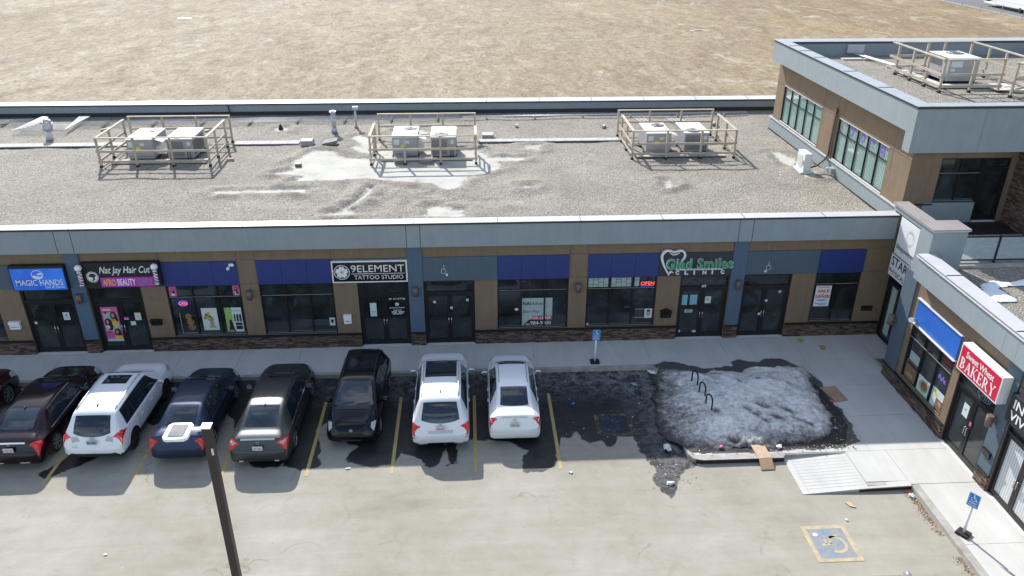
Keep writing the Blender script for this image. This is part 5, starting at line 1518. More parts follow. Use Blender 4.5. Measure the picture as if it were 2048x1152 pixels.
sheet(P_retail, -5.63, -5.42, 1.06, 1.4, -.098, 'paper', 'poster', 'small white card with a black heart in the tattoo window', 'poster', None, art([('ink', [(.5, .2), (.8, .55), (.78, .78), (.6, .8), (.5, .7), (.4, .8), (.22, .78), (.2, .55)])]))
t = thing('display_table', P_retail(-7, -.098, .8), 'pale table tops dimly seen through the tattoo studio window', 'table')
mb = MB(); pshape([(.1, 0), (.5, .18), (.8, .18), (.7, .02)], P_retail, -7.9, .85, -.098, -.0945, mb); pshape([(0, 0), (1.2, 0.02), (1.25, .28), (.05, .30)], P_retail, -6.85, 1.05, -.098, -.0955, mb); mb.build('table_top', 'slate_dark', t, fix=True)
# small stickers on the empty double doors
for a, z, lab in ((-1.5, 2.0, 'tiny pale sticker on the left leaf of the empty door left of the lease window'), (-.22, 2.06, 'tiny pale sticker on the right leaf of the empty door left of the lease window'), (-.85, 1.73, 'white card by the lock of the empty door left of the lease window'),
                  (11.7, 1.75, 'white card by the lock of the empty door right of the clinic'), (12.2, 2.13, 'tiny pale sticker on the right leaf of the empty door right of the clinic'), (11.5, 1.15, 'white key tag hanging at the middle of the empty door right of the clinic')):
    sheet(P_retail, a - .05, a + .05, z - .05, z + .05, -.08, 'paper', 'sticker', lab, 'sticker')
sheet(P_retail, 1.64, 1.77, 1.54, 1.63, -.098, 'white', 'sticker', 'small white card in the left pane of the lease window', 'sticker')
# yoga letters on the upper windows
t = thing('window_lettering', P_upper(4, -.075, 6.9), 'purple letters spelling yoga across the upper storey window', 'lettering')
for ch, s in (('y', 5.55), ('o', 4.6), ('g', 3.72), ('a', 2.78)):
    lettering(ch, P_upper, s, 6.88 if ch != 'o' else 6.93, .36, .44 if ch != 'o' else .36, -.075, 'purple', t, bold=.02)
# bakery window prints
sheet(P_wing, -4.88, -4.1, .8, 1.5, -.078, 'food', 'poster', 'brown bread photograph at the bottom of the first bakery pane', 'poster', None, art([('cardboard', ell(.4, .3, .3, .1)), ('ink', rect(.1, .9, .8, .95))]))
sheet(P_wing, -5.72, -4.98, .8, 1.42, -.078, 'paper', 'poster', 'pale poster of a green salad plate in the middle bakery pane', 'poster', None, art([('leafgreen', ell(.5, .5, .38, .36)), ('food', ell(.55, .55, .28, .26)), ('red', ell(.4, .6, .12, .1))]))
sheet(P_wing, -6.58, -5.86, .8, 1.5, -.078, 'paper', 'poster', 'poster of pastries and yellow flowers in the last bakery pane', 'poster', None, art([('food', rect(.4, 1, 0, .6)), ('leafgreen', ell(.2, .85, .15, .12)), ('cardboard', ell(.75, .4, .15, .12)), ('gold', ell(.35, .7, .12, .1))]))
sheet(P_wing, -4.85, -4.2, 1.55, 1.9, -.078, 'frost', 'display_tray', 'pale green tray display seen in the first bakery pane', 'display')
t = thing('window_lettering', P_wing(-6.2, -.078, 1.8), 'small purple and white lettering in the last bakery pane', 'lettering')
mb = MB()
for k in range(7): pshape(ell(.06 * k, .05 * math.sin(k * 2), .03, .09 - .01 * (k % 3)), P_wing, -6.0, 1.95, -.078, -.074, mb)
mb.build('print', 'purple', t, fix=True)
t = thing('window_lettering', P_wing(-6.2, -.078, 2.6), 'small red COFFEE lettering in the top corner bakery pane', 'lettering')
lettering('COFFEE', P_wing, -6.02, 2.55, .42, .11, -.078, 'red', t, bold=.01)
sheet(P_wing, -7.78, -7.5, 1.5, 1.95, -.094, 'paper', 'notice', 'pale green notice on the left leaf of the bakery door', 'notice', None, art([('ink', rect(.4, .6, .5, .62))]))
sheet(P_wing, -8.1, -8.0, 1.42, 1.56, -.06, 'pink', 'sticker', 'small red and white sticker at the middle of the bakery door', 'sticker')

# ================================================================== ROOF EQUIPMENT
FEET = 'black'
def guard_post(mb, mf, x, y, z0, h, ax='x'):
    mb.box(x - .045, x + .045, y - .045, y + .045, z0 + .06, z0 + h - .04)
    mf.box(x - .06, x + .06, y - .06, y + .06, z0, z0 + .1)
def guardrail(x0, y0, z0, w, posts_x, posts_l, posts_r, back, label, h=1.42):
    t = thing('roof_guardrail', (x0, y0, z0), label, 'guardrail', 'timber guardrails round the roof units')
    mf = MB()
    def rails(a, b, nm='rail'):
        mb = MB()
        d = Vector(b) - Vector(a)
        off = .055
        n = Vector((d.y, -d.x, 0)).normalized() * off
        for hh, sz in ((h - .03, (.13, .045)), (h * .54, (.04, .10)), (h * .2, (.04, .10))):
            o = Vector((0, 0, 0)) if sz[0] > .1 else n
            mb.beam(Vector(a) + Vector((0, 0, z0 + hh)) + o, Vector(b) + Vector((0, 0, z0 + hh)) + o, sz[0], sz[1])
        mb.build(nm, 'wood', t)
    pset = []
    for p in posts_x: pset.append((x0 + p, y0))
    for p in posts_l: pset.append((x0, y0 + p))
    for p in posts_r: pset.append((x0 + w, y0 + p))
    for p in back[1]: pset.append((x0 + p, y0 + back[0]))
    for (x, y) in pset:
        mb = MB(); guard_post(mb, mf, x, y, z0, h); mb.build('post', 'wood', t)
    mf.build('post_feet', FEET, t)
    rails((x0 - .08, y0, 0), (x0 + w + .08, y0, 0))
    rails((x0, y0 + posts_l[-1] + .1, 0), (x0, y0 + .02, 0)); rails((x0 + w, y0 + .02, 0), (x0 + w, y0 + posts_r[-1] + .1, 0))
    if len(back[1]): rails((x0 + back[1][0] - .05, y0 + back[0], 0), (x0 + back[1][-1] + .05, y0 + back[0], 0))
    return t
PX = [0, 1.66, 3.33, 5.0]
guardrail(-17.2, 9.15, ZR, 5.0, PX, [1.5, 3.3], [1.35, 3.05], (4.0, PX), 'timber guardrail round the two roof units at the west end')
guardrail(-4.67, 8.95, ZR, 4.95, [0, 1.6, 3.28, 4.95], [1.5, 2.3], [1.6], (4.2, [0, 1.65, 3.3, 4.95]), 'timber guardrail round the two roof units standing on the bare white patch')
guardrail(7.83, 9.35, ZR, 4.98, PX, [1.55, 3.0], [1.5, 3.0], (4.1, PX), 'timber guardrail round the two roof units next to the two-storey block')

def fan(mb_ring, mb_bl, x, y, z, r):
    for i in range(28):
        a0, a1 = 2 * math.pi * i / 28, 2 * math.pi * (i + 1) / 28
        mb_ring.prism([(r * math.cos(a0), r * math.sin(a0)), (r * math.cos(a1), r * math.sin(a1)), (0, 0)], lambda u, v, d: (x + u, y + v, d), z, z + .004)
    for i in range(4):
        a = i * math.pi / 2 + .5
        mb_bl.prism([(0, 0), (r * .9 * math.cos(a), r * .9 * math.sin(a)), (r * .95 * math.cos(a + .35), r * .95 * math.sin(a + .35))], lambda u, v, d: (x + u, y + v, d), z + .006, z + .014)
    for rr_ in (.45, .7, .97):
        mb_bl.tube([(x + r * rr_ * math.cos(k * math.pi / 12), y + r * rr_ * math.sin(k * math.pi / 12), z + .03) for k in range(24)], .008, 4, closed=True)
def roof_unit(x, y, z0, kind, label, w=1.2, dp=1.95, h=.95, rz=0):
    t = thing('roof_unit', (x, y, z0), label, 'air handler', 'rooftop air conditioning units', rz)
    o = Vector((x, y, z0))
    def B(name, mb, mat, bev=0):
        mb.v = [tuple(Vector(v) + o) for v in mb.v]; return mb.build(name, mat, t, bevel=bev)
    for ya in (.15, dp - .45): mb = MB(); mb.box(-.05, w + .05, ya, ya + .3, -.16, 0); B('skid', mb, 'black')
    mb = MB(); mb.box(0, w, 0, dp, 0, h - .045); body = B('cabinet', mb, 'unit_grey' if kind != 'c' else 'unit_grey', .012)
    mb = MB(); mb.box(-.02, w + .02, -.02, dp + .02, h - .044, h); B('top_panel', mb, 'unit', .01)
    fr = MB(); bl = MB()
    if kind == 'a': fan(fr, bl, w - .38, dp - .5, h + .002, .33)
    elif kind == 'b': fan(fr, bl, .5, .4, h + .002, .36)
    else: fan(fr, bl, w - .5, dp - .55, h + .002, .38)
    f_ = B('fan_opening', fr, 'black'); 
    mb2 = bl; mb2.v = [tuple(Vector(v) + o) for v in mb2.v]; mb2.build('fan_grille', 'galv', f_)
    if kind == 'a':
        mb = MB(); mb.box(.08, .34, -.006, -.001, .55, .82); mb.box(.62, .82, -.006, -.001, .62, .74); B('label_plate', mb, 'paper')
        mb = MB(); mb.box(.42, .62, -.007, -.001, .42, .56); B('warning_label', mb, 'yellow')
        mb = MB(); mb.box(.02, w - .02, -.004, -.001, .1, .115); mb.box(.02, w - .02, -.004, -.001, .36, .372); B('panel_seam', mb, 'drip')
        # sloping intake hood on the right side
        mb = MB(); mb.prism([(.35, .5), (.35, .12), (1.15, .12), (1.15, .5)], lambda u, v, d: (w + .001 + (d - 0) * (1 if v < .3 else .35), u, v), 0.0, .42); hd = B('intake_hood', mb, 'unit')
        mb = MB(); mb.beam((w + .02, .5, .86), (w + .4, .5, .72), .5, .015); B('hood_flap', mb, 'unit')
    elif kind == 'b':
        mb = MB()
        for k in range(12): mb.box(.07 + k * .06, .105 + k * .06, -.012, -.001, .08, .82)
        B('coil_louvre', mb, 'coil')
        mb = MB()
        for k in range(16): mb.box(w + .001, w + .012, .1 + k * .1, .15 + k * .1, .1, .8)
        B('coil_louvre', mb, 'coil')
        mb = MB(); mb.box(.95, 1.1, -.006, -.001, .6, .78); B('label_plate', mb, 'paper')
        mb = MB(); mb.tube([(1.05, -.02, .0), (1.05, -.08, .1), (1.06, -.08, .35), (1.05, -.02, .42)], .02, 6); mb.tube([(.92, -.02, -.1), (.94, -.1, .05), (.95, -.08, .28), (.95, -.01, .3)], .018, 6); B('pipe', mb, 'black')
    else:
        mb = MB(); mb.box(.08, .6, -.006, -.001, .6, .85); mb.box(.1, .3, -.006, -.001, .42, .55); B('label_plate', mb, 'paper')
        mb = MB(); mb.box(.02, w - .02, -.004, -.001, .3, .31); B('panel_seam', mb, 'drip')
        mb = MB()
        for k in range(10): mb.box(-.012, -.001, .6 + k * .1, .65 + k * .1, .55, .85)
        B('coil_louvre', mb, 'coil')
        mb = MB(); mb.beam((-.08, .25, .05), (-.08, .25, .5), .05, .05); mb.beam((-.08, .45, .05), (-.08, .45, .42), .05, .05); mb.beam((-.12, .15, .1), (-.12, .6, .35), .03, .03); B('service_pipe', mb, 'galv')
    return t
U0 = 4.93
roof_unit(-16.2, 9.95, U0, 'a', 'left-hand roof unit inside the west guardrail, with sloping intake hood')
roof_unit(-14.35, 9.95, U0, 'b', 'louvred right-hand roof unit inside the west guardrail')
roof_unit(-3.72, 9.85, U0, 'a', 'left-hand roof unit above the bare white roof patch')
roof_unit(-1.87, 9.75, U0, 'b', 'louvred right-hand roof unit above the bare white roof patch')
roof_unit(8.63, 9.98, U0, 'a', 'left-hand roof unit inside the guardrail beside the two-storey block')
roof_unit(10.5, 9.98, U0, 'b', 'louvred right-hand roof unit inside the guardrail beside the two-storey block')
# paver walkways under and beside the units
def paver_row(x0, x1, y0, y1, z, label, step=.9):
    t = thing('paver_walkway', (x0, y0, z), label, 'walkway')
    mb = MB(); x = x0
    while x < x1 - .05:
        e = min(x + step, x1); mb.box(x + .006, e - .006, y0, y1, z, z + .045); x = e
    mb.build('paver_strip', 'paver', t)
paver_row(-29.3, -17.3, 12.5, 13.1, ZR + .04, 'line of pale pavers running west to the first guardrail')
paver_row(-12.0, -8.7, 12.5, 13.1, ZR + .04, 'short line of pale pavers right of the first guardrail')
paver_row(.45, 7.75, 12.45, 12.95, ZR + .04, 'line of pale pavers between the middle and right guardrails')
for x0, lab in ((-16.9, 'pavers under the front of the west units'), (-4.3, 'pavers under the front of the middle units'), (8.1, 'pavers under the front of the right units')):
    paver_row(x0, x0 + 4.4, 9.5, 10.1, ZR + .05, lab, .6)
def paver_stack(x, y, n, label, lean=0, mat='paver', w=.6, dd=.6, cover=False):
    t = thing('paver_stack', (x, y, ZR), label, 'paver stack')
    rr = random.Random(int(x * 10)); 
    for k in range(n):
        mb = MB(); a = rr.uniform(-.08, .08)
        mb.obox((x + rr.uniform(-.02, .02), y, ZR + .05 + k * .065), (w / 2 * math.cos(a), w / 2 * math.sin(a), lean), (-dd / 2 * math.sin(a), dd / 2 * math.cos(a), 0), (0, 0, .026))
        mb.build('paver', mat, t)
paver_stack(-8.28, 12.55, 4, 'stack of four square pavers beside the walkway')
paver_stack(-7.15, 12.55, 3, 'leaning stack of grey pavers beside the square stack', .07, 'paver_dark', .75)
paver_stack(.95, 13.55, 3, 'small stack of pavers right of the middle guardrail')
paver_stack(-3.3, 9.35, 4, 'grey stack of pavers in front of the middle left unit', 0, 'paver_dark')
paver_stack(-2.1, 9.35, 4, 'grey stack of pavers between the middle units', 0, 'paver_dark')
# vents and flues
t = thing('roof_vent', (-21.78, 14.08, ZR), 'white ribbed roof vent with bulging hood among the racks at the west end', 'vent')
mb = MB(); mb.cyl((-21.78, 14.08, ZR), (-21.78, 14.08, ZR + .5), .19, .15, 18); mb.build('vent_base', 'offwhite', t)
mb = MB(); mb.cyl((-21.78, 14.08, ZR + .5), (-21.72, 14.1, ZR + .9), .24, .24, 18); mb.cyl((-21.72, 14.1, ZR + .9), (-21.66, 14.12, ZR + 1.05), .24, .12, 18); mb.cyl((-21.72, 14.0, ZR + .78), (-21.64, 13.75, ZR + .8), .16, .19, 16); mb.build('vent_hood', 'galv', t)
t = thing('flue_pipe', (-7.24, 14.8, ZR), 'galvanised flue with square cap, the thicker of the pair near the rear parapet', 'flue')
mb = MB(); mb.cyl((-7.24, 14.8, ZR), (-7.24, 14.8, ZR + 1.15), .12, seg=16); mb.cyl((-7.24, 14.8, ZR), (-7.24, 14.8, ZR + .3), .17, .13, seg=16); mb.build('pipe', 'galv', t)
mb = MB(); mb.box(-7.4, -7.08, 14.64, 14.96, ZR + 1.12, ZR + 1.16); mb.cyl((-7.24, 14.8, ZR + 1.02), (-7.24, 14.8, ZR + 1.2), .15, .1, 16); mb.build('cap', 'galv', t)
t = thing('flue_pipe', (-6.2, 15.8, ZR), 'thin galvanised flue with small cap, right of the thicker one', 'flue')
mb = MB(); mb.cyl((-6.2, 15.8, ZR), (-6.2, 15.8, ZR + 1.0), .06, seg=12); mb.cyl((-6.2, 15.8, ZR), (-6.2, 15.8, ZR + .16), .12, .08, seg=12); mb.build('pipe', 'galv', t)
mb = MB(); mb.box(-6.33, -6.03, 15.7, 15.9, ZR + 1.0, ZR + 1.16); mb.build('cap', 'galv', t)
t = thing('roof_drain', (-10.2, 15.6, ZR), 'black cone strainer in a bare patch near the rear parapet', 'drain')
mb = MB(); mb.cyl((-10.25, 15.6, ZR), (-10.25, 15.6, ZR + .3), .14, .04, 14); mb.build('strainer', 'black', t)
t = thing('roof_drain', (-8.06, 8.9, ZR), 'small brown strainer box on the bare white membrane', 'drain')
mb = MB(); mb.box(-8.2, -7.92, 8.78, 9.02, ZR, ZR + .16); mb.build('strainer', 'bronze_lamp', t, bevel=.02)
t = thing('scupper_post', (-11.5, 18.55, ZR), 'black post against the rear parapet behind the west guardrail', 'post')
mb = MB(); mb.beam((-13.75, 18.63, 5.0), (-13.78, 18.63, 5.36), .1, .03); mb.build('post', 'black', t)
def conduit(path, label, n=1, r=.02, gap=.09, mat='galv', dirx=(0, 1)):
    t = thing('conduit_run', path[0], label, 'pipe')
    mb = MB()
    for k in range(n): mb.tube([(x + dirx[0] * gap * k, y + dirx[1] * gap * k, z) for x, y, z in path], r, 6, 0)
    mb.build('pipe', mat, t)
    p, q = Vector(path[0]), Vector(path[-1]); L = (q - p).length
    for i in range(max(2, int(L / 2.4))):
        c = p.lerp(q, (i + .5) / max(2, int(L / 2.4)))
        mb = MB(); mb.box(c.x - .04, c.x + .04, c.y - .05, c.y + .05 + dirx[1] * gap * (n - 1), ZR + .01, c.z - r - .004)
        mb.build('support_block', 'wood', t)
zz = ZR + .17
conduit([(-29.5, 16.5, zz), (-24.3, 16.9, zz)], 'bundle of thin grey pipes at the far west end of the roof', 5, .02, .2)
conduit([(-21.3, 16.2, zz), (-.5, 17.0, zz)], 'long bundle of thin grey pipes in front of the rear parapet', 5, .02, .22)
conduit([(-.4, 17.2, zz), (16.2, 17.6, zz)], 'long pair of pipes along the right half of the rear parapet', 2, .03, .15)
t = thing('pipe_rack', (-23, 15, ZR), 'low rack of bent grey pipes looping round the west end vent', 'pipe rack')
mb = MB()
for k in range(7):
    o_ = k * .2
    mb.tube([(-23.95 + o_ * .3, 18.1 - o_ * .15, zz + .05), (-24.15 + k * .12, 15.05 + o_, zz + .05), (-21.45, 15.05 + o_, zz + .05), (-21.9 + k * .09, 18.0, zz + .05)], .02, 6)
mb.build('pipe', 'offwhite', t)
for i, (x, y, l, a) in enumerate(((-19.6, 15.6, .5, .9), (-14.3, 16.0, .6, 1.0), (2.8, 15.4, .25, 1.2), (-1.0, 15.3, .3, 1.4), (8.0, 16.0, .5, 1.2), (13.7, 16.0, .5, .9), (11.6, 15.1, .3, .5))):
    pass
labs = ['loose wood block right of the pipe rack', 'loose wood block behind the west guardrail', 'loose wood block on the gravel right of the middle guardrail', 'loose wood block behind the middle guardrail', 'loose wood block behind the right guardrail', 'loose wood block between the right guardrail and the two-storey block', 'loose block on the gravel at the corner of the west guardrail']
for (x, y, l, a), lab in zip(((-19.6, 15.7, .5, .9), (-14.0, 15.3, .5, 1.0), (2.6, 15.6, .25, 1.4), (-1.1, 15.5, .25, 1.4), (7.4, 15.3, .4, 1.2), (13.6, 15.6, .4, .9), (-11.45, 9.95, .3, .3)), labs):
    mb = MB(); mb.obox((x, y, ZR + .07), (l / 2 * math.cos(a), l / 2 * math.sin(a), 0), (-.07 * math.sin(a), .07 * math.cos(a), 0), (0, 0, .06)); tag(mb.build('wood_block', 'wood'), lab, 'wood block', 'loose blocks on the gravel roof')
for i, x in enumerate((9.4, 11.2)):
    t = thing('pipe_bundle', (x, 15.2, ZR), ('left' if i == 0 else 'right') + ' bundle of short white pipes lying behind the right guardrail', 'pipe')
    mb = MB()
    for k in range(3 + i): mb.beam((x + k * .22, 16.6, ZR + .12), (x + .75 + k * .2, 14.3, ZR + .12), .06, .06)
    mb.build('pipe', 'offwhite', t)
# heat pump beside the upper wall, its lines climbing the wall
t = thing('heat_pump', (15.6, 7.2, ZR), 'white heat pump on a pad against the grey sill wall of the two-storey block', 'heat pump')
mb = MB(); mb.box(15.16, 15.78, 6.75, 7.75, ZR + .02, ZR + .09); mb.build('pad', 'white', t)
mb = MB(); mb.box(15.28, 15.62, 6.82, 7.66, ZR + .1, ZR + .92); mb.build('cabinet', 'white', t, bevel=.02)
mb = MB(); mb.cyl((15.279, 7.3, ZR + .5), (15.262, 7.3, ZR + .5), .3, seg=24); mb.build('fan_guard', 'offwhite', t)
mb = MB(); mb.box(15.263, 15.27, 6.86, 6.96, ZR + .4, ZR + .6); mb.build('label_plate', 'faintgrey', t)
t = thing('refrigerant_line', (16.4, 7.0, 5), 'dark insulated pipe climbing the tan wall between the two upper windows', 'pipe')
mb = MB(); mb.beam((16.42, 7.05, 5.5), (16.42, 7.0, 7.75), .09, .07, upv=(1, 0, 0)); mb.build('riser', 'bronze_lamp', t)
mb = MB()
for k in (0, .07): mb.tube([(15.6, 6.95 - k, ZR + .25), (15.9, 6.9 - k, ZR + .35), (16.25, 6.98 - k, ZR + .6), (16.42, 7.03 - k, 5.6), (16.40, 6.98 - k, 7.75)], .022, 8)
mb.tube([(16.36, 7.0, 5.5), (16.4, 6.6, 5.2), (16.41, 6.35, 4.95)], .012, 6)
mb.build('pipe', 'black', t)
t = thing('electric_box', (16.35, 6.3, 5.0), 'small grey round-fronted electric box on the sill wall beside the heat pump', 'box')
mb = MB(); mb.box(16.25, 16.44, 6.1, 6.4, 5.0, 5.22); mb.cyl((16.33, 6.46, 5.1), (16.2, 6.46, 5.1), .07, seg=14); mb.build('box_body', 'galv', t)
mb = MB(); mb.cyl((16.4, 6.05, ZR), (16.4, 6.15, 5.02), .05, seg=10); mb.build('pipe', 'galv', t)

# upper roof
def rails_upper():
    t = thing('roof_guardrail', (19.8, 5.2, 8.8), 'timber guardrail round the grey unit on the two-storey roof', 'guardrail', 'timber guardrails round the roof units')
    h = 1.40; z0 = 8.8
    mf = MB()
    ps = [(19.83, 9.0), (19.83, 7.67), (19.84, 6.43), (19.85, 5.2), (21.15, 5.2), (22.4, 5.2), (23.6, 6.95), (23.6, 8.2), (23.6, 9.6), (21.5, 9.6), (23.6, 5.2), (22.3, 9.6)]
    for x, y in ps:
        mb = MB(); guard_post(mb, mf, x, y, z0, h); mb.build('post', 'wood', t)
    mf.build('post_feet', FEET, t)
    for a, b in (((19.83, 9.65), (19.83, 5.12)), ((19.75, 5.2), (22.5, 5.2)), ((19.83, 9.6), (23.6, 9.6)), ((23.6, 9.7), (23.6, 5.1))):
        mb = MB(); d = Vector((b[0] - a[0], b[1] - a[1], 0)); n = Vector((d.y, -d.x, 0)).normalized() * .055
        for hh, s1, s2 in ((h - .03, .13, .045), (h * .54, .04, .1), (h * .2, .04, .1)):
            o = n if s1 < .1 else n * 0
            mb.beam(Vector((*a, z0 + hh)) + o, Vector((*b, z0 + hh)) + o, s1, s2)
        mb.build('rail', 'wood', t)
rails_upper()
t = thing('roof_guardrail', (22.33, 4.2, 8.8), 'timber guardrail section at the right edge of the two-storey roof', 'guardrail', 'timber guardrails round the roof units')
mf = MB()
for x, y in ((22.33, 4.2), (23.5, 5.0), (24.3, 3.4), (26.2, 2.7)):
    mb = MB(); guard_post(mb, mf, x, y, 8.8, 1.4); mb.build('post', 'wood', t)
mf.build('post_feet', FEET, t)
for a, b in (((22.33, 4.25), (26.3, 2.65)), ((22.3, 4.2), (23.55, 5.05))):
    mb = MB()
    for hh, s1, s2 in ((1.37, .13, .045), (.76, .04, .1), (.28, .04, .1)):
        mb.beam((*a, 8.8 + hh), (*b, 8.8 + hh), s1, s2)
    mb.build('rail', 'wood', t)
roof_unit(20.98, 6.75, 8.95, 'c', 'big grey roof unit inside the guardrail on the two-storey roof', w=1.35, dp=1.75, h=1.0)
t = thing('paver_walkway', (20, 5.5, 8.8), 'pale pavers under the unit on the two-storey roof', 'walkway')
mb = MB()
for k in range(6): mb.box(20.1 + k * .62, 20.7 + k * .62, 5.9, 6.55, 8.84, 8.885)
for k in range(5): mb.box(20.1, 20.75, 6.6 + k * .62, 7.2 + k * .62, 8.84, 8.885)
for k in range(8): mb.box(22.35 + k * .62, 22.95 + k * .62, 5.1 - k * .12, 5.7 - k * .12, 8.886 - .0 * k, 8.92)
mb.build('paver_strip', 'concrete_pad', t)
t = thing('conduit_run', (20.8, 14, 8.9), 'pair of pale pipes on blocks crossing the two-storey roof to the unit', 'pipe')
mb = MB(); mb.tube([(19.9, 13.9, 8.95), (20.4, 10.6, 8.95), (21.0, 9.0, 8.95)], .035, 8); mb.tube([(20.1, 13.9, 8.95), (20.62, 10.6, 8.95), (21.2, 9.0, 8.95)], .03, 8); mb.build('pipe', 'offwhite', t)
mb = MB(); mb.box(19.95, 20.5, 12.4, 12.55, 8.8, 8.91); mb.box(20.2, 20.9, 10.5, 10.65, 8.8, 8.91); mb.build('support_block', 'wood', t)
t = thing('roof_hatch', (19.4, 12.8, 8.8), 'low flat grey pad on the gravel of the two-storey roof', 'pad')
mb = MB(); mb.box(18.95, 20.0, 12.55, 12.95, 8.8, 8.87); mb.build('pad', 'paver', t, bevel=.01)
t = thing('parapet_vent', (20.2, 13.8, 9.1), 'pale square vent box on the rear parapet of the two-storey roof', 'vent')
mb = MB(); mb.box(19.6, 20.5, 13.7, 13.84, 8.95, 9.38); mb.build('vent_box', 'coping', t, bevel=.02)

# ================================================================== STREET FURNITURE
t = thing('parking_lot_lamp', (-4.93, -15.38, 0), 'dark square lamp pole with a flat white-topped lamp head beside the parked cars', 'street lamp')
LH = 7.5
mb = MB(); mb.box(-5.005, -4.855, -15.455, -15.305, 0, LH); mb.build('pole', 'pole', t)
mb = MB(); mb.box(-5.02, -4.84, -15.47, -15.29, LH, LH + .02); mb.build('pole_cap', 'white', t)
mb = MB(); mb.box(-4.985, -4.875, -15.435, -15.325, LH + .021, LH + .03); mb.build('cap_top', 'pole', t)
mb = MB(); mb.box(-5.20, -5.006, -15.43, -15.35, LH - .07, LH - .03); mb.build('arm', 'white', t)
MT['lamphead'] = plain('lamp_head_white', (.82, .81, .78), .3, var=.1, scale=9)
mb = MB()
hp = [(-5.58, -15.22), (-5.24, -15.22), (-5.18, -15.29), (-5.18, -15.66), (-5.24, -15.73), (-5.58, -15.73), (-5.64, -15.66), (-5.64, -15.29)]
mb.prism(hp, lambda u, v, d: (u, v, d), LH - .075, LH - .01); hd = mb.build('lamp_head', 'lamphead', t, fix=True, bevel=.015)
mb = MB(); mb.box(-5.55, -5.27, -15.65, -15.30, LH - .0095, LH + .006); mb.build('head_reflection', 'paver_dark', hd)  # grey panel painting the dark reflection in the head's centre
mb = MB(); mb.box(-4.90, -4.86, -15.458, -15.456, 6.9, 7.05); mb.build('label_strip', 'offwhite', t)
t = None
def hc_sign(x, y, rz, label, h=1.62):
    t = thing('parking_sign', (x, y, .15), label, 'sign', 'blue wheelchair permit signs')
    o = Vector((x, y, .15))
    c, s = math.cos(rz), math.sin(rz)
    W = lambda u, d, z: (x + u * c + d * s, y + u * s - d * c, .15 + z)
    mb = MB(); mb.cyl(W(0, 0, .05), W(0, 0, h - .42), .035, seg=12); mb.build('post', 'white', t)
    mb = MB(); mb.obox(W(0, 0, .035), (.17 * c, .17 * s, 0), (-.15 * s, .15 * c, 0), (0, 0, .034)); mb.build('base', 'rubber', t)
    P_ = lambda u, d, z: W(u, d, z)
    SGN[P_] = 1
    mb = MB(); pl = [(-.15, h - .43), (-.135, h - .445), (.135, h - .445), (.15, h - .43), (.15, h - .02), (.135, h), (-.135, h), (-.15, h - .02)]
    mb.prism(pl, lambda u, v, d: W(u, d, v), .036, .044); mb.build('sign_plate', 'blue_sign', t, fix=True)
    mb = MB()
    ringpoly(mb, P_, -.005, h - .18, .068, .052, .045, .047, seg=20, a0=math.radians(140), a1=math.radians(365))
    for a, b, th in (((-.01, -.06), (-.005, -.15), .022), ((-.005, -.15), (.055, -.155), .02), ((.055, -.155), (.085, -.225), .02), ((.085, -.225), (.11, -.215), .015), ((-.01, -.10), (.04, -.10), .014)):
        d = Vector((b[0] - a[0], b[1] - a[1])).normalized(); n = Vector((-d.y, d.x)) * th / 2
        mb.prism([(a[0] + n.x, h + a[1] + n.y), (b[0] + n.x, h + b[1] + n.y), (b[0] - n.x, h + b[1] - n.y), (a[0] - n.x, h + a[1] - n.y)], lambda u, v, dd: W(u, dd, v), .045, .0475)
    mb.prism([(-.01 + .022 * math.cos(k * math.pi / 5), h - .045 + .022 * math.sin(k * math.pi / 5)) for k in range(10)], lambda u, v, dd: W(u, dd, v), .045, .0475)
    # white keyline
    for a, b, e, f in ((-.138, .138, h - .014, h - .009), (-.138, .138, h - .436, h - .431), (-.138, -.133, h - .43, h - .015), (.133, .138, h - .43, h - .015)):
        mb.prism([(a, e), (b, e), (b, f), (a, f)], lambda u, v, dd: W(u, dd, v), .0445, .046)
    mb.build('wheelchair_symbol', 'white', t, fix=True)
    lettering('PERMIT', P_, -.10, h - .33, .2, .05, .0445, 'white', t, bold=.02, ext=.002)
    lettering('REQUIRED', P_, -.11, h - .41, .22, .05, .0445, 'white', t, bold=.02, ext=.002)
hc_sign(4.62, -1.68, 0, 'blue wheelchair permit sign on a rubber base on the shaded walk beyond the cars', 1.45)
hc_sign(13.65, -11.3, R(-55), 'blue wheelchair permit sign on a sunlit walk near the striped doors', 1.45)
def hoop(x, y, z, label):
    t = thing('bike_rack', (x, y, z), label, 'bike rack', 'black hoop bike racks in the snow')
    mb = MB(); pts = []
    r = .17
    ux, uy = .35, -.93
    for i in range(15):
        a = math.pi * i / 14
        u = r * math.cos(a); pts.append((x - ux * u, y - uy * u, z + .34 + r * 1.1 * math.sin(a)))
    pts = [(pts[0][0], pts[0][1], z - .2)] + pts + [(pts[-1][0], pts[-1][1], z - .2)]
    mb.tube(pts, .03, 8); mb.build('hoop', 'blackgloss', t)
hoop(7.93, -3.75, .42, 'black hoop bike rack in the snow, the farthest of three')
hoop(8.0, -4.5, .42, 'black hoop bike rack in the snow, the middle of three')
hoop(8.03, -5.25, .42, 'black hoop bike rack in the snow, the nearest of three')

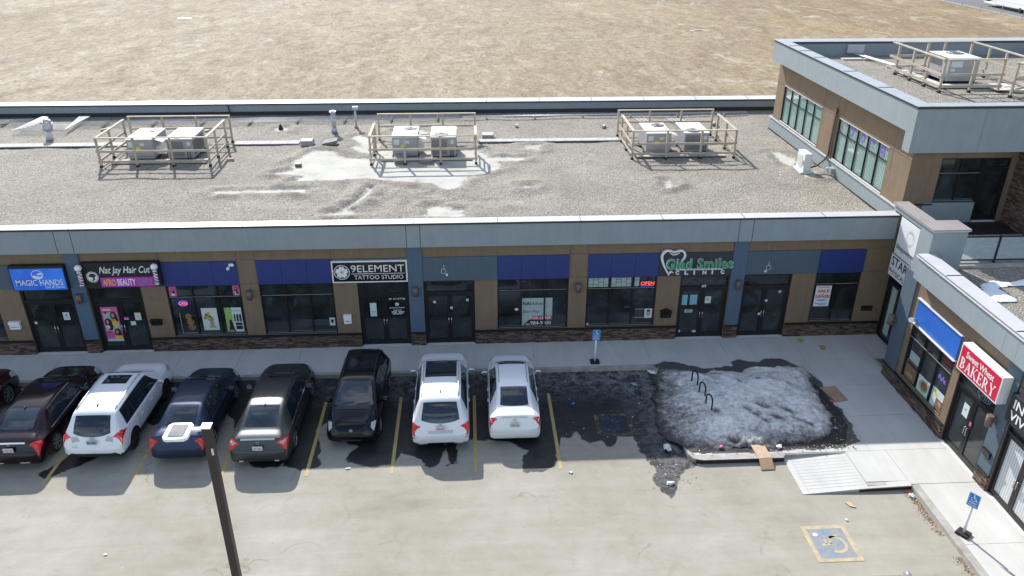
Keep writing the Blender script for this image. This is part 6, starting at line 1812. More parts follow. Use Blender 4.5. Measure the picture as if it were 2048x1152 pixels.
# ================================================================== CARDBOARD AND LITTER
def flat(name, poly, z, mat, label, cat, th=.012, tilt=0):
    mb = MB(); cx = sum(p[0] for p in poly) / len(poly)
    mb.prism(poly, lambda u, v, d: (u, v, d + tilt * (v - poly[0][1])), z, z + th)
    return tag(mb.build(name, mat, fix=True), label, cat)
flat('cardboard_sheet', [(12.57, -3.84), (13.18, -3.78), (13.26, -4.67), (12.78, -4.79)], .16, 'cardboard', 'brown flattened cardboard on the damp walk right of the snow', 'cardboard')
t = thing('cardboard_box', (9.15, -7.6, .1), 'tan flattened cardboard box draped over the island kerb', 'cardboard')
mb = MB(); mb.quad([(8.92, -7.12, .24), (9.36, -7.08, .24), (9.42, -7.72, .18), (8.98, -7.76, .18)]); mb.quad([(8.92, -7.12, .225), (8.98, -7.76, .165), (9.42, -7.72, .165), (9.36, -7.08, .225)]); mb.quad([(8.98, -7.76, .165), (8.98, -7.76, .18), (9.42, -7.72, .18), (9.42, -7.72, .165)])
MT['cardtan'] = plain('tan_cardboard', (.50, .37, .25), .85, var=.08, scale=4)
mb.build('upper_panel', 'cardtan', t)
mb = MB(); mb.quad([(8.99, -7.765, .175), (9.42, -7.725, .175), (9.40, -8.12, .03), (8.96, -8.14, .03)]); mb.quad([(8.99, -7.765, .16), (8.96, -8.14, .012), (9.40, -8.12, .012), (9.42, -7.725, .16)])
mb.build('lower_panel', 'cardboard', t)
flat('cardboard_scrap', [(13.74, -0.91), (13.96, -0.88), (13.92, -1.16), (13.71, -1.19)], .152, 'cardboard', 'small brown cardboard scrap on the shaded walk near the corner', 'litter', .03)
flat('crushed_carton', [(12.95, -0.47), (13.21, -0.27), (13.28, -0.48), (13.09, -0.64)], .152, 'leafgreen', 'crushed green and cream carton on the walk under the end window', 'litter', .06)
def crumple(name, x, y, z, r, mat, label, cat='litter', flatk=.45):
    bm = bmesh.new(); bmesh.ops.create_icosphere(bm, subdivisions=2, radius=r)
    rr = random.Random(int(x * 100 + y * 10))
    for v in bm.verts:
        k = rr.uniform(.5, 1.35); v.co = Vector((v.co.x * k * 1.2, v.co.y * k * .8, max(-.0, v.co.z * k * flatk + r * .3)))
    me = bpy.data.meshes.new(name); bm.to_mesh(me); bm.free(); me.materials.append(MT[mat])
    o = bpy.data.objects.new(name, me); col.objects.link(o); o.location = (x, y, z); o.rotation_euler = (0, 0, rr.random() * 6)
    return tag(o, label, cat)
flat('paper_scrap', [(6.5, -2.4), (6.75, -2.45), (6.8, -2.6), (6.62, -2.62)], .16, 'white', 'white paper scrap at the top of the dirty slope beside the walk', 'litter', .03)
flat('paper_scrap', [(5.78, -3.0), (5.95, -2.98), (6.0, -3.15), (5.86, -3.16)], .02, 'paper_blue', 'pale blue paper scrap on the dark wet asphalt left of the snow', 'litter', .02)
crumple('plastic_bag', 6.25, -6.9, .03, .15, 'offwhite', 'crumpled clear plastic bag at the foot of the snow near the kerb end')
crumple('plastic_bag', 9.85, -7.2, .17, .11, 'white', 'crumpled white bag on the kerb right of the draped cardboard')
crumple('wrapper', 7.95, -7.15, .2, .07, 'pink', 'pink wrapper on the island kerb left of the draped cardboard')
crumple('paper_ball', 5.95, -8.62, .01, .1, 'white', 'white crumpled paper in the wet tongue running from the island')
crumple('paper_ball', 2.95, -7.95, .005, .06, 'white', 'white paper ball just beyond the shadow near the last stall line')
crumple('paper_ball', -10.2, -10.75, .005, .045, 'white', 'white speck of paper alone on the sunlit asphalt left of the lamp pole')
crumple('wrapper', 3.5, -4.2, .01, .06, 'blue_sign', 'small blue wrapper on the wet stall right of the white sedan')
crumple('wrapper', 12.1, -6.3, .18, .06, 'paper_blue', 'light blue scrap at the dark right foot of the snow pile')
crumple('wrapper', 12.63, -4.75, .17, .06, 'pink', 'red and white wrapper beside the brown cardboard')
crumple('bottle_lid', -4.05, -7.4, .005, .06, 'offwhite', 'pale cup lid on the wet asphalt in front of the black hatchback')
flat('paper_scrap', [(10.95, -9.72), (11.12, -9.7), (11.2, -9.95), (11.05, -9.9)], .01, 'cardtan', 'tan torn paper on the sunlit asphalt below the ramp', 'litter', .02)
crumple('paper_ball', 10.7, -10.45, .005, .05, 'offwhite', 'dirty white scrap between the ramp and the blue marking')
crumple('cup', 13.05, -9.36, .02, .055, 'red', 'crushed red cup in the leaf litter at the ramp end')
crumple('plastic_bag', 13.1, -9.55, .02, .1, 'offwhite', 'clear bag caught in the leaf litter below the ramp end')
flat('paint_disc', [(9.55 + .07 * math.cos(k), -10.98 + .07 * math.sin(k)) for k in [i * math.pi / 6 for i in range(12)]], .01, 'white', 'round white lid on the blue stall marking', 'litter', .006)
# leaf litter and grit
MT['leaf'] = plain('dead_leaves', (.22, .14, .085), .9, var=.8, scale=16)
MT['grit'] = plain('pale_grit', (.42, .38, .32), .9, var=.4, scale=20)
def scatter(name, n, fn, size, mats, label, cat):
    mb = MB(); rr = random.Random(hash(name) % 1 + n)
    for i in range(n):
        x, y, z = fn(rr)
        s = rr.uniform(*size); a = rr.random() * 6.28; b = rr.uniform(-.6, .6)
        ux = Vector((math.cos(a), math.sin(a), b * .7)) * s; uy = Vector((-math.sin(a), math.cos(a), rr.uniform(-.5, .5))) * s * rr.uniform(.35, .9)
        c = Vector((x, y, z + s * .45))
        mi = rr.randrange(len(mats))
        mb.quad([c - ux, c + uy * .8, c + ux, c - uy], mi)
    o = mb.build(name, mats)
    return tag(o, label, cat, kind='stuff')
def f_kerb(rr):
    y = rr.choice((rr.uniform(-10.7, -9.25), rr.gauss(-9.5, .25), rr.uniform(-11.2, -9.3), rr.uniform(-13.2, -12.0)))
    y = min(y, -9.28)
    return (13.22 - abs(rr.gauss(0, .11)), y, .0)
scatter('leaf_litter', 1300, f_kerb, (.010, .032), ['leaf', 'grit', 'leaf', 'leaf'], 'brown leaf litter and scraps gathered along the east kerb', 'leaf litter')
def f_pile(rr):
    k = rr.random()
    if k < .35: return (rr.uniform(9.5, 12.4), -7.25 + rr.gauss(0, .13), .155)
    if k < .5: return (rr.uniform(7.2, 12), rr.uniform(-7.5, -7.1), .155)
    if k < .8: return (min(12.6, 12.2 + rr.gauss(0, .15)), rr.uniform(-7, -4), .16)
    return (rr.uniform(5.4, 6.9), rr.uniform(-8.9, -7.3), .0)
scatter('pile_debris', 420, f_pile, (.012, .04), ['leaf', 'ink', 'paper', 'leaf', 'grit'], 'dark debris and scraps round the foot of the snow pile', 'debris')
def f_lot(rr): return (rr.uniform(-16, 13), rr.uniform(-13, -7.8), 0)
scatter('pavement_specks', 130, f_lot, (.008, .022), ['paper', 'leaf', 'grit'], 'tiny specks scattered over the sunlit asphalt', 'specks')
def f_wet(rr): return (rr.uniform(2.9, 6.6), rr.uniform(-6.6, -2.3), 0.0)
scatter('stall_specks', 60, f_wet, (.01, .03), ['paper', 'leaf', 'offwhite'], 'small pale scraps scattered on the wet dark stall', 'specks')

# ================================================================== FIELD EDGE: yard, fence and trailer
mb = MB(); mb.quad([(82.6, -20, -.01), (200, -20, -.01), (200, 260, -.01), (82.6, 260, -.01)]); 
MT['yard'] = plain('yard_asphalt', (.13, .125, .13), .9, var=.15, scale=.4)
struct(mb.build('yard_road', 'yard'))
mb = MB(); mb.box(82.3, 82.6, -20, 260, -.03, .12); struct(mb.build('yard_kerb', 'kerb'))
for i, y in enumerate((90.5, 95.8, 101.1, 106.4, 111.7)):
    pass
t = thing('yard_fence', (82.0, 100, 0), 'thin chain-link fence posts along the far edge of the field', 'fence')
mb = MB()
for k in range(16): mb = MB(); mb.cyl((82.0, 70 + k * 5.3, -.03), (82.0, 70 + k * 5.3, 1.9), .04, seg=6); mb.build('fence_post', 'galv', t)
mb = MB(); mb.box(81.985, 82.015, 70, 149.5, 1.86, 1.9); mb.build('top_rail', 'galv', t)
t = thing('utility_trailer', (88, 98, 0), 'white box trailer with hitch and rear step parked beyond the field fence', 'trailer')
mb = MB(); mb.box(85.8, 88.4, 92.0, 104.2, .55, 3.0); mb.build('trailer_box', 'white', t, bevel=.05)
mb = MB(); mb.box(85.9, 88.3, 104.3, 107.5, .45, .62); mb.beam((87.1, 107.5, .5), (87.1, 109.6, .5), .12, .12); mb.build('hitch_deck', 'offwhite', t)
mb = MB()
for y in (96.5, 97.8):
    for xx in (85.75, 88.1): mb = MB(); mb.cyl((xx, y, .38), (xx + .35, y, .38), .38, seg=16); mb.build('wheel', 'rubber', t)
mb = MB(); mb.box(86.1, 86.5, 105.2, 105.8, .63, 1.2); mb.cyl((87.2, 106, .63), (87.2, 106, 1.3), .18, seg=10); mb.build('gas_bottle', 'offwhite', t)
t = thing('white_van', (93, 114, 0), 'white vehicle side seen past the trailer in the far yard', 'van')
mb = MB(); mb.box(89.5, 91.6, 108, 113.5, .5, 2.3); mb.build('van_body', 'white', t, bevel=.15)
mb = MB(); mb.box(89.48, 89.495, 108.6, 111, 1.4, 2.0); mb.build('window', 'glass', t)
mb = MB()
for y in (109, 112.4): mb = MB(); mb.cyl((89.45, y, .36), (89.75, y, .36), .36, seg=14); mb.build('wheel', 'rubber', t)
# old snow strips in the field
for i, (x, y, l, w_) in enumerate(((-41, 96, 1.3, .5), (-8, 130, 1.0, .5), (31, 82, 1.6, .2))):
    gx = np.arange(x - l, x + l, .15); gy = np.arange(y - w_ * 2, y + w_ * 2, .15); X, Y = np.meshgrid(gx, gy)
    e = 1 - ((X - x) / l) ** 2 - ((Y - y) / w_) ** 2 + (vnoise(X, Y, 1.1, 60 + i) - .5) * .9
    o = grid_mesh('field_snow', gx, gy, X * 0 - .02 + .1 * np.clip(e, 0, 1), 'cleansnow', {}, mask=e > 0)
    tag(o , ['thin white snow remnant at the top left of the field', 'tiny snow remnant at the top middle edge of the field', 'thin white strip lying in the field left of the two-storey block'][i], 'snow patch')
# tufts of taller dead grass and clods for relief
MT['straw'] = plain('straw_tufts', (.42, .32, .18), .95, var=.5, scale=.8)
MT['clod'] = plain('dark_clods', (.17, .12, .075), .95, var=.5, scale=.8)
def f_field(rr):
    y = 20.5 + 110 * rr.random() ** 1.3
    x = rr.uniform(-.75, .75) * (y + 27) * 1.02 + 4
    return (min(x, 81), y, -.03)
mb = MB(); rr = random.Random(99)
for i in range(6000):
    x, y, z = f_field(rr)
    s = rr.uniform(.02, .06) * (1 + y * .004)
    a = rr.random() * 6.28
    ux = Vector((math.cos(a), math.sin(a), 0)) * s * rr.uniform(.8, 2.2)
    c = Vector((x, y, z)); top = c + Vector((rr.uniform(-.04, .04), rr.uniform(-.04, .04), s * rr.uniform(.3, .7)))
    mi = 0 if rr.random() < .72 else 1
    uy = Vector((-ux.y, ux.x, 0)) * .5
    mb.quad([c - ux, c + uy, top], mi); mb.quad([c + uy, c + ux, top], mi); mb.quad([c + ux, c - uy, top], mi); mb.quad([c - uy, c - ux, top], mi)
tag(mb.build('dry_grass_tufts', ['straw', 'clod']), 'low straw tufts and clods spread over the field', 'grass', kind='stuff')

import bisect

# ================================================================== CARS
def pchip(xk, yk, x):
    xk = np.asarray(xk, float); yk = np.asarray(yk, float); x = np.asarray(x, float)
    h = np.diff(xk); dl = np.diff(yk) / h
    m = np.zeros_like(yk); m[0] = dl[0]; m[-1] = dl[-1]
    for i in range(1, len(xk) - 1):
        if dl[i - 1] * dl[i] > 0:
            w1 = 2 * h[i] + h[i - 1]; w2 = h[i] + 2 * h[i - 1]
            m[i] = (w1 + w2) / (w1 / dl[i - 1] + w2 / dl[i])
    i = np.clip(np.searchsorted(xk, x) - 1, 0, len(xk) - 2)
    t = np.clip((x - xk[i]) / h[i], 0, 1)
    return ((1 + 2 * t) * (1 - t) ** 2 * yk[i] + t * (1 - t) ** 2 * h[i] * m[i] + t * t * (3 - 2 * t) * yk[i + 1] + t * t * (t - 1) * h[i] * m[i + 1])
VK = [0, .10, .17, .26, .36, .44, .48, .50, .60, .70, .74, .80, .90, 1.0]
class CarShape:
    # table rows: y from rear, z underside, z belt, z top, half width body, half width at belt, half width of roof
    def __init__(s, tab, L, W, H, tuck=1.0):
        T = np.array(tab, float)
        s.yk = T[:, 0] * L / T[-1, 0]; sz = H / T[:, 3].max(); sw = W / 2 / T[:, 4].max()
        s.T = T.copy(); s.T[:, 1:4] *= sz; s.T[:, 4:] *= sw; s.L = L; s.W = W; s.H = H
        s.yd = np.linspace(0, s.yk[-1], 3001)
        s.D = [pchip(s.yk, s.T[:, k], s.yd).tolist() for k in range(1, 7)]
    def pt(s, y, v, side=1):
        f = min(max(y / s.yk[-1], 0), 1) * 3000; i0 = min(int(f), 2999); f -= i0
        zb, zl, zt, wb_, wl, wr = (d[i0] * (1 - f) + d[i0 + 1] * f for d in s.D)
        zl = min(zl, zt - .02)
        hh = zl - zb
        gr = zt - zl
        ze = zl + gr * (.90 if gr > .2 else .60)
        P = [(0, zb), (wb_ * .80, zb), (wb_ * .955, zb + .05 * hh + .02), (wb_ * .995, zb + .28 * hh), (wb_, zb + .55 * hh), (wb_ * .5 + wl * .5, zb + .86 * hh), (wl + .006, zl - .012), (wl - .012, zl + .004),
             ((wl * .52 + wr * .48), zl + (ze - zl) * .5), (wr, ze), (wr - .035, ze + (zt - ze) * .45), (wr * .80, ze + (zt - ze) * .80), (wr * .45, ze + (zt - ze) * .965), (0, zt)]
        # mostly smooth, straight across the side glass
        xk = VK
        i = min(max(bisect.bisect_left(xk, v) - 1, 0), len(xk) - 2)
        t = (v - xk[i]) / (xk[i + 1] - xk[i])
        p1 = np.array(P[i]); p2 = np.array(P[i + 1]); p0 = np.array(P[i - 1]) if i > 0 else p1; p3 = np.array(P[i + 2]) if i + 2 < len(P) else np.array((-P[i][0], P[i][1]))
        if i in (6, 7, 8): q = p1 + (p2 - p1) * t
        else:
            h1 = xk[i + 1] - xk[i]
            m1 = (p2 - p0) / (xk[i + 1] - xk[i - 1]) * h1 if i > 0 else (p2 - p1)
            m2 = (p3 - p1) / ((xk[i + 2] if i + 2 < len(xk) else 1.1) - xk[i]) * h1
            if i == 5: m2 = (p2 - p1) * .6
            if i == 9: m1 = (p2 - p1)
            t2, t3 = t * t, t ** 3
            q = (2 * t3 - 3 * t2 + 1) * p1 + (t3 - 2 * t2 + t) * m1 + (-2 * t3 + 3 * t2) * p2 + (t3 - t2) * m2
        return Vector((side * q[0], y, q[1]))
    def nrm(s, y, v, side=1):
        e = .01
        y0, y1 = max(y - e, .001), min(y + e, s.L - .001); v0, v1 = max(v - e, 0), min(v + e, 1)
        a = s.pt(y1, v, side) - s.pt(y0, v, side); b = s.pt(y, v1, side) - s.pt(y, v0, side)
        n = a.cross(b) if side > 0 else b.cross(a)
        if n.length < 1e-9: n = Vector((0, 0, 1))
        n.normalize()
        if n.x * side < -.05 and v < .8: n = -n
        if v >= .8 and n.z < -.01: n = -n
        return n
    def patch(s, mb, q, off=.004, side=1, nu=8, nv=6, mi=0):
        # q: four (y, v) corners: bottom-rear, bottom-front, top-front, top-rear
        G = []
        for j in range(nv + 1):
            b = j / nv; row = []
            for i in range(nu + 1):
                a = i / nu
                y = (q[0][0] * (1 - a) + q[1][0] * a) * (1 - b) + (q[3][0] * (1 - a) + q[2][0] * a) * b
                v = (q[0][1] * (1 - a) + q[1][1] * a) * (1 - b) + (q[3][1] * (1 - a) + q[2][1] * a) * b
                row.append(s.pt(y, v, side) + s.nrm(y, v, side) * off)
            G.append(row)
        for j in range(nv):
            for i in range(nu):
                c = [G[j][i], G[j][i + 1], G[j + 1][i + 1], G[j + 1][i]]
                mb.quad(c if side > 0 else c[::-1], mi, smooth=True)
    def cpatch(s, mb, y0, y1, v0, v1, off=.004, nu=8, nw=12, bow=0, mi=0):
        # centre patch symmetric: v at the edge v0 (y0 end) / v1 (y1 end); bow shifts y at the centre
        G = []
        for i in range(nu + 1):
            a = i / nu; ve = v0 * (1 - a) + v1 * a; row = []
            for k in range(-nw, nw + 1):
                f = abs(k) / nw; v = 1 - f * (1 - ve)
                y = (y0 + bow[0] * (1 - f * f)) * (1 - a) + (y1 + bow[1] * (1 - f * f)) * a if bow else y0 * (1 - a) + y1 * a
                sd = 1 if k >= 0 else -1
                row.append(s.pt(y, v, sd) + s.nrm(y, v, sd) * off)
            G.append(row)
        for i in range(nu):
            for k in range(2 * nw):
                c = [G[i][k], G[i][k + 1], G[i + 1][k + 1], G[i + 1][k]]
                mb.quad(c, mi, smooth=True)
def dirt_paint(name, c, rough=.22, metal=.0, coat=.7, dirt=.25, spec=.5):
    m, nt, b = nodes(name)
    tc = N(nt, "ShaderNodeTexCoord")
    f = noise(nt, tc.outputs['Object'], 3, 6, .7, .3)
    sp = N(nt, "ShaderNodeSeparateXYZ"); nt.links.new(tc.outputs['Object'], sp.inputs[0])
    low = math_(nt, 'SUBTRACT', 1.0, math_(nt, 'MULTIPLY', sp.outputs[2], 1.3), True)
    k = math_(nt, 'MULTIPLY', math_(nt, 'ADD', math_(nt, 'MULTIPLY', low, .9), math_(nt, 'MULTIPLY', f, .35)), dirt, True)
    nt.links.new(mix(nt, k, c, (.20, .18, .155)), b.inputs['Base Color'])
    nt.links.new(math_(nt, 'ADD', rough, math_(nt, 'MULTIPLY', k, .5)), b.inputs['Roughness'])
    b.inputs['Metallic'].default_value = metal; b.inputs['Specular IOR Level'].default_value = spec
    b.inputs['Coat Weight'].default_value = coat; b.inputs['Coat Roughness'].default_value = .05
    return m
MT['lens_red'] = plain('red_lamp_lens', (.62, .012, .016), .12, var=.15, scale=30, coat=.5)
MT['lens_clear'] = plain('clear_lamp_lens', (.42, .44, .46), .08, var=.25, scale=25, coat=.6)
MT['plate'] = plain('licence_plate', (.62, .62, .62), .5, var=.05)
MT['trimblack'] = plain('black_plastic_trim', (.02, .02, .022), .55, var=.2, scale=15)

SEDAN = [(0, .40, .58, .60, .62, .60, .50), (.03, .28, .64, .66, .80, .78, .62), (.09, .22, .72, .745, .875, .85, .72), (.13, .20, .86, .94, .89, .855, .74), (.18, .20, .90, 1.03, .90, .86, .74),
         (.40, .19, .92, 1.08, .92, .875, .72), (.56, .18, .925, 1.10, .925, .88, .67), (.66, .18, .925, 1.14, .925, .88, .635), (1.05, .18, .925, 1.32, .925, .875, .60), (1.45, .18, .92, 1.43, .925, .872, .59), (2.05, .18, .91, 1.468, .925, .868, .59), (2.75, .18, .90, 1.44, .925, .866, .60),
         (3.05, .18, .89, 1.36, .925, .864, .62), (3.38, .18, .89, 1.22, .925, .862, .68), (3.66, .18, .885, 1.07, .925, .86, .74), (3.9, .19, .87, 1.02, .92, .85, .74), (4.25, .20, .82, .97, .91, .82, .70), (4.52, .21, .74, .90, .885, .78, .66), (4.68, .22, .66, .82, .83, .74, .62), (4.78, .26, .58, .70, .72, .66, .56), (4.83, .34, .5, .55, .56, .54, .46)]
SUV = [(0, .48, .60, .62, .66, .64, .5), (.03, .34, .66, .68, .82, .80, .68), (.09, .28, .76, .80, .90, .875, .78), (.14, .26, .95, 1.0, .91, .88, .78), (.20, .25, 1.03, 1.14, .92, .88, .76), (.32, .24, 1.05, 1.32, .925, .88, .72), (.50, .24, 1.06, 1.54, .925, .88, .67), (.64, .24, 1.06, 1.64, .925, .88, .655),
       (1.2, .23, 1.05, 1.68, .925, .878, .655), (2.0, .23, 1.03, 1.69, .925, .875, .66), (2.6, .23, 1.02, 1.665, .925, .872, .66), (2.85, .23, 1.01, 1.60, .925, .87, .665), (3.15, .23, 1.005, 1.42, .925, .868, .69), (3.44, .23, 1.0, 1.23, .925, .866, .75), (3.62, .24, .99, 1.15, .925, .86, .77), (4.0, .25, .95, 1.11, .92, .85, .76),
       (4.28, .26, .88, 1.04, .90, .82, .72), (4.44, .28, .78, .94, .85, .77, .66), (4.53, .32, .66, .78, .74, .7, .56), (4.57, .42, .55, .62, .58, .54, .44)]
HATCH = [(0, .42, .56, .58, .62, .6, .5), (.03, .30, .62, .66, .78, .76, .62), (.09, .24, .78, .86, .84, .82, .7), (.14, .22, .92, 1.08, .85, .815, .66), (.26, .21, .95, 1.36, .85, .81, .61), (.40, .21, .95, 1.48, .85, .808, .59), (1.0, .20, .94, 1.515, .85, .805, .59), (1.7, .20, .92, 1.525, .85, .80, .60),
         (2.15, .20, .90, 1.50, .85, .80, .60), (2.42, .20, .89, 1.42, .85, .80, .62), (2.75, .20, .88, 1.28, .85, .80, .66), (3.1, .20, .87, 1.10, .85, .80, .71), (3.32, .20, .84, 1.01, .85, .79, .70), (3.6, .20, .76, .91, .84, .76, .64), (3.82, .21, .66, .78, .79, .70, .58), (3.93, .26, .56, .64, .68, .62, .48), (3.97, .36, .48, .52, .52, .5, .38)]

def make_car(label, cat, tab, L, W, H, paint, loc, rz=0, cfg=None):
    cfg = cfg or {}
    S = CarShape(tab, L, W, H)
    t = thing('parked_car', loc, label, cat, 'cars parked nose-in along the walk' if not cfg.get('nogroup') else None, rz)
    ORG[t.name] = Vector((0, 0, 0))
    k = L / tab[-1][0]
    ys = []
    for a, b in zip(S.yk[:-1], S.yk[1:]):
        n = max(1, int(round((b - a) / .09)))
        ys += [a + (b - a) * i / n for i in range(n)]
    ys.append(S.yk[-1])
    vs = []
    for a, b in zip(VK[:-1], VK[1:]):
        n = 3 if (b - a) >= .09 else 2
        vs += [a + (b - a) * i / n for i in range(n)]
    vs.append(1.0)
    V, F = [], []
    ring = []
    for y in ys:
        base = len(V)
        pts = [S.pt(y, v, 1) for v in vs] + [S.pt(y, v, -1) for v in reversed(vs[1:-1])]
        V += pts; ring.append((base, len(pts)))
    nR = ring[0][1]
    for i in range(len(ys) - 1):
        a, b = ring[i][0], ring[i + 1][0]
        for j in range(nR):
            j2 = (j + 1) % nR
            F.append((a + j, a + j2, b + j2, b + j))
    F.append(tuple(ring[0][0] + j for j in reversed(range(nR)))); F.append(tuple(ring[-1][0] + j for j in range(nR)))
    me = bpy.data.meshes.new('body'); me.from_pydata([v[:] for v in V], [], F)
    bm = bmesh.new(); bm.from_mesh(me); bmesh.ops.recalc_face_normals(bm, faces=bm.faces); bm.to_mesh(me); bm.free()
    me.materials.append(paint); me.materials.append(MT['trimblack'])
    zc = [p.center.z for p in me.polygons]
    lowcut = cfg.get('cladding', 0)
    for p in me.polygons:
        p.use_smooth = True
        if p.center.z < S.T[6, 1] + .02 + lowcut: p.material_index = 1
    body = bpy.data.objects.new('body', me); TMP.collection.objects.link(body)
    # wheel wells
    wr = cfg.get('wheel_r', .33); ya, yb = cfg.get('axles', (.205 * L, .79 * L))
    cm = bmesh.new()
    for y in (ya, yb):
        for sd in (-1, 1):
            mat = Matrix.Translation((sd * (W / 2 - .02), y, wr + .01)) @ Matrix.Rotation(math.pi / 2, 4, 'Y')
            bmesh.ops.create_cone(cm, cap_ends=True, segments=32, radius1=wr + .05, radius2=wr + .05, depth=.56, matrix=mat)
    cme = bpy.data.meshes.new('cut'); cm.to_mesh(cme); cm.free()
    cme.materials.append(MT['trimblack']); cme.materials.append(MT['trimblack'])
    for p in cme.polygons: p.material_index = 1
    cut = bpy.data.objects.new('cut', cme); TMP.collection.objects.link(cut)
    md = body.modifiers.new('b', 'BOOLEAN'); md.operation = 'DIFFERENCE'; md.object = cut; md.solver = 'EXACT'
    dg = tmp_dg()
    nm = bpy.data.meshes.new_from_object(body.evaluated_get(dg))
    if len(nm.polygons) > 500:
        body.modifiers.clear(); body.data = nm
    else: body.modifiers.clear()
    bpy.data.objects.remove(cut); TMP.collection.objects.unlink(body); col.objects.link(body)
    nm = body.data
    try: nm.set_sharp_from_angle(angle=R(38))
    except Exception: pass
    body.parent = t
    def bld(name, mb, mat, par=None, bev=0): return mb.build(name, mat, par or t, bevel=bev)
    kk = lambda f: f * k
    C = dict(cfg)
    # glass
    w0, w1 = C['windscreen']; mb = MB(); S.cpatch(mb, w0, w1, .77, .80, .005, bow=(.10 * k, .03)); bld('windscreen', mb, 'carglass')
    r0, r1 = C['rear_window']; mb = MB(); S.cpatch(mb, r1, r0, .80, C.get('rw_v', .80), .005, bow=(-.0, -.05 * k)); bld('rear_window', mb, C.get('rear_mat', 'carglass'))
    sw_ = C['side_windows']
    for sd in (-1, 1):
        mb = MB(); S.patch(mb, [(sw_[0][0] - .05, .505), (sw_[-1][1] + .06, .505), (sw_[-1][3] + .03, .685), (sw_[0][2] - .04, .685)], .002, sd, 16, 5); bld('window_surround', mb, 'trimblack')
    for (a0, a1, b0, b1) in C['side_windows']:
        for sd in (-1, 1):
            mb = MB(); S.patch(mb, [(a0, .51), (a1, .51), (b1, .675), (b0, .675)], .004, sd); bld('side_window', mb, 'carglass')
    if 'chrome_line' in C:
        a0, a1, b0, b1 = C['chrome_line']
        for sd in (-1, 1):
            mb = MB(); S.patch(mb, [(a0, .488), (a1, .488), (a1 + .02, .506), (a0 - .02, .506)], .006, sd, 20, 1); S.patch(mb, [(b0, .682), (b1, .682), (b1, .694), (b0, .694)], .005, sd, 20, 1)
            bld('window_trim', mb, 'chrome')
    if 'sunroof' in C:
        a, b, v = C['sunroof']; mb = MB(); S.cpatch(mb, a, b, v, v, .004); bld('sunroof', mb, 'carglass')
    # seams
    for y in C.get('seams', ()):
        for sd in (-1, 1): mb = MB(); S.patch(mb, [(y, .2), (y + .012, .2), (y + .012, .49), (y, .49)], .002, sd, 1, 10); bld('panel_seam', mb, 'trimblack')
    if 'hood' in C: mb = MB(); S.cpatch(mb, C['hood'], C['hood'] + .014, .80, .80, .002, 1); bld('panel_seam', mb, 'trimblack')
    if 'tail_seam' in C: mb = MB(); S.cpatch(mb, C['tail_seam'], C['tail_seam'] + .014, .78, .78, .002, 1); bld('panel_seam', mb, 'trimblack')
    if C.get('roof_seams'):
        mb = MB(); a, b = C['roof_seams']
        for sd in (-1, 1): S.patch(mb, [(a, .765), (b, .765), (b, .78), (a, .78)], .003, sd, 14, 1)
        bld('roof_drip', mb, 'trimblack')
    if 'rails' in C:
        a, b = C['rails']
        for sd in (-1, 1):
            mb = MB(); pts = [S.pt(y, .765, sd) + Vector((0, 0, .045 if 0 < i < 11 else .0)) for i, y in enumerate(np.linspace(a, b, 12))]
            mb.tube(pts, .018, 6); bld('roof_rail', mb, C.get('rail_mat', 'galv'))
    # lamps
    for q in C['tail']:
        for sd in (-1, 1): mb = MB(); S.patch(mb, q[0], .008, sd, 8, 6); bld('taillight', mb, q[1])
    for q in C['head']:
        for sd in (-1, 1): mb = MB(); S.patch(mb, q, .008, sd, 8, 6); bld('headlight', mb, 'lens_clear')
    # wheels: tyre, rim with spokes
    for y in (ya, yb):
        for sd in (-1, 1):
            xo = sd * (W / 2 - .025); xi = sd * (W / 2 - .235)
            o = thing('wheel', (0, 0, 0), None, None); o.parent = t
            for kx in list(o.keys()): del o[kx]
            mb = MB(); prof = [(xi, wr - .05), (xi + sd * .02, wr - .005), (xo - sd * .03, wr), (xo, wr - .035), (xo - sd * .002, wr - .095), (xo - sd * .03, wr - .10)]
            n = 28; b0 = len(mb.v)
            for px, pr in prof:
                for i in range(n):
                    a = 2 * math.pi * i / n; mb.v.append((px, y + pr * math.cos(a), wr + pr * math.sin(a)))
            for r_ in range(len(prof) - 1):
                for i in range(n):
                    j = (i + 1) % n; mb.f.append((b0 + r_ * n + i, b0 + r_ * n + j, b0 + (r_ + 1) * n + j, b0 + (r_ + 1) * n + i)); mb.m.append(0); mb.a.append(0); mb.s.append(True)
            o2 = mb.build('tyre', 'rubber', None, fix=True); o2.parent = o
            mb = MB(); rm = C.get('rim', 'alloy'); rr_ = wr - .095
            mb.cyl((xo - sd * .06, y, wr), (xo - sd * .05, y, wr), rr_, seg=24)
            mb2 = MB()
            mb2.cyl((xo - sd * .05, y, wr), (xo - sd * .008, y, wr), .05, seg=12)
            for s_ in range(C.get('spokes', 5)):
                a = s_ * 2 * math.pi / C.get('spokes', 5) + .3
                mb2.beam((xo - sd * .02, y, wr), (xo - sd * .018, y + rr_ * math.cos(a), wr + rr_ * math.sin(a)), .05, .022, upv=(1, 0, 0))
            ringpts = [(xo - sd * .012, y + rr_ * .98 * math.cos(2 * math.pi * i / 24), wr + rr_ * .98 * math.sin(2 * math.pi * i / 24)) for i in range(24)]
            mb2.tube(ringpts, .014, 5, closed=True)
            d_ = mb.build('wheel_disc', 'trimblack', None); d_.parent = o
            r_ = mb2.build('rim', rm, None); r_.parent = o
    # mirrors
    ym = C['mirror']
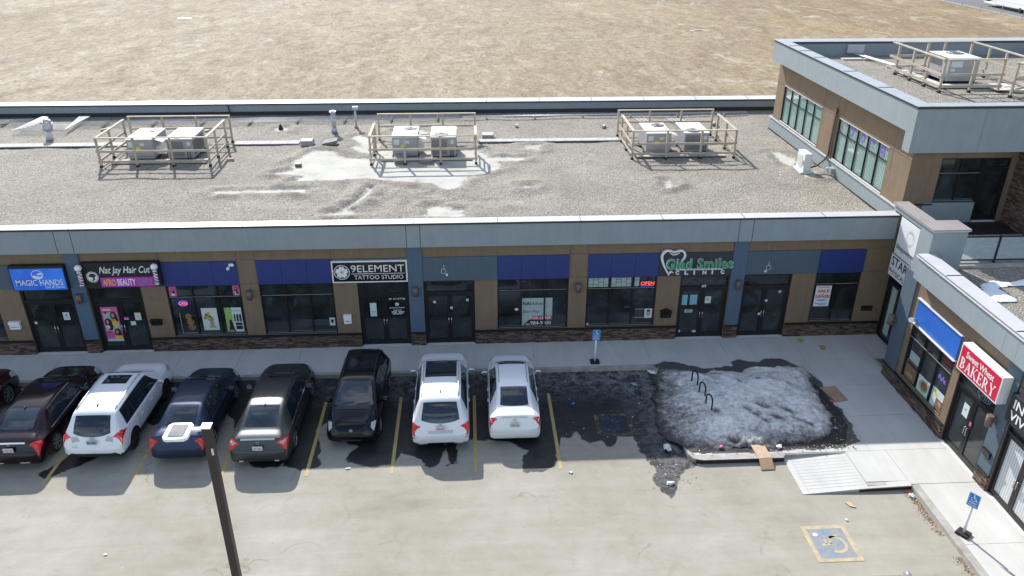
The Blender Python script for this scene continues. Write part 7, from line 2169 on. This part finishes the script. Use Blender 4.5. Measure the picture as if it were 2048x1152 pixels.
    for sd in (-1, 1):
        p = S.pt(ym, .49, sd)
        mb = MB()
        c = p + Vector((sd * .15, -.0, .05))
        n0 = len(mb.v)
        bm = bmesh.new(); bmesh.ops.create_uvsphere(bm, u_segments=14, v_segments=8, radius=1)
        for v in bm.verts: v.co = Vector((v.co.x * .12, v.co.y * .065 + (.02 if v.co.y > 0 else 0), v.co.z * .075)) + c
        mb.v = [v.co[:] for v in bm.verts]; mb.f = [tuple(v.index for v in f.verts) for f in bm.faces]; mb.m = [0] * len(mb.f); mb.a = [0] * len(mb.f); mb.s = [True] * len(mb.f); bm.free()
        mb.beam(p, c, .07, .04)
        mm = mb.build('side_mirror', paint, t)
        fy = -1
        mb = MB(); mb.obox(c + Vector((0, fy * .062, 0)), (.09, 0, 0), (0, .006, 0), (0, 0, .055)); mb.build('mirror_glass', 'chrome', mm)
    # door handles
    for y in C.get('handles', (.42 * L, .62 * L)):
        for sd in (-1, 1):
            p = S.pt(y, .40, sd); mb = MB(); mb.obox(p + Vector((sd * .012, 0, 0)), (.014, 0, 0), (0, .085, 0), (0, 0, .014)); mb.build('door_handle', C.get('handle_mat', paint), t, bevel=.005)
    # plate
    if 'plate' in C:
        y, z, s_, tx, pm = C['plate']
        mb = MB(); mb.box(-.155, .155, y - .012, y, z - .075, z + .075); pl = mb.build('licence_plate', pm, t, bevel=.004)
        Vt, Ft = text_pts(tx, .25, .075, 0, .015, .003)
        mb = MB(); mb.v = [(-.125 + a, y - .0125 - c_, z - .04 + b) for a, b, c_ in Vt]; mb.f = Ft; mb.m = [0] * len(Ft); mb.a = [0] * len(Ft); mb.s = [False] * len(Ft)
        mb.build('plate_lettering', C.get('plate_ink', 'red'), pl)
    if 'fin' in C:
        y = C['fin']; p = S.pt(y, 1, 1)
        mb = MB(); mb.prism([(-.08, 0), (.09, 0), (-.06, .055)], lambda u, v, d: (d, y - u * -1 if False else y + u, p.z + v - .004), -.014, .014); mb.build('antenna_fin', C.get('fin_mat', 'trimblack'), t, fix=True)
    if 'badge' in C:
        y, z, kind = C['badge']
        if kind == 'H':   # bonnet badge faces forward, tilted
            fy_ = 1
            mb = MB()
            mb.tube([( .055 * math.cos(a) * (1.1), y + .006, z + .042 * math.sin(a)) for a in [2 * math.pi * i / 20 for i in range(20)]], .006, 5, closed=True)
            mb.beam((-.026, y + .006, z - .026), (-.03, y + .006, z + .03), .01, .012, upv=(0, 1, 0)); mb.beam((.026, y + .006, z - .026), (.03, y + .006, z + .03), .01, .012, upv=(0, 1, 0)); mb.beam((-.026, y + .006, z), (.026, y + .006, z), .01, .01, upv=(0, 1, 0))
            mb.build('bonnet_badge', 'chrome', t)
        elif kind == 'bow':
            mb = MB(); mb.prism([(-.075, -.012), (-.03, -.012), (-.022, -.028), (.034, -.028), (.026, -.012), (.075, -.012), (.066, .012), (.03, .012), (.022, .028), (-.034, .028), (-.026, .012), (-.084, .012)][::1], lambda u, v, d: (u, d, z + v), y - .008, y)
            mb.build('tail_badge', 'gold', t, fix=True)
        else:
            mb = MB()
            mb.tube([(.05 * math.cos(a) * (1.25 if kind == 'oval' else 1), y - .006, z + .04 * math.sin(a)) for a in [2 * math.pi * i / 20 for i in range(20)]], .006, 5, closed=True)
            if kind == 'star':
                for a in (90, 210, 330): mb.beam((0, y - .006, z), (.045 * math.cos(R(a)), y - .006, z + .04 * math.sin(R(a))), .007, .007, upv=(0, 1, 0))
            elif kind == 'oval':
                mb.tube([(.05 * math.cos(a), y - .008, z + .012 + .016 * math.sin(a)) for a in [2 * math.pi * i / 16 for i in range(16)]], .004, 4, closed=True)
                mb.tube([(.016 * math.cos(a), y - .008, z + .034 * math.sin(a)) for a in [2 * math.pi * i / 16 for i in range(16)]], .004, 4, closed=True)
            else:
                mb.beam((-.03, y - .006, z - .026), (0, y - .006, z + .03), .008, .008, upv=(0, 1, 0)); mb.beam((.03, y - .006, z - .026), (0, y - .006, z + .03), .008, .008, upv=(0, 1, 0)); mb.beam((-.02, y - .006, z - .008), (.02, y - .006, z - .008), .007, .007, upv=(0, 1, 0))
            mb.build('tail_badge', 'chrome', t)
    if 'extra' in C: C['extra'](t, S, k)
    return t
def P4(q, k): return [(a * k, v) for a, v in q]

MT['p_cherry'] = dirt_paint('black_cherry_paint', (.011, .003, .0055), .13, 0, 0, .02, .42)
MT['p_white'] = dirt_paint('white_car_paint', (.74, .75, .76), .25, 0, .5, .10)
MT['p_white2'] = dirt_paint('salt_dusted_white_paint', (.72, .73, .74), .25, 0, .5, .20)
MT['p_blue'] = dirt_paint('navy_blue_paint', (.022, .034, .075), .42, .6, .15, .06, .5)
MT['p_green'] = dirt_paint('dark_grey_green_paint', (.052, .058, .058), .38, .65, .15, .04, .5)
MT['p_black'] = dirt_paint('black_blue_paint', (.003, .004, .007), .12, 0, 0, .02, .4)
MT['p_red'] = dirt_paint('deep_red_paint', (.03, .003, .005), .14, 0, 0, .03, .42)
MT['p_silver'] = dirt_paint('silver_paint', (.45, .46, .47), .25, .6, .4, .12)

def sedan_cfg(L, **kw):
    k = L / 4.83
    c = dict(windscreen=(3.66 * k, 2.90 * k), rear_window=(.66 * k, 1.36 * k),
             side_windows=[(1.10 * k, 2.02 * k, 1.44 * k, 2.02 * k), (2.10 * k, 3.36 * k, 2.10 * k, 2.82 * k)],
             seams=(1.35 * k, 2.06 * k, 3.2 * k), hood=3.80 * k, tail_seam=.60 * k, mirror=3.12 * k, handles=(1.7 * k, 2.42 * k),
             tail=[(P4([(.03, .41), (.36, .45), (.26, .60), (.125, .80)], k), 'lens_red')],
             head=[P4([(4.22, .44), (4.66, .41), (4.62, .70), (4.30, .62)], k)], chrome_line=(1.0 * k, 3.5 * k, 1.4 * k, 2.85 * k),
             plate=(.02, .72, 1, 'BKT-3184', 'plate'), axles=(1.0 * k, 3.84 * k))
    c.update(kw); return c
def suv_cfg(L, **kw):
    k = L / 4.57
    c = dict(windscreen=(3.46 * k, 2.78 * k), rear_window=(.19 * k, .52 * k), rw_v=.82,
             side_windows=[(.72 * k, 1.32 * k, .80 * k, 1.32 * k), (1.38 * k, 2.10 * k, 1.38 * k, 2.10 * k), (2.17 * k, 3.22 * k, 2.17 * k, 2.76 * k)],
             seams=(1.36 * k, 2.13 * k, 3.1 * k), hood=3.68 * k, mirror=3.05 * k, handles=(1.65 * k, 2.45 * k),
             tail=[(P4([(.03, .42), (.40, .44), (.36, .50), (.16, .74)], k), 'lens_red')],
             head=[P4([(3.98, .44), (4.40, .41), (4.38, .70), (4.08, .60)], k)],
             plate=(.045, .84, 1, 'CFT-6671', 'plate'), axles=(.88 * k, 3.56 * k), wheel_r=.36, rails=(.72 * k, 2.7 * k))
    c.update(kw); return c

# very dark cherry sedan
def ex_tlx(t, S, k):
    mb = MB(); mb.box(-.55, -.25, .0, .03, .30, .34); mb.box(.25, .55, .0, .03, .30, .34); mb.build('exhaust_finisher', 'chrome', t, bevel=.006)
    mb = MB(); S.cpatch(mb, .135 * k, .155 * k, .85, .85, .004, 1); mb.build('trunk_chrome', 'chrome', t)
make_car('black cherry sedan with panoramic dark roof, between the red car and the white crossover', 'car', SEDAN, 5.10, 1.90, 1.46, MT['p_cherry'], (-14.45, -7.03, 0), 0,
         sedan_cfg(5.10, wheel_r=.34, spokes=7, fin=1.45, badge=(.118, .93, 'A'), plate=(.025, .80, 1, 'CDG-7184', 'plate'), extra=ex_tlx))
# white crossover with dark sills
def ex_rav(t, S, k):
    mb = MB(); S.patch(mb, P4([(.12, .42), (.2, .44), (.17, .58), (.13, .60)], k), .012, 1, 4, 4); S.patch(mb, P4([(.12, .42), (.2, .44), (.17, .58), (.13, .60)], k), .012, -1, 4, 4)
    Vt, Ft = text_pts('RAV4', .16, .035, 0, .01, .003)
    mb = MB(); mb.v = [(-.62 + a, .03 - c_, .70 + b) for a, b, c_ in Vt]; mb.f = Ft; mb.m = [0] * len(Ft); mb.a = [0] * len(Ft); mb.s = [False] * len(Ft); mb.build('tail_lettering', 'faintgrey', t)
make_car('white crossover with dark lower trim, roof rails and small sunroof', 'car', SUV, 4.80, 1.88, 1.68, MT['p_white'], (-12.0, -6.86, 0), R(-1.0),
         suv_cfg(4.80, cladding=.20, rim='trimblack', spokes=9, sunroof=(2.15, 2.72, .86), fin=.95, fin_mat='drip', badge=(.125, .98, 'oval'), plate=(.045, .86, 1, 'BVL-3098', 'frost'), plate_ink='ink', extra=ex_rav,
                 tail=[(P4([(.10, .43), (.62, .47), (.34, .52), (.15, .80)], 1), 'lens_red'), (P4([(.105, .80), (.15, .80), (.16, .86), (.118, .89)], 1), 'lens_clear')]))
# navy sedan with dusty back
make_car('navy blue sedan with dusty boot standing behind the lamp head', 'car', SEDAN, 4.62, 1.76, 1.46, MT['p_blue'], (-9.40, -6.95, 0), R(-.5),
         sedan_cfg(4.62, wheel_r=.32, spokes=5, tail=[(P4([(.03, .40), (.30, .43), (.19, .50), (.12, .80)], .915), 'lens_red')], chrome_line=(1.3, 1.31, 1.6, 1.61), roof_seams=(1.6, 2.7), plate=(.02, .55, 1, 'BRM-4471', 'p_blue')))
# green-grey sedan
def ex_fus(t, S, k):
    mb = MB(); S.cpatch(mb, .155, .185, .83, .83, .006, 1); mb.build('trunk_highlight', 'chrome', t)
    mb = MB(); mb.box(-.62, -.48, -.005, .03, .28, .33); mb.box(.48, .62, -.005, .03, .28, .33); mb.build('exhaust_tip', 'chrome', t, bevel=.006)
make_car('dark grey-green sedan with chrome boot strip left of the black hatchback', 'car', SEDAN, 5.10, 1.88, 1.49, MT['p_green'], (-6.80, -7.27, 0), R(-.5),
         sedan_cfg(5.10, wheel_r=.34, spokes=10, rim='chrome', fin=1.45, fin_mat='p_green', badge=(.122, .90, 'round'), plate=(.022, .78, 1, 'CKT-4255', 'plate'),
                   tail=[(P4([(.06, .41), (.50, .46), (.32, .52), (.125, .82)], 1), 'lens_red'), (P4([(.10, .46), (.34, .475), (.26, .50), (.13, .76)], 1), 'lens_clear')][:1] + [(P4([(.118, .60), (.26, .485), (.24, .50), (.128, .78)], 1), 'lens_clear')], extra=ex_fus))
# black hatchback, nose towards the camera
def ex_fit(t, S, k):
    mb = MB(); S.cpatch(mb, 3.38, 3.50, .80, .80, .006, 2); mb.build('wiper_cowl', 'trimblack', t)
    mb = MB(); mb.tube([S.pt(3.34, .86, 1) + Vector((0, 0, .02)), S.pt(3.26, 1, 1) + Vector((0, 0, .03))], .009, 5); mb.tube([S.pt(3.34, .97, -1) + Vector((0, 0, .02)), S.pt(3.29, .84, -1) + Vector((0, 0, .03))], .009, 5); mb.build('wiper', 'black', t)
    mb = MB(); mb.box(-.30, .30, 4.235, 4.25, .30, .42); mb.box(-.36, .36, 4.2, 4.235, .52, .60); mb.build('grille', 'black', t)
make_car('small black hatchback parked nose out towards the camera', 'car', HATCH, 4.25, 1.72, 1.55, MT['p_black'], (-3.93, -2.14, 0), R(180 - 1.5),
         dict(windscreen=(3.32, 2.46), rear_window=(.15, .40), side_windows=[(.75, 1.45, .80, 1.45), (1.52, 2.75, 1.52, 2.40)], seams=(.70, 1.48, 2.95), hood=3.56, mirror=2.80, handles=(1.05, 1.75),
              tail=[(P4([(.05, .42), (.3, .46), (.28, .52), (.13, .74)], 1), 'lens_red')], head=[[(3.78, .50), (4.12, .455), (4.09, .64), (3.95, .70)]], axles=(.70, 3.36), wheel_r=.30, spokes=7, roof_seams=(.55, 2.25), badge=(4.21, .69, 'H'), extra=ex_fit))
# white suv with panoramic roof
def ex_glk(t, S, k):
    mb = MB(); S.cpatch(mb, .035, .085, .88, .88, .006, 2); mb.build('bumper_pad', 'galv', t)
    mb = MB(); mb.box(-.66, .66, .0, .03, .36, .385); mb.box(-.72, -.42, -.005, .04, .31, .36); mb.box(.42, .72, -.005, .04, .31, .36); mb.build('exhaust_finisher', 'chrome', t, bevel=.005)
    mb = MB(); mb.tube([S.pt(.23, .97, -1) + Vector((0, -.02, .01)), S.pt(.25, .88, 1) + Vector((0, -.02, .015))], .01, 5); mb.build('rear_wiper', 'black', t)
    mb = MB(); S.patch(mb, [(.02, .36), (.14, .345), (.14, .36), (.02, .375)], .006, 1, 4, 1); S.patch(mb, [(.02, .36), (.14, .345), (.14, .36), (.02, .375)], .006, -1, 4, 1); mb.build('reflector_strip', 'trimblack', t)
make_car('white boxy crossover with large panoramic roof, between the black hatchback and the white sedan', 'car', SUV, 4.80, 1.86, 1.70, MT['p_white2'], (-1.13, -6.68, 0), R(.3),
         suv_cfg(4.80, sunroof=(1.85, 2.92, .80), fin=1.0, fin_mat='drip', badge=(.13, 1.0, 'star'), rw_v=.80, plate=(.04, .88, 1, 'CBX-4107', 'plate'), spokes=5, extra=ex_glk,
                 tail=[(P4([(.03, .42), (.26, .44), (.20, .50), (.125, .80)], 1), 'lens_red')]))
# white sedan
def ex_av(t, S, k):
    mb = MB(); S.cpatch(mb, .128, .142, .86, .86, .007, 1); mb.build('trunk_chrome', 'galv', t)
make_car('white small sedan, the last car before the wet accessible stall', 'car', SEDAN, 4.50, 1.72, 1.53, MT['p_white'], (1.28, -6.47, 0), R(-.6),
         sedan_cfg(4.50, wheel_r=.30, roof_seams=(1.5, 2.75), badge=(.10, .94, 'bow'), plate=(.012, .80, 1, 'CBT-4142', 'plate'), plate_ink='ink', chrome_line=(1.3, 1.31, 1.6, 1.61), extra=ex_av,
                   tail=[(P4([(.07, .43), (.26, .45), (.22, .55), (.12, .79)], 1), 'lens_red'), (P4([(.105, .50), (.22, .475), (.20, .49), (.115, .60)], 1), 'lens_clear')]))
# red car at the left edge
make_car('deep red car cut off by the left edge of the picture', 'car', SUV, 4.57, 1.86, 1.62, MT['p_red'], (-17.35, -6.75, 0), 0, suv_cfg(4.57, spokes=7))
# silver car below the frame
make_car('silver car of which only the roof edge and mirror reach the bottom of the picture', 'car', SEDAN, 4.7, 1.82, 1.46, MT['p_silver'], (7.75, -14.42, 0), R(-90), sedan_cfg(4.7, nogroup=True))

bpy.data.scenes.remove(TMP)
